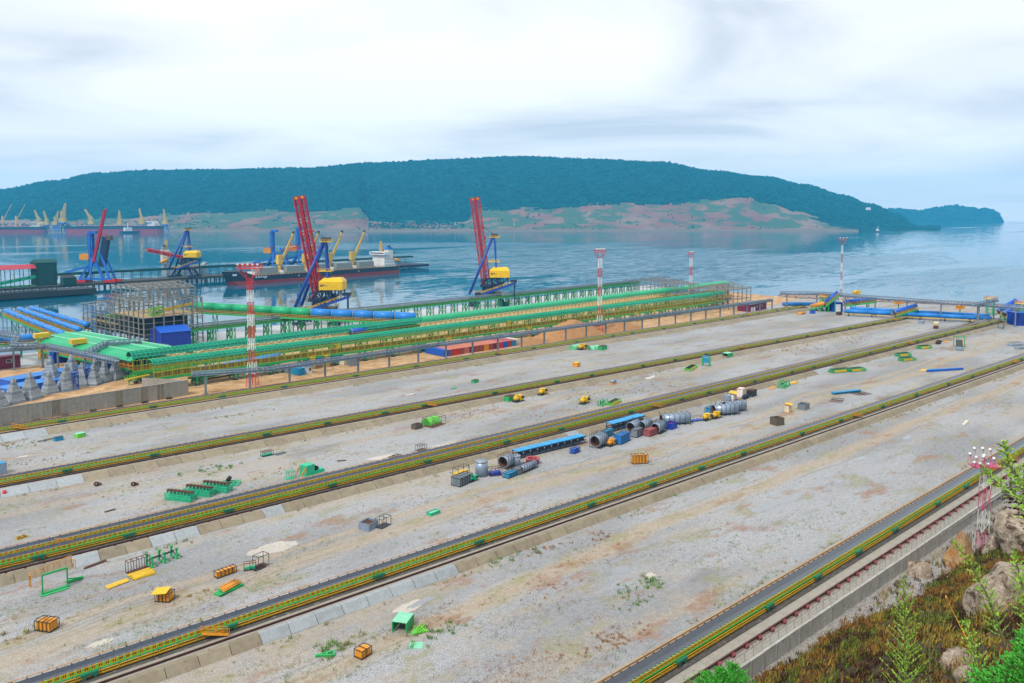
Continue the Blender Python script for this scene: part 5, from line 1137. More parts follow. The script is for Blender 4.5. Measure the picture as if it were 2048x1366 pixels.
    mb = MB(); mb.lattice((hx + hl * .7, yo, wz + 3), (hx + hl * .7, yo, wz + 14), 2.4, 1.0, 4, .3, .45); mb.bar((hx + hl * .7, yo - 3, wz + 10), (hx + hl * .7, yo + 3, wz + 10), .4); mb.build("signal_mast", "cabyellow2", t)
    MB().cyl((hx - 6, sy - side * 1.5, fb + 4.5), (hx + 1, sy - side * 1.5, fb + 7.5), 1.4, 10).build("lifeboat", "orange", t, True)
    mb = MB(); mb.bb(L * .965, L * .985, sy - side * hb * .55 - .1, sy - side * hb * .55 + .1, bowh - 4, bowh - 2.4); 
    for xx in (.3, .48, .66, .84): mb.bb(L * xx, L * xx + 1.6, sy - side * -.03 - .08, sy + .08, fb - 2.6, fb - 1.8)
    mb.build("hull_marks", "white", t)
    for i in range(5): MB().bb(L * .885 - i * 2.6, L * .885 - i * 2.6 + 1.7, sy - .1, sy + .1, fb - 1.6, fb - .5).build("hull_marks", "white", t)
    return t
P["cabyellow2"] = mat("ship crane yellow", (0.78, 0.48, 0.07), .5)
ship("black and red bulk carrier with four yellow cranes moored at the pier", G(806, 545, SEA), G(468, 572, SEA), 23, +1)
ship("pale grey naval looking ship lying behind the coal pier", G(275, 562, SEA) + RF(0, 60), G(372, 557, SEA) + RF(0, 60), 14, -1, fb=9, bowh=12, hull="navyship", boot="navyship", hatches=0, cranes=0, house="navyship", funnel="navyship", name="grey_ship")
ship("distant black and red bulk carrier with white bridge, right of two across the bay", G(318, 466, SEA), G(121, 466, SEA), 50, +1, fb=24, bowh=30, boot_h=13, hatches=7, cranes=0, hatchmat="pinks", hk=.45, house="white", funnel="deep").scale = (1, 1, 1)
ship("distant red decked ship with pinkish white bridge at the far left", G(90, 465, SEA), G(-140, 466, SEA), 46, +1, fb=20, bowh=26, boot_h=10, hatches=6, cranes=2, craneh=2.2, hatchmat="roofred", hk=.5, house="cream", funnel="pinks")
def boat(label, o, L, m):
    t = thing("work_boat", label, "boat", o, PR, "small boats across the bay"); mb = MB(); mb.add([(-L / 2, -L * .13, 0), (L * .3, -L * .13, 0), (L / 2, 0, 0), (L * .3, L * .13, 0), (-L / 2, L * .13, 0), (-L / 2, -L * .16, L * .12), (L * .33, -L * .16, L * .12), (L * .58, 0, L * .16), (L * .33, L * .16, L * .12), (-L / 2, L * .16, L * .12)], [(4, 3, 2, 1, 0), (5, 6, 7, 8, 9)] + [(i, (i + 1) % 5, 5 + (i + 1) % 5, 5 + i) for i in range(5)]); mb.build("hull", m, t); MB().bb(-L * .3, L * .1, -L * .1, L * .1, L * .12, L * .32).build("cabin", "white", t); MB().bar((-L * .1, 0, L * .3), (-L * .1, 0, L * .6), L * .03).build("signal_mast", "white", t)
boat("small white tug beside the stern of the distant carrier", G(268, 466, SEA) - RF(0, 30), 60, "hullblack")
boat("small work boat moored under the rocky point", G(1756, 464, SEA), 34, "hullblack"); boat("dark work boat close to the far shore, left of the quarry", G(912, 461.5, SEA), 55, "navy"); boat("low barge off the far shore behind the raised boom", G(1030, 462, SEA), 50, "navy")
def quay_crane(label, o, h, lean, m="farcrane"):
    t = thing("harbour_crane", label, "crane", o, YAW, "yellow harbour cranes across the bay"); s = h / 40.0
    for x in (-5, 5):
        for y in (-5, 5): MB().bar((x * s, y * s, 0), (x * .5 * s, y * .5 * s, 11 * s), 1.3 * s).build("portal_leg", "crane2", t)
    MB().bb(-4 * s, 4 * s, -4 * s, 4 * s, 11 * s, 13 * s).build("portal_deck", "crane2", t); MB().bb(-4 * s, 5 * s, -3 * s, 3 * s, 13 * s, 19 * s).build("cab", m, t)
    mb = MB(); mb.lattice((0, 0, 19 * s), (-1 * s, 0, 29 * s), 3 * s, 1.5 * s, 3, .5 * s, .8 * s); mb.build("tower", m, t)
    mb = MB(); mb.lattice((2 * s, 0, 17 * s), (lean * s, 0, 40 * s), 2.6 * s, 1.4 * s, 5, .5 * s, .9 * s); mb.build("jib", m, t); mb = MB(); mb.bar((lean * s, 0, 40 * s), ((lean + (6 if lean < 0 else -6)) * .4 * s, 0, 29 * s), .9 * s); mb.bar((-1 * s, 0, 29 * s), (5 * s, 0, 22 * s), 1.4 * s); mb.build("tie", m, t)
for x, top, lean, lb in ((64, 419, -6, "pale yellow harbour crane behind the white bridge of the far left ship"), (80, 421, -4, "slim harbour crane just right of the far left ship's bridge"), (98, 421, 7, "low leaning harbour crane left of the tallest one"), (113, 405, 5, "tallest yellow harbour crane across the bay, leaning right"), (170, 417, -9, "harbour crane with drooping jib above the carrier's long deck"), (228, 420, 1, "thin upright harbour crane behind the red loader boom"), (273, 416, -3, "harbour crane just left of the carrier's white bridge"), (320, 417, -1, "rightmost thin harbour crane, past the carrier's stern")):
    o = G(x, 463.5, -2) + RF(0, 40); hh = (463 - top) / SC(x, 463, 0); quay_crane(lb, o, hh, lean)
# far wharf, sheds and yards on the opposite shore
def far_row(label, a, b, z, w, h, m, n, name="coal_wagon_row"):
    p, rz, L = frame(a, b); t = thing(name, label, "wagons" if "wagon" in name else "shed", (p.x, p.y, z), rz); me = MB().bb(0, L / n - 1.5, 0, w, 0, h).mesh("body", m)
    for i in range(n): put("body", me, t, (i * L / n, 0, 0))
far_row("line of dark wagons on the far shore below the quarry", G(1055, 456, 4), G(1250, 456, 4), 4, 8, 9, "hullblack", 22); far_row("line of dark wagons on the far shore left of the lone loader", G(770, 453, 8), G(915, 453, 8), 8, 8, 9, "hullblack", 16)
far_row("long red roofed wharf shed behind the distant carrier", G(125, 457, 2) + RF(0, 120), G(172, 457, 2) + RF(0, 120), 2, 40, 26, "roofred", 2, "wharf_shed"); far_row("red roofed wharf shed behind the far left ship", G(-60, 457, 2) + RF(0, 120), G(48, 457, 2) + RF(0, 120), 2, 40, 34, "roofred", 3, "wharf_shed"); far_row("row of small white houses on the green terrace across the bay", G(998, 432, 60), G(1012, 432, 60), 60, 8, 9, "white", 3, "white_house"); far_row("white building high on the rocky point at right", G(1733, 420, 78), G(1742, 420, 78), 78, 9, 11, "white", 2, "white_house")
t = thing("far_wharf", "long low pale wharf with piles on the opposite shore", "wharf", (G(0, 462, -3).x, G(0, 462, -3).y, -3), frame(G(0, 462, -3), G(640, 461, -3))[1]); LL = frame(G(0, 462, -3), G(640, 461, -3))[2]; MB().bb(-300, LL, 0, 40, 0, 5).build("deck", "canvas", t); pmm = MB().bb(-1.5, 1.5, -2, 1, -4, 3).mesh("pile", "navy"); [put("pile", pmm, t, (i * 22, 0, 0)) for i in range(int(LL / 22))]
# ------------------------------------------------------------------ things lying about in the yard
def spot(px, py): return G(px, py, 0.0)
def cagebars(mb, L, W, H, t=.07, top=True, verts=3):
    X = [-L / 2 + L * i / verts for i in range(verts + 1)]
    for y in (-W / 2, W / 2):
        for z in ((0.05, H) if top else (0.05,)): mb.bar((-L / 2, y, z), (L / 2, y, z), t)
        for x in X: mb.bar((x, y, 0), (x, y, H), t)
    for x in (X if top else X[:1] + X[-1:]):
        for z in ((0.05, H) if top else (0.05,)): mb.bar((x, -W / 2, z), (x, W / 2, z), t)
    return mb
def cage(label, px, py, L, W, H, m, rz=0.0, n=(3, 1, 1), fm="dark", fh=1.0, verts=3, lid=None, name="crate", cat="crate", t=.07, group="crates and racks in the yard"):
    o = thing(name, label, cat, spot(px, py), rz, group)
    cagebars(MB(), L, W, H, t, True, verts).build("cage", fm, o)
    MB().bb(-L / 2, L / 2, -W / 2, W / 2, .03, .1).build("pallet", fm, o)
    if m:
        a, b, c = n; bx, by, bz = (L - .2) / a, (W - .2) / b, (H * fh - .12) / c
        me = MB().bb(.03, bx - .03, .03, by - .03, 0, bz - .05).mesh("packed_block", m)
        for i in range(a):
            for j in range(b):
                for k in range(c): put("packed_block", me, o, (-L / 2 + .1 + i * bx, -W / 2 + .1 + j * by, .12 + k * bz), scale=(1, 1, rnd.uniform(.92, 1.04) if c == 1 else 1))
    if lid:
        lo = MB().bb(-L * .55, L * .45, -W * .7, W * .5, 0, .08).build("lid", lid, o); lo.location = (-.15, -.3, H + .25); lo.rotation_euler = (.12, -.1, .1)
    return o
def planks(label, px, py, L, w, n, m, rz, layers=1, name="plank_stack"):
    o = thing(name, label, "planks", spot(px, py), rz); me = MB().bb(-L / 2, L / 2, 0, w * .92, 0, .12).mesh("plank", m)
    for k in range(layers):
        for i in range(n - k): put("plank", me, o, (rnd.uniform(-.25, .25), (i - n / 2 + k * .3) * w, .05 + k * .14), rz=rnd.uniform(-.03, .03))
    MB().bb(-L * .3, -L * .27, -n * w / 2, n * w / 2, 0, .05).build("bearer", "wood", o)
    return o
def pipe(label, px, py, L, r, rz, m="silver", inner="brown", hoops=4, fm="dark", upright=False, group="steel pipe sections in the yard"):
    o = thing("pipe_section", label, "pipe", spot(px, py), rz, group)
    if upright:
        MB().cyl((0, 0, 0), (0, 0, L), r, 20).build("shell", m, o, True); mb = MB(); mb.cyl((0, 0, L - .25), (0, 0, L + .05), r * 1.04, 20); mb.build("rim", "grey", o, True); return o
    MB().pipe((-L / 2, 0, r + .12), (L / 2, 0, r + .12), r, .12, 20).build("shell", m, o, True)
    MB().pipe((-L / 2 + .02, 0, r + .12), (L / 2 - .02, 0, r + .12), r - .125, .02, 20).build("lining", inner, o, True)
    hm = MB(); hm.bar((0, -r - .1, 0), (0, -r - .1, 2 * r + .3), .08); hm.bar((0, r + .1, 0), (0, r + .1, 2 * r + .3), .08); hm.bar((0, -r - .1, 2 * r + .3), (0, r + .1, 2 * r + .3), .08); hm.bar((0, -r - .1, .06), (0, r + .1, .06), .12); hme = hm.mesh("transport_frame", fm)
    for i in range(hoops): put("transport_frame", hme, o, (-L / 2 + .15 + (L - .3) * i / max(1, hoops - 1), 0, 0))
    return o
def roller_rack(label, px, py, L, W, rz, m="teal", layers=3, rollers=True, extra=None, group="green conveyor frames in the yard"):
    o = thing("roller_conveyor", label, "frame", spot(px, py), rz, group)
    for k in range(layers):
        mb = MB(); z = .15 + k * .34
        for y in (-W / 2, W / 2): mb.bar((-L / 2, y, z), (L / 2, y, z), .14, .2)
        n = int(L / .9)
        for i in range(n + 1): x = -L / 2 + L * i / n; mb.bar((x, -W / 2, z), (x, W / 2, z), .1); mb.bar((x, -W / 2, z), (x, -W / 2, z + .3), .09); mb.bar((x, W / 2, z), (x, W / 2, z + .3), .09)
        mb.build("ladder_frame", m, o)
    if rollers:
        zt = .15 + layers * .34 + .05; rm = MB().cyl((0, -W * .42, 0), (0, W * .42, .06), .09, 8).mesh("roller", "black"); fk = MB(); fk.bar((0, -W * .5, -.2), (0, -W * .4, .25), .1); fk.bar((0, W * .5, -.2), (0, W * .4, .25), .1); fkm = fk.mesh("roller_bracket", m)
        n = int(L / .8)
        for i in range(n): x = -L / 2 + .4 + i * .8; put("roller", rm, o, (x, 0, zt)); put("roller_bracket", fkm, o, (x, 0, zt))
    if extra == "beam": MB().bb(-L / 2, L / 2, -W * .2, W * .1, .15 + layers * .34 + .12, .15 + layers * .34 + .38).build("timber_beam", "brown", o)
    if extra == "yellow": MB().bb(-L * .42, L * .2, -W / 2 - .12, -W / 2 - .05, .3, 1.0).build("side_plate", "yellow", o)
    return o
def boxy(label, px, py, L, W, H, wall, top, rz=0.0, inside=None, name="steel_box", openf=None, cat="box", legs=0.0):
    o = thing(name, label, cat, spot(px, py), rz); z = legs
    for nm, a in (("front", (-L / 2, L / 2, -W / 2, -W / 2 + .06)), ("back", (-L / 2, L / 2, W / 2 - .06, W / 2)), ("end", (-L / 2, -L / 2 + .06, -W / 2 + .06, W / 2 - .06)), ("end", (L / 2 - .06, L / 2, -W / 2 + .06, W / 2 - .06))):
        if openf == nm: openf = None; continue
        MB().bb(*a, z, z + H).build(nm + "_panel", wall, o)
    if top: MB().bb(-L / 2 - .06, L / 2 + .06, -W / 2 - .06, W / 2 + .06, z + H, z + H + .07).build("lid", top, o)
    else: MB().bb(-L / 2 + .07, L / 2 - .07, -W / 2 + .07, W / 2 - .07, z + .05, z + H * .7).build("contents", inside or "brown", o)
    mb = MB()
    for x in (-L / 2, L / 2):
        for y in (-W / 2, W / 2): mb.bb(x - .06, x + .06, y - .06, y + .06, 0, z + H)
    mb.build("corner_posts", wall, o); return o
def bars(label, px, py, L, W, rz, m="dark", name="steel_grid", n=5):
    o = thing(name, label, "frame", spot(px, py), rz); mb = MB(); [mb.bar((-L / 2, -W / 2 + W * i / (n - 1), .12), (L / 2, -W / 2 + W * i / (n - 1), .12), .09) for i in range(n)]; [mb.bar((x, -W / 2, .2), (x, W / 2, .2), .1) for x in (-L / 2, 0, L / 2)]; mb.build("grid", m, o)
    MB().bb(-.2, .2, -W / 2, W / 2, 0, .08).build("bearer", "wood", o); return o
def motor(label, px, py, s, m="yellow", rz=0.0):
    o = thing("drive_motor", label, "motor", spot(px, py), rz, "drive motors in the yard"); MB().bb(-.9 * s, .9 * s, -.5 * s, .5 * s, 0, .2 * s).build("base", "dark", o); MB().cyl((-.8 * s, 0, .6 * s), (.1 * s, 0, .6 * s), .36 * s, 10).build("motor", m, o, True); MB().bb(-.6 * s, 0, -.2 * s, .2 * s, .9 * s, 1.1 * s).build("terminal_box", m, o); MB().bb(.15 * s, .85 * s, -.45 * s, .45 * s, .2 * s, 1.0 * s).build("gearbox", m, o); MB().cyl((.5 * s, -.45 * s, .75 * s), (.5 * s, -.8 * s, .75 * s), .2 * s, 10).build("shaft", "dark", o); return o
def hood(label, px, py, L, r, m, rz=0.0, n=2):
    o = thing("green_hood", label, "hood", spot(px, py), rz, "green hoods in the yard"); 
    prof = [(r * math.cos(math.pi * i / 10), r * 1.25 * math.sin(math.pi * i / 10)) for i in range(11)]
    me = MB().prism(prof, 0, L / n - .12).mesh("hood_shell", m); fl_ = MB().prism([(a * 1.04, b * 1.04) for a, b in prof], 0, .1).mesh("flange", "green")
    for i in range(n): put("hood_shell", me, o, (i * L / n, 0, 0)); put("flange", fl_, o, (i * L / n, 0, 0)); put("flange", fl_, o, ((i + 1) * L / n - .2, 0, 0))
    return o
def trestles(label, px, py, rz, s=1.0, m="green"):
    o = thing("roller_trestle", label, "frame", spot(px, py), rz)
    for x in (-2.2 * s, 0, 2.2 * s):
        mb = MB(); [mb.bar((x, y, 0), (x, y * .8, 1.7 * s), .26 * s) for y in (-1 * s, 1 * s)]; mb.bar((x, -1 * s, .1), (x, 1 * s, .1), .22 * s); mb.bar((x, -s, .9 * s), (x + .9 * s, -s, .1), .2 * s); mb.bar((x, s, .9 * s), (x + .9 * s, s, .1), .2 * s); mb.box((x, -.8 * s, 1.8 * s), (.4 * s, .4 * s, .3 * s)); mb.box((x, .8 * s, 1.8 * s), (.4 * s, .4 * s, .3 * s)); mb.build("trestle", m, o)
    for x in (-1.2 * s, 1.2 * s): MB().bar((x - 1 * s, 0, 1.2 * s), (x + 1 * s, 0, 1.3 * s), .5 * s, .12).build("rubber_sling", "black", o)
    return o
cage("box of yellow panels in a dark cage, nearest the left frame edge", 94, 1258, 2.5, 1.6, 1.4, "orange", -.95, (4, 2, 1), verts=4)
cage("yellow panel crate with a loose lid tipped over it", 330, 1200, 2.2, 1.5, 1.35, "orange", -.85, (4, 2, 1), verts=4, lid="yellow")
cage("low yellow crate behind the green and yellow pipe pile", 451, 1149, 3.2, 1.1, .95, "orange", .12, (5, 1, 1), verts=5)
cage("square yellow crate with clasps standing alone at the bottom of the yard", 726, 1311, 1.75, 1.4, 1.1, "orange", .25, (2, 1, 1), verts=2, fm="brown")
cage("row of tall yellow drums in a dark cage beside the second conveyor", 1279, 926, 3.6, 1.4, 2.0, "orange", -.55, (5, 1, 1), verts=5)
o = thing("green_portal", "green portal frame with yellow handrails lying near the twin conveyor", "frame", spot(108, 1178), .1)
mb = MB(); [mb.bar((x, -.6, 0), (x, -.6, 2.9), .18) for x in (-1.7, 1.7)]; mb.bar((-1.7, -.6, 2.9), (1.7, -.6, 2.9), .25); mb.bb(-1.9, 1.9, -.9, -.3, 0, .22); mb.bb(-2.2, 1.6, -1.6, -1.0, 0, .12); mb.bb(1.9, 4.2, .2, .6, .1, .5); mb.bar((1.7, -.6, 1.2), (4.2, .4, .3), .16); mb.build("portal", "green", o)
mb = MB(); mb.rail([(-3, .8, 1.9), (2.8, .8, 2.9)], 1.2, .08, .8); mb.rail([(2.8, .8, 2.2), (3.0, -.2, 2.2)], 1.4, .08, .5); mb.rail([(-3, .8, 1.2), (-3, 0, 1.2)], 1.8, .08, .4); mb.build("handrail", "orange", o)
planks("pair of yellow boards lying flat on the gravel", 236, 1168, 3.3, .42, 3, "yellow", .18)
planks("wider stack of yellow boards beside a brown rack", 284, 1149, 3.3, .40, 7, "yellow", .10, 2)
cage("empty rusty open rack behind the yellow boards", 276, 1140, 3.4, 1.0, 1.9, None, .12, fm="brown", verts=4, name="empty_rack", cat="rack")
trestles("green roller trestles with black slings below the twin conveyor", 324, 1124, .2, .95)
o = thing("pipe_pile", "yellow tubes heaped on a green frame in the near left lane", "pile", spot(458, 1180), .32); [MB().cyl((-1.6 + .1 * i, -.6 + .25 * i, .5 + .12 * (i % 3)), (1.9, -.5 + .25 * i, .6 + .15 * (i % 2)), .11, 8).build("tube", "orange", o, True) for i in range(6)]; mb = MB(); mb.bb(-2.2, 2, -.8, -.4, 0, .35); mb.bb(-2.2, -.6, -.8, .8, 0, .25); [mb.bar((x, -.9, .3), (x, .9, .6), .14) for x in (-1.4, 0, 1.6)]; mb.build("frame", "green", o)
cage("green slatted rack leaning beside the low yellow crate", 500, 1139, 1.8, .8, 1.2, "teal", -.35, (4, 1, 1), fm="brown", fh=.5, verts=2, name="slatted_rack", cat="rack")
cage("tall empty dark rack beside the pale puddle", 522, 1132, 2.0, 1.4, 1.9, None, .25, fm="brown", verts=1, name="empty_rack", cat="rack"); bars("black grid lying under the tall empty rack", 516, 1137, 2.0, 1.4, .25)
boxy("green hood box with pale green lid and dark open end", 806, 1257, 2.6, 2.0, 1.4, "green", "mint", .6, openf="end", name="green_hood_box", legs=.12)
o = thing("frame_heap", "tangle of bright green frames beside the green hood box", "heap", spot(838, 1264), -.3); mb = MB(); R = random.Random(4); [mb.bar((R.uniform(-1.3, 1.3), R.uniform(-.8, .8), R.uniform(.05, .3)), (R.uniform(-1.3, 1.3), R.uniform(-.8, .8), R.uniform(.1, .8)), .1) for _ in range(22)]; mb.build("bars", "lime", o); MB().bb(-1, 1, -.1, .1, 0, .2).build("plate", "mint", o)
tag(MB().bb(-.9, .9, -.8, .8, 0, .06).build("green_sheet", "mint", None, loc=spot(832, 1291), rz=-.75), "flat pale green sheet lying on the gravel", "sheet")
o = thing("green_bracket", "small green triangular bracket fallen among weeds", "bracket", spot(652, 1313), -.4); mb = MB(); mb.bar((-1, .3, .15), (1, -.3, .15), .25); mb.bar((-1, .3, .15), (1, .5, .3), .22); mb.bar((1, -.3, .15), (1, .5, .3), .22); mb.bar((0, 0, .15), (0.3, .4, .3), .2); mb.build("web", "green", o); MB().bb(-1.3, -.8, .1, .5, 0, .3).build("foot", "green", o)
boxy("pale blue grey bin full of rust brown scrap", 737, 1056, 2.6, 2.2, 1.3, "silver", None, .35, "brown", name="scrap_bin", cat="bin"); cage("open dark frame beside the scrap bin", 766, 1052, 2.6, 1.6, 1.7, None, .35, fm="dark", verts=2, name="empty_rack", cat="rack")
boxy("shallow green tray alone between the twin and second conveyors", 867, 1028, 2.2, 1.2, .6, "teal", None, .1, "mint", name="green_tray", cat="tray")
# the long row of stores along the twin conveyor
cage("dark rack of stacked grey rollers at the left end of the stores row", 924, 967, 4.2, 2.4, 1.8, "zinc", .25, (5, 2, 5), verts=5, t=.09, name="roller_rack", cat="rack"); cage("yellow boxes in an open frame behind the roller rack", 922, 953, 3.6, 1.6, 2.2, "yellow", .2, (3, 1, 1), fm="brown", fh=.6, verts=2); motor("dark green motor at the end of the roller rack", 945, 962, 1.2, "teal", .2)
pipe("upright grey steel drum in the stores row", 963, 951, 3.3, 1.35, .1, upright=True); cage("rust brown rack with deep blue boxes beside the upright drum", 990, 950, 2.6, 1.6, 1.7, "deep", -.35, (3, 1, 1), fm="brown", fh=.5, verts=3)
pipe("short wide grey pipe in a brown frame, left end of the row", 1014, 934, 3.2, 1.35, .25, hoops=4, fm="brown"); pipe("short upright grey tank behind the wide pipe", 1031, 930, 2.2, 1.1, 0, upright=True); cage("low blue crate in front of the wide pipe", 1021, 952, 3.4, 1.8, 1.0, "cyan", .2, (4, 2, 1), verts=4); cage("dark rack of grey parts beside the low blue crate", 1038, 946, 2.4, 1.8, 1.3, "grey", .25, (3, 2, 2), verts=3)
pipe("thin grey pipe in dark hoops at the front of the row", 1056, 940, 5.2, .75, .2, hoops=6); o = thing("red_ring", "crimson ring casting in the middle of the stores row", "ring", spot(1065, 927), 0); MB().pipe((0, 0, .2), (0, 0, 1.1), 1.5, .35, 24).build("ring", "crimson", o, True); MB().pipe((0, 0, 1.1), (0, 0, 1.3), 1.65, .5, 24).build("rim", "pinks", o, True)
def blue_truss(label, px0, py0, px1, py1, W, H, top="cyan2", group="blue truss sections"):
    a, b = spot(px0, py0), spot(px1, py1); p, rz, L = frame(a, b); o = thing("truss_section", label, "truss", (p.x, p.y, 0), rz, group); n = max(4, int(L / 2)); w = L / n
    tm = MB().bb(.04, w - .04, 0, W, H, H + .16).mesh("top_panel", top); lm = MB(); [lm.bar((0, y, 0), (0, y, H), .14) for y in (.1, W - .1)]; lm.bar((0, .1, H * .45), (0, W - .1, H * .45), .12); lme = lm.mesh("leg", "navy"); rm_ = MB().cyl((0, .2, 0), (w * .7, .2, .1), .3, 10).mesh("stored_roller", "dark")
    for i in range(n): put("top_panel", tm, o, (i * w, 0, rnd.uniform(0, .04))); put("leg", lme, o, (i * w + .1, 0, 0)); put("stored_roller", rm_, o, (i * w + .2, .3, H * .55))
    mb = MB(); [mb.bb(0, L, y - .08, y + .08, z, z + .2) for y in (.05, W - .05) for z in (.05, H * .45, H - .22)]; mb.build("chord", "navy", o); return o
P["cyan2"] = mat("bright blue panel", (0.015, 0.32, 0.66), .45)
blue_truss("long low truss with bright blue top in the middle of the stores row", 1036, 919, 1172, 886, 2.2, 1.7); blue_truss("shorter truss with bright blue top near the right of the stores row", 1226, 864, 1290, 846, 2.4, 2.0)
cage("bright blue bundle at the foot of the long truss", 1150, 905, 2.6, 1.4, 1.2, "blue", .2, (3, 1, 1), verts=2)
pipe("wide grey pipe with braced mouth, right of the long truss", 1198, 892, 4.2, 1.45, .25, hoops=5); cage("big bright blue crate block beside the wide braced pipe", 1244, 884, 5.0, 2.2, 2.2, "sky", .22, (6, 2, 2), verts=6); cage("smaller blue crate behind the bright blue block", 1215, 872, 4.0, 1.6, 1.6, "cyan", .2, (4, 1, 1), verts=4); motor("yellow motor in front of the bright blue block", 1222, 891, 1.5, "orange", .2)
cage("dark rack of grey idlers right of the bright blue block", 1274, 872, 3.4, 1.8, 2.0, "grey", .2, (4, 2, 4), verts=4, name="roller_rack", cat="rack"); cage("red framed rack of pinkish rails", 1300, 870, 3.4, 2.2, 1.7, "pinks", .1, (2, 1, 5), fm="brown", verts=3, name="rail_rack", cat="rack")
pipe("grey pipe lying behind the dark idler rack", 1268, 862, 4.2, 1.3, .25); pipe("grey pipe lying behind the red framed rack", 1290, 858, 4.4, 1.2, .25); pipe("nested grey pipe with dark mouth at the row front", 1317, 864, 4.2, 1.3, .25, hoops=6); boxy("deep blue skip with red contents", 1342, 857, 2.6, 2.0, 1.7, "deep", None, .1, "crimson", name="blue_skip", cat="skip")
pipe("long grey pipe with rusty mouth right of the blue skip", 1350, 848, 8.0, 1.35, -.5, hoops=6); cage("thin yellow framed rack beside the long pipe", 1390, 842, 5.0, 1.6, 1.3, "blue", -.3, (4, 1, 1), fm="amber", fh=.35, verts=4, name="empty_rack", cat="rack"); motor("left one of the two yellow motors on a frame", 1413, 840, 1.7, "yellow", .1); motor("right one of the two yellow motors on a frame", 1432, 836, 1.7, "yellow", .1)
pipe("front one of the two long grey pipes at the end of the row", 1450, 829, 7.5, 1.45, -.42, hoops=6); pipe("rear one of the two long grey pipes at the end of the row", 1468, 822, 6.5, 1.4, -.42, hoops=5, fm="brown"); cage("blue and grey rack at the left end of the two long pipes", 1421, 825, 3.4, 1.8, 1.6, "cyan", .1, (3, 2, 2), verts=3)
cage("white sack pallet with yellow top by the twin conveyor", 1464, 800, 2.6, 2.0, 2.2, "white", .25, (2, 2, 1), fm="amber", verts=2, lid="yellow"); cage("taller white pallet with yellow frame just behind the other", 1482, 793, 2.8, 2.0, 2.6, "white", .25, (2, 2, 1), fm="orange", verts=2); boxy("grey blue box at the left of the white pallets", 1455, 801, 2.2, 1.8, 1.6, "silver", "grey", .2); boxy("dark brown box at the right of the white pallets", 1503, 792, 2.6, 2.0, 2.0, "dark", "brown", .1, name="timber_box"); cage("low dark blue crate in front of the dark brown box", 1491, 797, 3.2, 1.2, 1.0, "navy", .15, (4, 1, 1), verts=4)
# between twin and second line, farther along
cage("small white and yellow crate standing alone", 1575, 824, 1.6, 1.6, 2.2, "cream", .1, (2, 1, 2), fm="orange", verts=2, lid="yellow"); boxy("dark grey open box right of the small white crate", 1607, 818, 3.0, 2.2, 1.7, "zinc", None, .1, "dark"); boxy("rust brown crate with broken planks beside the haul track", 1554, 849, 2.6, 2.4, 2.0, "wood", None, -.3, "brown", name="timber_crate", cat="crate")
o = thing("steel_beam", "blue green beam on a brown grid between the conveyors", "beam", spot(1695, 786), -.35); MB().bb(-6, 5, -.5, .5, .1, .6).build("web", "cyan", o); MB().bb(-6.1, 5.1, -.8, .8, .6, .75).build("flange", "cyan", o); bars("rust brown grid under the blue green beam", 1722, 788, 5, 3.4, -.35, "brown"); bars("flat rusty grid on the haul track", 1674, 801, 5.5, 3.2, .3, "brown")
planks("thin yellow boards scattered beside the twin conveyor", 1545, 776, 5, .4, 3, "orange", .15); trestles("pair of green frames beside a yellow panel", 1567, 774, .2, 1.1); planks("yellow panel stack beside the pair of green frames", 1588, 766, 4.5, .6, 3, "yellow", .25, 3)
for x, y, L_, lb in ((1680, 744, 8.5, "longest green and yellow idler rack by the twin conveyor"), (1712, 742, 7, "green idler rack overlapping the longest one"), (1806, 712, 6.5, "upper of two crossed green idler racks"), (1814, 721, 7, "lower of two crossed green idler racks"), (1848, 697, 6.5, "green and yellow idler rack farthest along the twin conveyor")): roller_rack(lb, x, y, L_, 2.4, -.35, "green", 3, True, "yellow")
o = thing("chute_section", "yellow and green chute with square green portal near the yard end", "chute", spot(1918, 696), .35); MB().bar((-6, 0, 1), (6, 0, 2.2), 2.6, 1.0).build("trough", "dark", o); [MB().bar((-6, y, 1.4), (6, y, 2.6), .15, 1.6).build("side_plate", "yellow", o) for y in (-1.4, 1.4)]; mb = MB(); [mb.bar((4.5, y, 0), (4.5, y, 4.4), .35) for y in (-2, 2)]; mb.bar((4.5, -2, 4.4), (4.5, 2, 4.4), .35); mb.bar((-6, -1.4, 0), (-6, -1.4, 1), .3); mb.build("portal", "green", o); MB().bb(-7.4, -5.8, -1.5, 1.5, .2, 1.4).build("end_box", "silver", o)
planks("orange panels lying by the embankment near the far chute", 1893, 684, 4, .8, 3, "orange", .3); motor("small brown gearbox near the embankment end", 1876, 688, 1.6, "brown", 0)
o = thing("beam_stack", "long dark blue beams stacked by the second conveyor", "beams", spot(1886, 741), -.45); [MB().bar((-8 + i, -.9 + .7 * i, .4), (8 - (i == 2) * 9, -.9 + .7 * i, .4), .5, .7).build("beam", "cyan" if i else "blue", o) for i in range(3)]; planks("yellow rolls on a pale green sheet beside the blue beams", 1848, 741, 4, 1.0, 2, "yellow", .05, 1)
for i, (x, y) in enumerate(((2030, 691), (2044, 697))): cage(["grey steel stillage at the right frame edge", "second grey steel stillage cut by the right frame edge"][i], x, y, 7, 2.0, 1.5, "silver", -.3, (6, 1, 1), fm="zinc", fh=.5, verts=6, name="stillage", cat="rack")
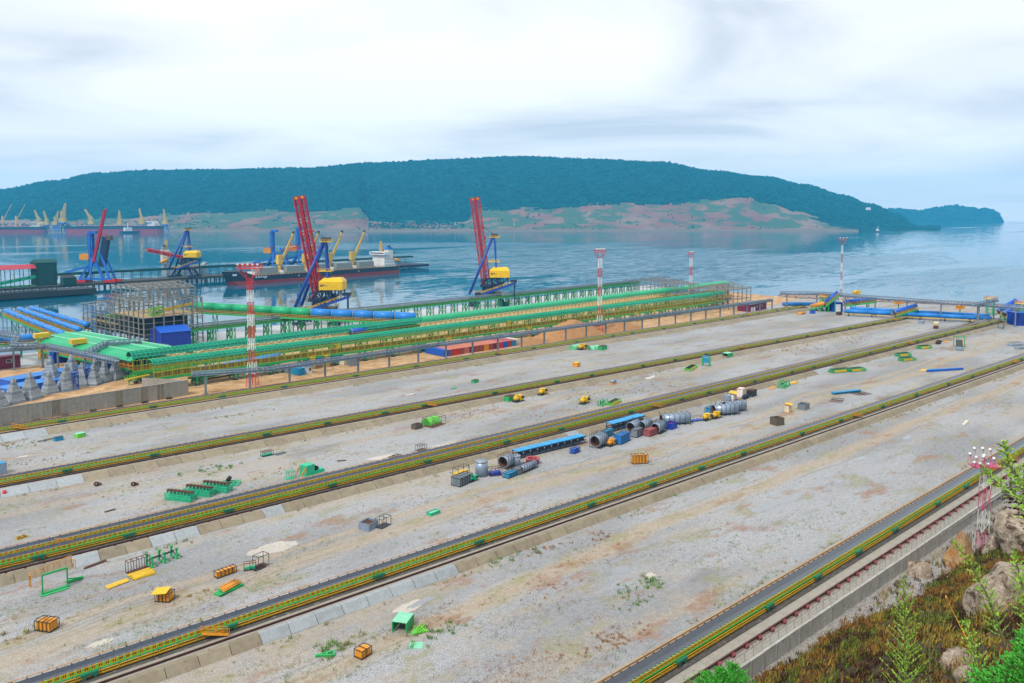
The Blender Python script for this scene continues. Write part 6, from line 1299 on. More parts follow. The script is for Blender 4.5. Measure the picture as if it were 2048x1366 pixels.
cage("grey wire cage by the end of the twin conveyor", 2002, 656, 4, 2.4, 2.6, "zinc", .2, (2, 1, 1), fm="dark", fh=.35, verts=3); boxy("pale grey box beside the yard end pipes", 1843, 647, 3, 2, 1.5, "silver", "silver", .1); o = thing("loader_bucket", "tan machine part with a white top by the twin conveyor", "machine part", spot(1872, 656), .3); MB().bb(-3, 2, -1, 1, .6, 2.2).build("body", "canvas", o); MB().bb(-.5, 2.6, -1.1, 1.1, 2.2, 2.9).build("top", "cream", o); MB().bb(-3.4, -2.2, -1, 1, 0, 1.5).build("arm", "brown", o); MB().bb(1, 2.4, -.9, .9, 0, .6).build("foot", "brown", o)
boxy("dark brown box on the gravel near the first end tower", 1678, 630, 3, 2, 1.7, "brown", "dark", 0); cage("yellow scrap in a heap beside a blue skip at the yard end", 1602, 628, 8, 3, 1.8, "orange", .2, (4, 2, 1), fm="amber", fh=.5, verts=4, name="scrap_heap", cat="scrap"); boxy("small bright blue skip at the yard end", 1625, 627, 3, 2, 1.6, "blue", None, .1, "dark", name="blue_skip", cat="skip")
# lanes behind
hood("left green hood pair between the two far conveyors", 1143, 700, 5.5, 1.5, "mint", .3); hood("right green hood pair between the two far conveyors", 1178, 700, 5.0, 1.4, "mint", -.2); motor("yellow motor between the two hood pairs", 1164, 699, 2.2, "yellow", 0); boxy("green box with dark tyre beside the hood pairs", 1205, 699, 4, 2, 1.6, "green", "dark", .2)
roller_rack("green roller conveyor section with a square head, middle of the far lane", 1382, 738, 9, 2.4, .35, "lime", 2, True, "yellow"); o = thing("green_portal", "square green portal at the head of the roller conveyor section", "frame", spot(1412, 732), .35); mb = MB(); [mb.bar((x, y, 0), (x, y, 3.6), .3) for x in (-.8, .8) for y in (-1.3, 1.3)]; mb.build("post", "green", o); mb = MB(); [mb.bar((x, -1.3, 3.6), (x, 1.3, 3.6), .3) for x in (-.8, .8)]; mb.bb(-.6, .6, -1, 1, 1.2, 3); mb.build("head", "cyan", o)
boxy("green hood with black side on the far gravel", 1455, 714, 4.2, 2.4, 1.7, "green", "mint", .1, openf="end", name="green_hood_box"); boxy("pale green box by the wall at far left", 160, 874, 2.1, 1.5, 1.0, "lime", "mint", .3); boxy("blue grey motor box beside a lying ladder frame", 117, 881, 1.8, 1.0, .9, "cyan", "navy", .2); bars("ladder frame lying on the gravel at far left", 91, 881, 3.4, .8, .25, "dark", n=2, name="lying_ladder")
boxy("dark topped teal cabin cut by the left frame edge", -2, 948, 2.2, 2.2, 2.4, "silver", "cyan", .2, name="small_cabin", cat="cabin"); 
for x, y, lb in ((86, 962, "red drum leaning on the embankment at far left"), (9, 991, "red drum at the left frame edge")): o = thing("red_drum", lb, "drum", spot(x, y), 0, "red drums"); MB().cyl((0, 0, 0), (0, 0, 1.0), .35, 14).build("body", "red", o, True); MB().cyl((0, 0, .45), (0, 0, .55), .38, 14).build("hoop", "red", o, True)
boxy("yellow box with a loose yellow sheet in the far lane", 1153, 733, 2.6, 1.8, 1.5, "orange", "yellow", .3, name="yellow_box"); boxy("small dark green box near the far lane tracks", 950, 765, 2.2, 1.3, .9, "green", "dark", .2); planks("bright green plates lying in the far lane", 907, 777, 2.2, .6, 2, "green", .2); planks("green plates beside the second farthest embankment", 1110, 772, 3, .7, 2, "green", .3)
boxy("green box in a rusty frame beside a yellow casing", 1019, 801, 3, 1.8, 1.5, "green", "brown", .2); motor("yellow casing leaning on the green box", 1036, 803, 1.9, "yellow", .1); motor("yellow gearbox on rusty weeds", 1084, 789, 1.8, "yellow", .4); motor("low yellow casing near the long green roller frame", 1168, 807, 1.9, "yellow", .3)
roller_rack("long green roller frame with yellow plate beside the twin conveyor", 1228, 807, 6.5, 2.0, .3, "lime", 2, True, "yellow"); trestles("green end frame of the long roller frame", 1205, 810, .3, .8); o = thing("grey_pump", "grey pump with orange base in the lane behind the twin conveyor", "pump", spot(1226, 768), .2); MB().bb(-1.4, 1.2, -.7, .7, 0, .4).build("base", "orange", o); MB().cyl((-1, 0, .9), (.4, 0, .9), .55, 12).build("body", "silver", o, True); MB().bb(.5, 1.4, -.5, .5, .4, 1.2).build("motor", "cyan", o)
hood("pair of bright green hoods in a brown frame by the second farthest line", 851, 851, 4.6, 1.5, "lime", .25); boxy("dark brown timber box beside the bright green hoods", 834, 857, 2.4, 1.6, 1.3, "wood", None, .1, "brown", name="timber_box"); cage("thin brown frame around the bright green hoods", 868, 850, 5.4, 3.6, 2.3, None, .25, fm="brown", verts=3, name="empty_rack", cat="rack")
cage("dark green slatted crate on weedy gravel", 534, 911, 2.6, 1.3, 1.1, "teal", .05, (4, 1, 2), fm="dark", fh=.4, verts=5, name="slatted_rack", cat="rack"); bars("grey bars lying beside the dark green slatted crate", 560, 908, 2.6, 1.3, .1, "zinc")
o = thing("drive_station", "teal conveyor drive with black drum and yellow side rail", "machine", spot(624, 946), .25); MB().bb(-2.4, -.2, -1.1, 1.1, .4, 2.3).build("hood", "teal", o); MB().bb(-.2, 2.4, -1.2, 1.2, .3, .7).build("bed", "teal", o); MB().cyl((.5, -1.0, 1.1), (.5, 1.0, 1.1), .55, 16).build("drum", "black", o, True); MB().bb(-2.6, 2.5, -1.3, 1.3, 0, .3).build("skid", "teal", o); mb = MB(); mb.rail([(-3.6, -1.0, .0), (-2.4, -1.0, 1.0)], 1.1, .1, .5); mb.rail([(-3.6, 1.0, .0), (-2.4, 1.0, 1.0)], 1.1, .1, .5); mb.build("side_rail", "orange", o)
cage("dark green open cage in front of the teal drive", 580, 957, 1.8, 1.2, 1.7, None, -.2, fm="teal", verts=5, name="empty_rack", cat="rack")
bars("black frame lying on pale puddles behind the twin conveyor", 790, 913, 2.8, 1.6, .3, "dark", n=3); cage("black empty rack behind the twin conveyor", 842, 900, 2.4, 1.5, 1.3, None, .2, fm="dark", verts=3, name="empty_rack", cat="rack")
for x, y, lb in ((362, 999, "leftmost of three teal roller frame stacks"), (400, 989, "middle of three teal roller frame stacks"), (434, 981, "rightmost of three teal roller frame stacks")): roller_rack(lb, x, y, 6.0, 2.0, -1.0, "teal", 4, True, "beam")
roller_rack("low teal frame with black drum behind the roller stacks", 462, 969, 3.4, 2.2, -.6, "teal", 2, False); tag(MB().cyl((-.2, -.7, 1.1), (-.2, .7, 1.1), .45, 16).build("black_drum", "black", None, True, spot(460, 968), rz=-.6), "black rubber drum resting on the low teal frame", "drum")
for x, y, lb in ((193, 972, "brown and yellow tyre part on the left gravel"), (267, 972, "small brown coil right of the tyre part")): o = thing("scrap_part", lb, "scrap", spot(x, y), .3); MB().pipe((0, -.3, .45), (0, .3, .45), .45, .15, 14).build("ring", "brown", o, True); MB().bb(.3, .9, -.4, .3, 0, .5).build("block", "wood", o)
planks("rusty rail offcuts lying on the left gravel", 220, 1022, 2.0, .2, 2, "brown", .2); cage("yellow edged pallet lying by the left of the twin conveyor", 43, 1076, 1.7, .9, .35, "brown", .2, (2, 1, 1), fm="yellow", verts=2, name="pallet", cat="pallet"); planks("two dark sleepers lying behind the teal drive", 683, 922, 1.9, .25, 2, "brown", -.4)
planks("white crossed poles lying near the right of the second lane", 1930, 846, 6, .35, 2, "cream", .15); planks("rusty plates leaning on the twin embankment at left", 192, 1129, 3.4, .35, 2, "brown", .25)
# second light mast among the rocks
def small_mast(o):
    t = mast("short pink and white floodlight mast between the wall and the boulders", o, 15.2, 1.5, 1.2, 4, head=False, cols=("pink2", "white"))
    h = 15.2; MB().bb(-2.4, 2.4, -1.2, 1.2, h, h + .15).build("platform", "pink2", t); mb = MB(); mb.rail([(-2.4, -1.2, h + .15), (2.4, -1.2, h + .15), (2.4, 1.2, h + .15), (-2.4, 1.2, h + .15), (-2.4, -1.2, h + .15)], 1.1, .035, .9); mb.build("guard_rail", "pink2", t)
    lm = MB(); lm.cyl((0, 0, 0), (0, .28, -.1), .10, 12, .34); lmm = lm.mesh("floodlight", "lampglass", True); bm_ = MB().bar((0, 0, -.9), (0, 0, 0), .06).mesh("lamp_bracket", "pink2")
    for i, (x, y, z) in enumerate(((-2.4, .4, 2.0), (-1.2, 1.2, 2.7), (.2, 1.2, 2.7), (1.5, 1.2, 2.5), (-1.7, -.3, 1.6), (-.5, -.3, 1.7), (1.3, -.3, 1.4), (-2.5, -1.2, 1.0), (-1.5, -1.2, .8), (-.2, -1.2, .7), (0.1, .5, 1.7))): put("lamp_bracket", bm_, put("floodlight", lmm, t, (x, y, h + z)), (0, 0, 0))
P["pink2"] = mat("faded crimson paint", (0.55, 0.06, 0.16), .5)
small_mast(G(1964, 1106, -1.8))
# ------------------------------------------------------------------ puddles, weeds, hillside, boulders, plants, air
def puddle(px, py, wx, wy, seed, m):
    o = G(px, py, 0.005 + .0025 * seed); R = random.Random(seed); n = 26; vs = []
    for i in range(n):
        a = 2 * math.pi * i / n; k = 1 + .45 * fbm(math.cos(a) * 1.3 + seed, math.sin(a) * 1.3, seed) + R.uniform(-.06, .06); vs.append((math.cos(a) * wx * k, math.sin(a) * wy * k, 0))
    MB().add(vs, [tuple(range(n))]).build("puddle", m, None, loc=o, kind="structure", rz=R.uniform(-.1, .25))
pud = mat("pale silty puddle", (0.50, 0.45, 0.38), 0.12, var=.15, scale=.3, spec=.6); pudg = mat("clear puddle", (0.26, 0.27, 0.28), 0.05, var=.15, scale=.3, spec=.7)
for i, (x, y, a, b, m) in enumerate(((548, 1096, 4.2, 1.9, pud), (198, 1287, 1.5, .75, pud), (820, 1212, 2.6, 1.2, pud), (845, 1203, 3.0, .6, pudg), (1240, 1140, 1.9, 1.0, pudg), (1300, 1150, 1.2, .6, pud), (1530, 1012, 5.0, 1.5, pudg), (1580, 998, 4.0, 1.1, pudg), (1655, 951, 2.4, .9, pudg), (1678, 963, 2.0, .7, pudg), (1722, 917, 2.6, .9, pudg), (1815, 875, 3.2, .8, pudg), (1155, 923, 5, .5, pudg), (1090, 940, 2, .4, pudg), (890, 890, 4.5, 1.3, pud), (760, 915, 3.5, 1.2, pud), (1350, 900, 4, .5, pudg), (1250, 1170, 2.2, .7, pudg), (45, 913, 1.4, .8, pud), (1480, 850, 5, .4, pudg), (820, 789, 2.4, .7, pud), (1300, 755, 4, 1, pud))): puddle(x, y, a, b, i + 1, m)

def leaf_mat(name, a, b, scale=1.5):
    m, nt, bs = _nodes(name); oi = nt.nodes.new("ShaderNodeNewGeometry"); n = nnode(nt, oi.outputs["Position"], scale, 4, .7)
    nt.links.new(mixc(nt, rng(nt, n, .3, .7), a, b), bs.inputs["Base Color"]); bs.inputs["Roughness"].default_value = .7; bs.inputs["Specular IOR Level"].default_value = .2
    return m
WG, WY, WR = leaf_mat("green weed leaf", (.06, .17, .02), (.18, .34, .05)), leaf_mat("olive weed leaf", (.20, .20, .04), (.36, .32, .10)), leaf_mat("rust dry weed", (.24, .09, .025), (.40, .19, .06))
def tuft(mb, o, s, R, n=7, spread=.5):
    for _ in range(n):
        a = R.uniform(0, 6.283); r = R.random() * spread * s; x, y = o.x + math.cos(a) * r, o.y + math.sin(a) * r; h = s * R.uniform(.4, 1.1); w = s * R.uniform(.05, .12); b = R.uniform(0, 6.283); dx, dy = math.cos(b) * w, math.sin(b) * w; lx_, ly_ = R.uniform(-.4, .4) * h, R.uniform(-.4, .4) * h
        mb.add([(x - dx, y - dy, o.z - .02), (x + dx, y + dy, o.z - .02), (x + lx_ + dx * .5, y + ly_ + dy * .5, o.z + h * .7), (x + lx_ * 1.5, y + ly_ * 1.5, o.z + h)], [(0, 1, 2, 3)])
def weeds():
    R = random.Random(21); mg, my, mr = MB(), MB(), MB()
    bands = []
    for k, zb in (('c5', 6), ('c4', 4), ('c3', 7), ('c2', 4), ('c1', 4)): bands.append(LINES[k][0].y)
    def ok(x, y):
        for k, lo, hi in (('c5', -30, 5.2), ('c4', -5.8, 4.2), ('c3', -5.8, 7.2), ('c2', -7.2, 4.2), ('c1', -9.7, 4.2)):
            p, rz, _ = frame(*LINES[k]); v = (y - p.y) * math.cos(rz) - (x - p.x) * math.sin(rz)
            if lo < v < hi: return False
        return True
    cnt = 0
    while cnt < 9000:
        px = R.uniform(-20, 2060); py = 640 + (1380 - 640) * R.random() ** .8
        o = G(px, py, 0)
        if not ok(o.x, o.y): cnt += .3; continue
        cl = fbm(o.x * .05, o.y * .12, 3, 4) + .6 * fbm(o.x * .25, o.y * .25, 7, 2)
        if cl < R.uniform(-.15, .75): cnt += .2; continue
        q = fbm(o.x * .04 + 40, o.y * .09, 1, 3); mb = mr if q > .22 else (mg if q < -.1 else my)
        tuft(mb, o, R.uniform(.12, .36), R, 9, 1.5); cnt += .8
    # lines of growth at the foot of the embankments
    for k, v in (('c4', -6.0), ('c3', -6.0), ('c2', -7.6), ('c1', -10), ('c5', 5.4), ('c4', 4.4)):
        p, rz, L = frame(*LINES[k]); c, s = math.cos(rz), math.sin(rz); x = -30.0
        while x < 330:
            x += R.expovariate(1 / .8)
            if fbm(x * .07, v, 2, 3) < R.uniform(-.1, .5): continue
            vv = v - abs(R.gauss(0, .8)) * (1 if v < 0 else -1); o = Vector((p.x + c * x - s * vv, p.y + s * x + c * vv, 0)); tuft(R.choice((mg, my, my, mr)), o, R.uniform(.2, .6), R, 12, .8)
    for px, py, w, n, m, s in ((1285, 1172, 2.2, 26, mg, .8), (1275, 1205, 2.0, 12, mg, .6), (868, 1268, 2.4, 30, mg, .7), (670, 1295, 1.5, 16, mg, 1.0), (690, 1290, 1.2, 10, my, 1.0), (425, 937, 3, 26, mg, .8), (22, 1275, 2, 12, my, .9), (395, 1190, 2, 16, my, .5), (350, 1090, 1.6, 8, my, .7), (1255, 980, 2.2, 12, mr, .6), (1235, 990, 2, 12, mr, .6), (1340, 990, 1.2, 16, mg, .7), (1020, 1110, 3, 24, mg, .8), (1060, 1100, 3, 24, mr, .7), (1220, 1280, 3, 60, mr, .5), (1190, 1080, 2.5, 26, mr, .5), (560, 945, 3, 26, mr, .4), (640, 950, 4, 30, mr, .4), (930, 830, 6, 60, mr, .5), (1060, 830, 6, 50, mr, .4), (1290, 780, 8, 70, mr, .5), (1180, 790, 6, 40, my, .6), (1600, 700, 9, 60, mr, .6), (1700, 680, 9, 50, mr, .6), (40, 890, 4, 40, my, .5), (100, 920, 4, 40, mr, .4), (480, 830, 4, 16, mg, .6), (1100, 1180, 3, 20, mr, .4)):
        for _ in range(n): o = G(px, py) + Vector((R.gauss(0, w), R.gauss(0, w * .5), 0)); tuft(m, o, s * R.uniform(.4, 1), R, 14, .8)
    for mb, nm, m, lb in ((mg, "green_weeds", WG, "scattered fresh green weeds in the gravel yard"), (my, "olive_weeds", WY, "scattered olive and yellowish weeds in the gravel yard"), (mr, "dry_weeds", WR, "patches of rusty dry weeds in the gravel yard")):
        o = mb.build(nm, m, kind="stuff"); o["label"] = lb
weeds()
# ---- hillside below the viewpoint
c5p, c5r, _ = frame(*LINES['c5'])
def wallv(x): return c5p.y + (x - c5p.x) * math.tan(c5r) - 5.3
def slope_z(x, y):
    d = math.hypot(x, y); knoll = 54.6 - 0.66 * d + .5 * fbm(x * .2, y * .2, 9)
    k_ = min(1, max(0, (x - 88) / 45)); toe = wallv(x) - .8 - 4.5 * k_ * k_ * (3 - 2 * k_) + 1.2 * fbm(x * .08, 4, 1); toe = min(toe, wallv(x) - .4)
    v = toe - y; base = -1.8
    if v > 0: base = -1.8 + min(40, v * .66 + .25 * fbm(x * .3, y * .3, 2) * min(4, v)) + .5 * fbm(x * .12, y * .12, 5) * min(1, v * .4)
    return max(base, min(knoll, 53), -2.0)
def build_slope():
    xs = [-120 + i * 3 for i in range(40)] + [i * 1.2 for i in range(180)] + [216 + i * 4 for i in range(60)]; xs = sorted(set(xs)); vs = []; nv = 62
    for x in xs:
        top = wallv(x) + .35
        for j in range(nv + 1):
            t = j / nv; y = top - (top + 60) * t ** 1.35; vs.append((x, y, slope_z(x, y)))
    fs = [(i * (nv + 1) + j, i * (nv + 1) + j + 1, (i + 1) * (nv + 1) + j + 1, (i + 1) * (nv + 1) + j) for i in range(len(xs) - 1) for j in range(nv)]
    m, nt, b = _nodes("weedy slope"); g = nt.nodes.new("ShaderNodeNewGeometry").outputs["Position"]
    a = nnode(nt, g, .35, 6, .65); d = nnode(nt, g, 2.2, 5, .7); sep = nt.nodes.new("ShaderNodeSeparateXYZ"); nt.links.new(g, sep.inputs[0])
    soil = mixc(nt, rng(nt, d, .35, .7), (.02, .014, .008), (.10, .06, .025)); soil = mixc(nt, rng(nt, a, .45, .62), soil, (.05, .05, .012))
    flat = mixc(nt, rng(nt, d, .3, .75), (.16, .15, .14), (.42, .39, .36)); nt.links.new(mixc(nt, rng(nt, vnode(nt, 'MULTIPLY_ADD', a, .8, sep.outputs[2]), -1.45, -.4), flat, soil), b.inputs["Base Color"]); b.inputs["Roughness"].default_value = 1
    MB().add(vs, fs).build("hillside", m, None, True, kind="structure")
build_slope()
def hit(px, py):
    "where the line of sight to a photo pixel meets the hillside"
    r, f, z = ray(px, py); d = Vector((SA * r + CA * f, -CA * r + SA * f, z)); t = 4.0
    while t < 260:
        p = Vector((0, 0, H)) + d * t
        if p.z < slope_z(p.x, p.y) or p.z < -1.8: return p
        t += .25
    return p
def undergrowth():
    R = random.Random(5); mbs = [MB() for _ in range(4)]; ms = [("rust_undergrowth", leaf_mat("rust brown foliage", (.13, .055, .010), (.34, .17, .03), 2), "rusty brown undergrowth on the slope below the boulders"), ("golden_grass", leaf_mat("golden grass", (.20, .13, .015), (.46, .33, .06), 2), "golden dry grass on the slope below the boulders"), ("olive_undergrowth", leaf_mat("olive foliage", (.04, .07, .008), (.20, .24, .03), 2), "olive green undergrowth on the slope near the wall"), ("dark_undergrowth", leaf_mat("dark brown foliage", (.03, .012, .006), (.10, .04, .015), 2), "dark brown dead stalks on the slope")]
    n = 0
    while n < 15000:
        x = R.uniform(40, 175); v = R.random() ** 1.2 * 46; y = wallv(x) - 1.0 - v; z = slope_z(x, y)
        if z < -1.5 and R.random() < .85: n += .3; continue
        k = fbm(x * .12, y * .15, 3, 3); c = 0 if k > .20 else (1 if k > -.02 else (2 if k > -.22 else 3))
        if R.random() < .3: c = R.choice((0, 2, 3, 3))
        p = Vector((x, y, z)); d = (p - Vector((0, 0, H))).length
        if d < 16: continue
        s = R.uniform(.35, .85) * (1.25 if c == 1 else 1)
        for _ in range(9):
            a = R.uniform(0, 6.28); r = R.random() * s * .9; q = p + Vector((math.cos(a) * r, math.sin(a) * r, R.random() * s * .3)); h = s * R.uniform(.4, 1.3); w = R.uniform(.02, .06) * (1 if c != 2 else 1.6); b = R.uniform(0, 6.28); lean = Vector((math.cos(b), math.sin(b), 0)) * h * R.uniform(.1, .6); wd = Vector((-math.sin(b), math.cos(b), 0)) * w
            mbs[c].add([q - wd, q + wd, q + lean * .5 + Vector((0, 0, h * .7)) + wd * 1.2, q + lean + Vector((0, 0, h))], [(0, 1, 2, 3)])
            if c != 1:
                for _k in range(2): t_ = R.uniform(.3, 1); e = q + lean * t_ + Vector((0, 0, h * t_)); u = Vector((R.uniform(-1, 1), R.uniform(-1, 1), R.uniform(-.4, .8))).normalized() * R.uniform(.08, .2); u2 = u.cross(Vector((R.uniform(-1, 1), R.uniform(-1, 1), R.uniform(-1, 1)))).normalized() * .05; mbs[c].add([e - u2, e + u, e + u2, e - u * .2], [(0, 1, 2, 3)])
        n += 1
    for mb, (nm, m, lb) in zip(mbs, ms): o = mb.build(nm, m, kind="stuff"); o["label"] = lb
undergrowth()
def rock_mat(name, a, b, c):
    m, nt, bs = _nodes(name); g = nt.nodes.new("ShaderNodeNewGeometry").outputs["Position"]; n1, n2, n3 = nnode(nt, g, 1.1, 7, .7, dist=.8), nnode(nt, g, 11.0, 4, .8), nnode(nt, g, .6, 4, .6, loc=(3, 1, 2))
    col = mixc(nt, rng(nt, n1, .35, .65), a, b); col = mixc(nt, rng(nt, n2, .50, .66, 0, .75), col, (.05, .042, .035)); col = mixc(nt, rng(nt, n3, .52, .66), col, c); nt.links.new(col, bs.inputs["Base Color"]); bs.inputs["Roughness"].default_value = .95
    bp = nt.nodes.new("ShaderNodeBump"); bp.inputs["Strength"].default_value = 1.0; bp.inputs["Distance"].default_value = .5; nt.links.new(vnode(nt, 'MULTIPLY_ADD', n2, .35, n1), bp.inputs["Height"]); nt.links.new(bp.outputs[0], bs.inputs["Normal"]); return m
RG, RO = rock_mat("speckled granite", (.32, .235, .155), (.66, .55, .43), (.10, .06, .03)), rock_mat("orange stained rock", (.36, .18, .06), (.58, .38, .20), (.46, .17, .03))
def boulder(label, c, size, m, seed, cuts=9, sub=5, rot=0.0, taper=0.0):
    bm = bmesh.new(); bmesh.ops.create_icosphere(bm, subdivisions=sub, radius=1.0); R = random.Random(seed); pl = []
    for _ in range(cuts): n = Vector((R.gauss(0, 1), R.gauss(0, 1), R.gauss(0, .8))).normalized(); pl.append((n, R.uniform(.58, .9)))
    for v in bm.verts:
        p = v.co.copy()
        for n, d in pl:
            k = p.dot(n) - d
            if k > 0: p -= n * k * .94
        p += v.co.normalized() * (.045 * fbm(v.co.x * 2 + seed, v.co.y * 2, v.co.z * 2, 4) + .035 * fbm(v.co.x * 6, v.co.y * 6 + seed, v.co.z * 6, 4)); tp = 1 - taper * (p.z + .6); v.co = Vector((p.x * size[0] * tp, p.y * size[1] * tp, p.z * size[2]))
    me = bpy.data.meshes.new("boulder"); bm.to_mesh(me); bm.free(); me.materials.append(m); me.polygons.foreach_set("use_smooth", [True] * len(me.polygons)); o = put("boulder", me, None, c, rot); return tag(o, label, "boulder", "boulders on the slope")
def boulder_at(label, px, py, wpx, hpx, m, seed, dist=None, **k):
    p = hit(px, py) if dist is None else Vector((0, 0, H)) + Vector((SA * ray(px, py)[0] + CA * ray(px, py)[1], -CA * ray(px, py)[0] + SA * ray(px, py)[1], ray(px, py)[2])) * dist
    s = F / (p - Vector((0, 0, H))).length; w, h = wpx / s / 2, hpx / s / 2; return boulder(label, p, (w * 1.08, w * .9, h * 1.12), m, seed, **k)
boulder_at("big speckled grey boulder with dark hollows at the right edge", 2000, 1218, 118, 118, RG, 11, rot=.4)
boulder_at("pale granite boulder above the big speckled one, cut by the frame edge", 2052, 1088, 115, 120, RG, 5, rot=.2)
boulder_at("orange stained pointed boulder in front of the floodlight mast", 1925, 1128, 104, 104, RO, 23, cuts=14, taper=.42)
boulder_at("dark speckled boulder wedged behind the big one", 2040, 1165, 90, 70, RG, 31)
boulder_at("low buried boulder under the bushes at the bottom", 1920, 1325, 70, 50, RG, 8); boulder_at("small broken rock by the wall, left of the orange boulder", 1842, 1150, 46, 40, RG, 41, sub=4); boulder_at("flat grey rock beside the small broken rock", 1822, 1136, 30, 22, RG, 44, sub=4); boulder_at("small grey rock just below the broken rocks", 1800, 1172, 24, 18, RG, 47, sub=4)
boulder_at("block shaped grey rock at the foot of the floodlight mast", 1985, 1100, 36, 40, RG, 51, sub=4); boulder_at("pale rock fragment in the brown grass near the wall", 1560, 1290, 40, 34, RG, 53, sub=4); boulder_at("little pale stone at the lower end of the slope", 1447, 1362, 26, 18, RG, 57, sub=4); boulder_at("grey stone half hidden near the orange boulder", 2010, 1072, 30, 36, RG, 59, sub=4); boulder_at("pale stone at the bottom edge near the green bush", 1945, 1358, 60, 30, RG, 61, sub=4)
# ---- tall weeds close to the viewpoint
MUG, MUG2, DEAD, STEM = leaf_mat("mugwort leaf", (.13, .30, .02), (.36, .56, .08), 30), leaf_mat("fern leaf", (.015, .22, .02), (.10, .46, .05), 30), leaf_mat("withered leaf", (.012, .008, .006), (.05, .03, .02), 9), mat("plant stem", (.10, .10, .03), .8)
def pix3(px, py, d):
    r, f, z = ray(px, py); v = Vector((SA * r + CA * f, -CA * r + SA * f, z)); return Vector((0, 0, H)) + v * (d / v.length)
def plant(label, path, R, m, blen, n, leaf, name="tall_weed", dead_low=0.0, stemr=.006):
    "path: points from root to tip"
    o = thing(name, label, "plant", path[0], 0, "weeds close to the viewpoint"); pts = [p - path[0] for p in path]
    st, lf, dd = MB(), MB(), MB()
    gz = slope_z(path[0].x, path[0].y) - path[0].z
    if gz < 0: st.cyl((0, 0, gz - .05), (0, 0, .005), stemr * 1.3, 5, stemr * 1.2)      # down to the ground, below the frame
    seg = [(a, b, (b - a).length) for a, b in zip(pts, pts[1:])]; T = sum(s[2] for s in seg)
    def at(t):
        t *= T
        for a, b, l in seg:
            if t <= l: return a.lerp(b, t / l), (b - a).normalized()
            t -= l
        return pts[-1], (pts[-1] - pts[-2]).normalized()
    for i in range(12): a, b = at(i / 12)[0], at((i + 1) / 12)[0]; st.cyl(a, b, stemr * (1.2 - i / 12), 5, stemr * (1.2 - (i + 1) / 12) + .0008)
    def leaflet(q, d, s, mb):
        u = d.normalized() * s; w = u.cross(Vector((R.uniform(-1, 1), R.uniform(-1, 1), R.uniform(-1, 1)))).normalized() * s * .26; mb.add([q, q + u * .45 + w, q + u, q + u * .45 - w], [(0, 1, 2, 3)])
    for i in range(n):
        t = .06 + .92 * i / n; c, d = at(t); k = blen * (1 - t) ** .75 * R.uniform(.7, 1.1) + .012; az = i * 2.4 + R.uniform(-.4, .4)
        e1 = d.cross(Vector((.3, .5, .8))).normalized(); e2 = d.cross(e1); bd = (e1 * math.cos(az) + e2 * math.sin(az) + d * .85).normalized(); tip = c + bd * k
        mb = dd if t < dead_low else lf; st.cyl(c, tip, stemr * .35, 4, .0006)
        q_ = max(4, int(k / (leaf * .45)))
        for j in range(q_):
            f_ = (j + 1) / q_; q = c.lerp(tip, f_)
            for sg in (-1, 1): leaflet(q, bd * .7 + (e1 * R.uniform(-1, 1) + e2 * R.uniform(-1, 1)) * .8 * sg + Vector((0, 0, .2 if mb is lf else -.7)), leaf * R.uniform(.6, 1.2) * (1.15 - .5 * f_), mb)
    for j in range(14): q = at(.9 + .1 * j / 14)[0]; leaflet(q, Vector((R.uniform(-1, 1), R.uniform(-1, 1), 1.2)), leaf * R.uniform(.6, 1), lf)
    st.build("stem", STEM, o); lf.build("foliage", m, o)
    if dd.v: dd.build("withered_leaves", DEAD, o)
Rp = random.Random(77)
plant("tall upright mugwort with feathery side shoots in the bottom middle right", [pix3(1815, 1560, 6.0), pix3(1812, 1330, 6.0), pix3(1806, 1145, 6.1)], Rp, MUG, .28, 90, .015)
plant("leaning weed with withered lower leaves crossing the floodlight mast", [pix3(2110, 1075, 4.2), pix3(2040, 1000, 4.3), pix3(1985, 958, 4.4), pix3(1965, 935, 4.4), pix3(1962, 930, 4.4)], Rp, MUG, .10, 44, .020, dead_low=.55)
plant("leaning green weed at the upper right edge with a bare dark stem", [pix3(2090, 1060, 3.6), pix3(2050, 985, 3.7), pix3(2020, 930, 3.8), pix3(2005, 882, 3.8)], Rp, MUG, .11, 44, .019)
plant("thin arching weed reaching over the orange boulder", [pix3(2010, 1290, 5.0), pix3(1975, 1190, 5.0), pix3(1940, 1125, 5.1), pix3(1903, 1078, 5.2)], Rp, MUG, .08, 44, .018)
plant("small mugwort shoot in front of the big speckled boulder", [pix3(1985, 1400, 4.5), pix3(1955, 1330, 4.5), pix3(1930, 1240, 4.6)], Rp, MUG, .10, 36, .018)
plant("weed shoot beside the big boulder at the right edge", [pix3(2080, 1300, 4.0), pix3(2050, 1190, 4.0), pix3(2028, 1105, 4.1)], Rp, MUG, .10, 40, .019)
plant("dead dark stalk left of the upright mugwort", [pix3(1806, 1480, 6.4), pix3(1797, 1300, 6.4), pix3(1793, 1170, 6.4)], Rp, DEAD, .10, 18, .02); plant("dead brown stalk between mugwort and boulder", [pix3(1862, 1420, 6.6), pix3(1858, 1280, 6.6), pix3(1857, 1165, 6.6)], Rp, DEAD, .08, 14, .02)
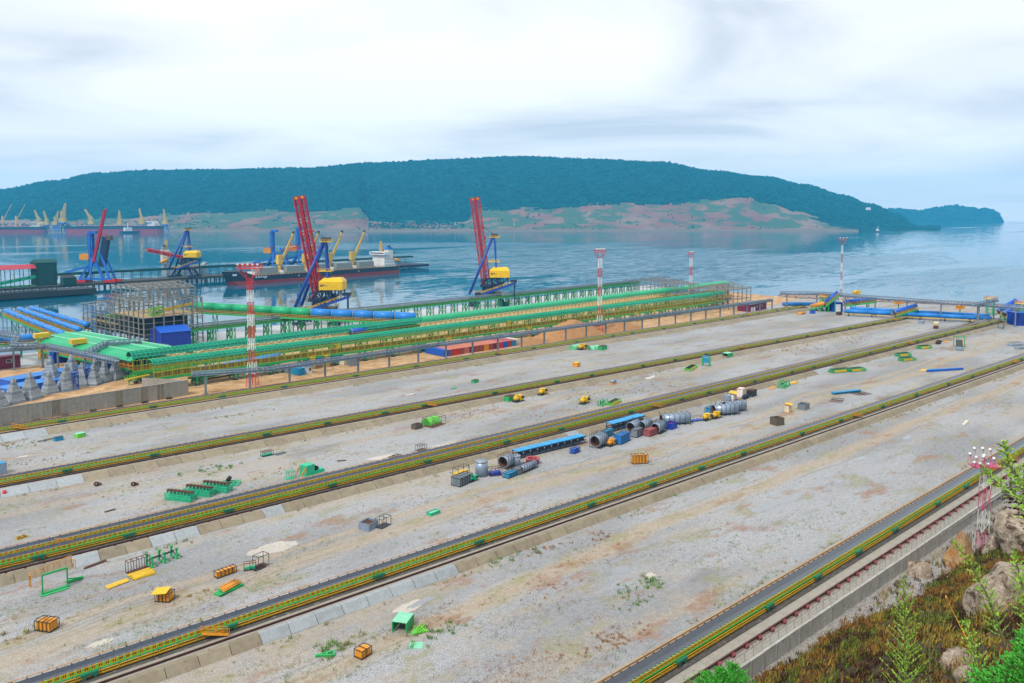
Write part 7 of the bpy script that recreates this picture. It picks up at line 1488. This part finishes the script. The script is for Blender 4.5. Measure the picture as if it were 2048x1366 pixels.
for i, (x, y, tx, ty) in enumerate(((2100, 1420, 2020, 1330), (2120, 1420, 2045, 1265), (2060, 1440, 1985, 1345), (2090, 1460, 2010, 1352), (2140, 1400, 2060, 1300), (2020, 1450, 1950, 1352), (2075, 1420, 2040, 1310), (2130, 1440, 2035, 1285))):
    plant(["bright green fern frond lowest in the right corner", "bright green fern frond highest in the right corner", "low fern frond left of the corner clump", "fern frond in the middle of the corner clump", "fern frond cut by the right frame edge", "outermost left frond of the corner fern clump", "upright fern frond inside the corner clump", "second highest fern frond in the corner clump"][i], [pix3(x, y, 3.2), pix3((x * .45 + tx * .55), (y * .45 + ty * .55) - 18, 3.2), pix3(tx, ty, 3.3)], Rp, MUG2, .10, 60, .017, name="fern_frond")
for i, (x, y) in enumerate(((1440, 1362), (1462, 1350), (1410, 1368), (1478, 1366))):
    p = pix3(x, y + 40, 9.0 + .4 * i); plant(["bright green bush sprig at the bottom edge, highest of four", "bright green bush sprig at the bottom edge, in the middle", "bright green bush sprig at the bottom edge, farthest left", "bright green bush sprig at the bottom edge, farthest right"][i], [p, pix3(x, y, 9 + .4 * i), pix3(x + 4, y - 22, 9 + .4 * i)], Rp, MUG2, .28, 60, .035, name="bush_sprig")
t = thing("grass_stalk", "single orange dry grass stalk bending in front of the dark slope", "plant", pix3(1935, 1280, 5), 0); mb = MB(); q0 = pix3(1935, 1280, 5); [mb.cyl(pix3(1935 - 42 * a, 1280 - 78 * a - 6 * a * a, 5) - q0, pix3(1935 - 42 * b, 1280 - 78 * b - 6 * b * b, 5) - q0, .0022 * (1.1 - a), 5) for a, b in ((0, .3), (.3, .6), (.6, .85), (.85, 1))]; mb.build("stem", "orange", t); MB().cyl(pix3(1893, 1196, 5) - q0, pix3(1891, 1190, 5) - q0, .006, 5, .002).build("seed_head", "orange", t)
# ---- the moist air of the bay
def haze():
    m = bpy.data.materials.new("bay haze"); m.use_nodes = True; nt = m.node_tree; nt.nodes.clear(); out = nt.nodes.new("ShaderNodeOutputMaterial"); v = nt.nodes.new("ShaderNodeVolumePrincipled")
    v.inputs["Color"].default_value = (0.10, 0.58, 1.0, 1); v.inputs["Density"].default_value = 1.05e-4; v.inputs["Anisotropy"].default_value = 0.0; nt.links.new(v.outputs[0], out.inputs["Volume"])
    mb = MB(); mb.bb(-9100, 9100, -9100, 9100, -45, 460); o = mb.build("haze", m, kind="stuff"); o["label"] = "pale blue moist air over the whole bay"; o.display_type = 'WIRE'
haze()
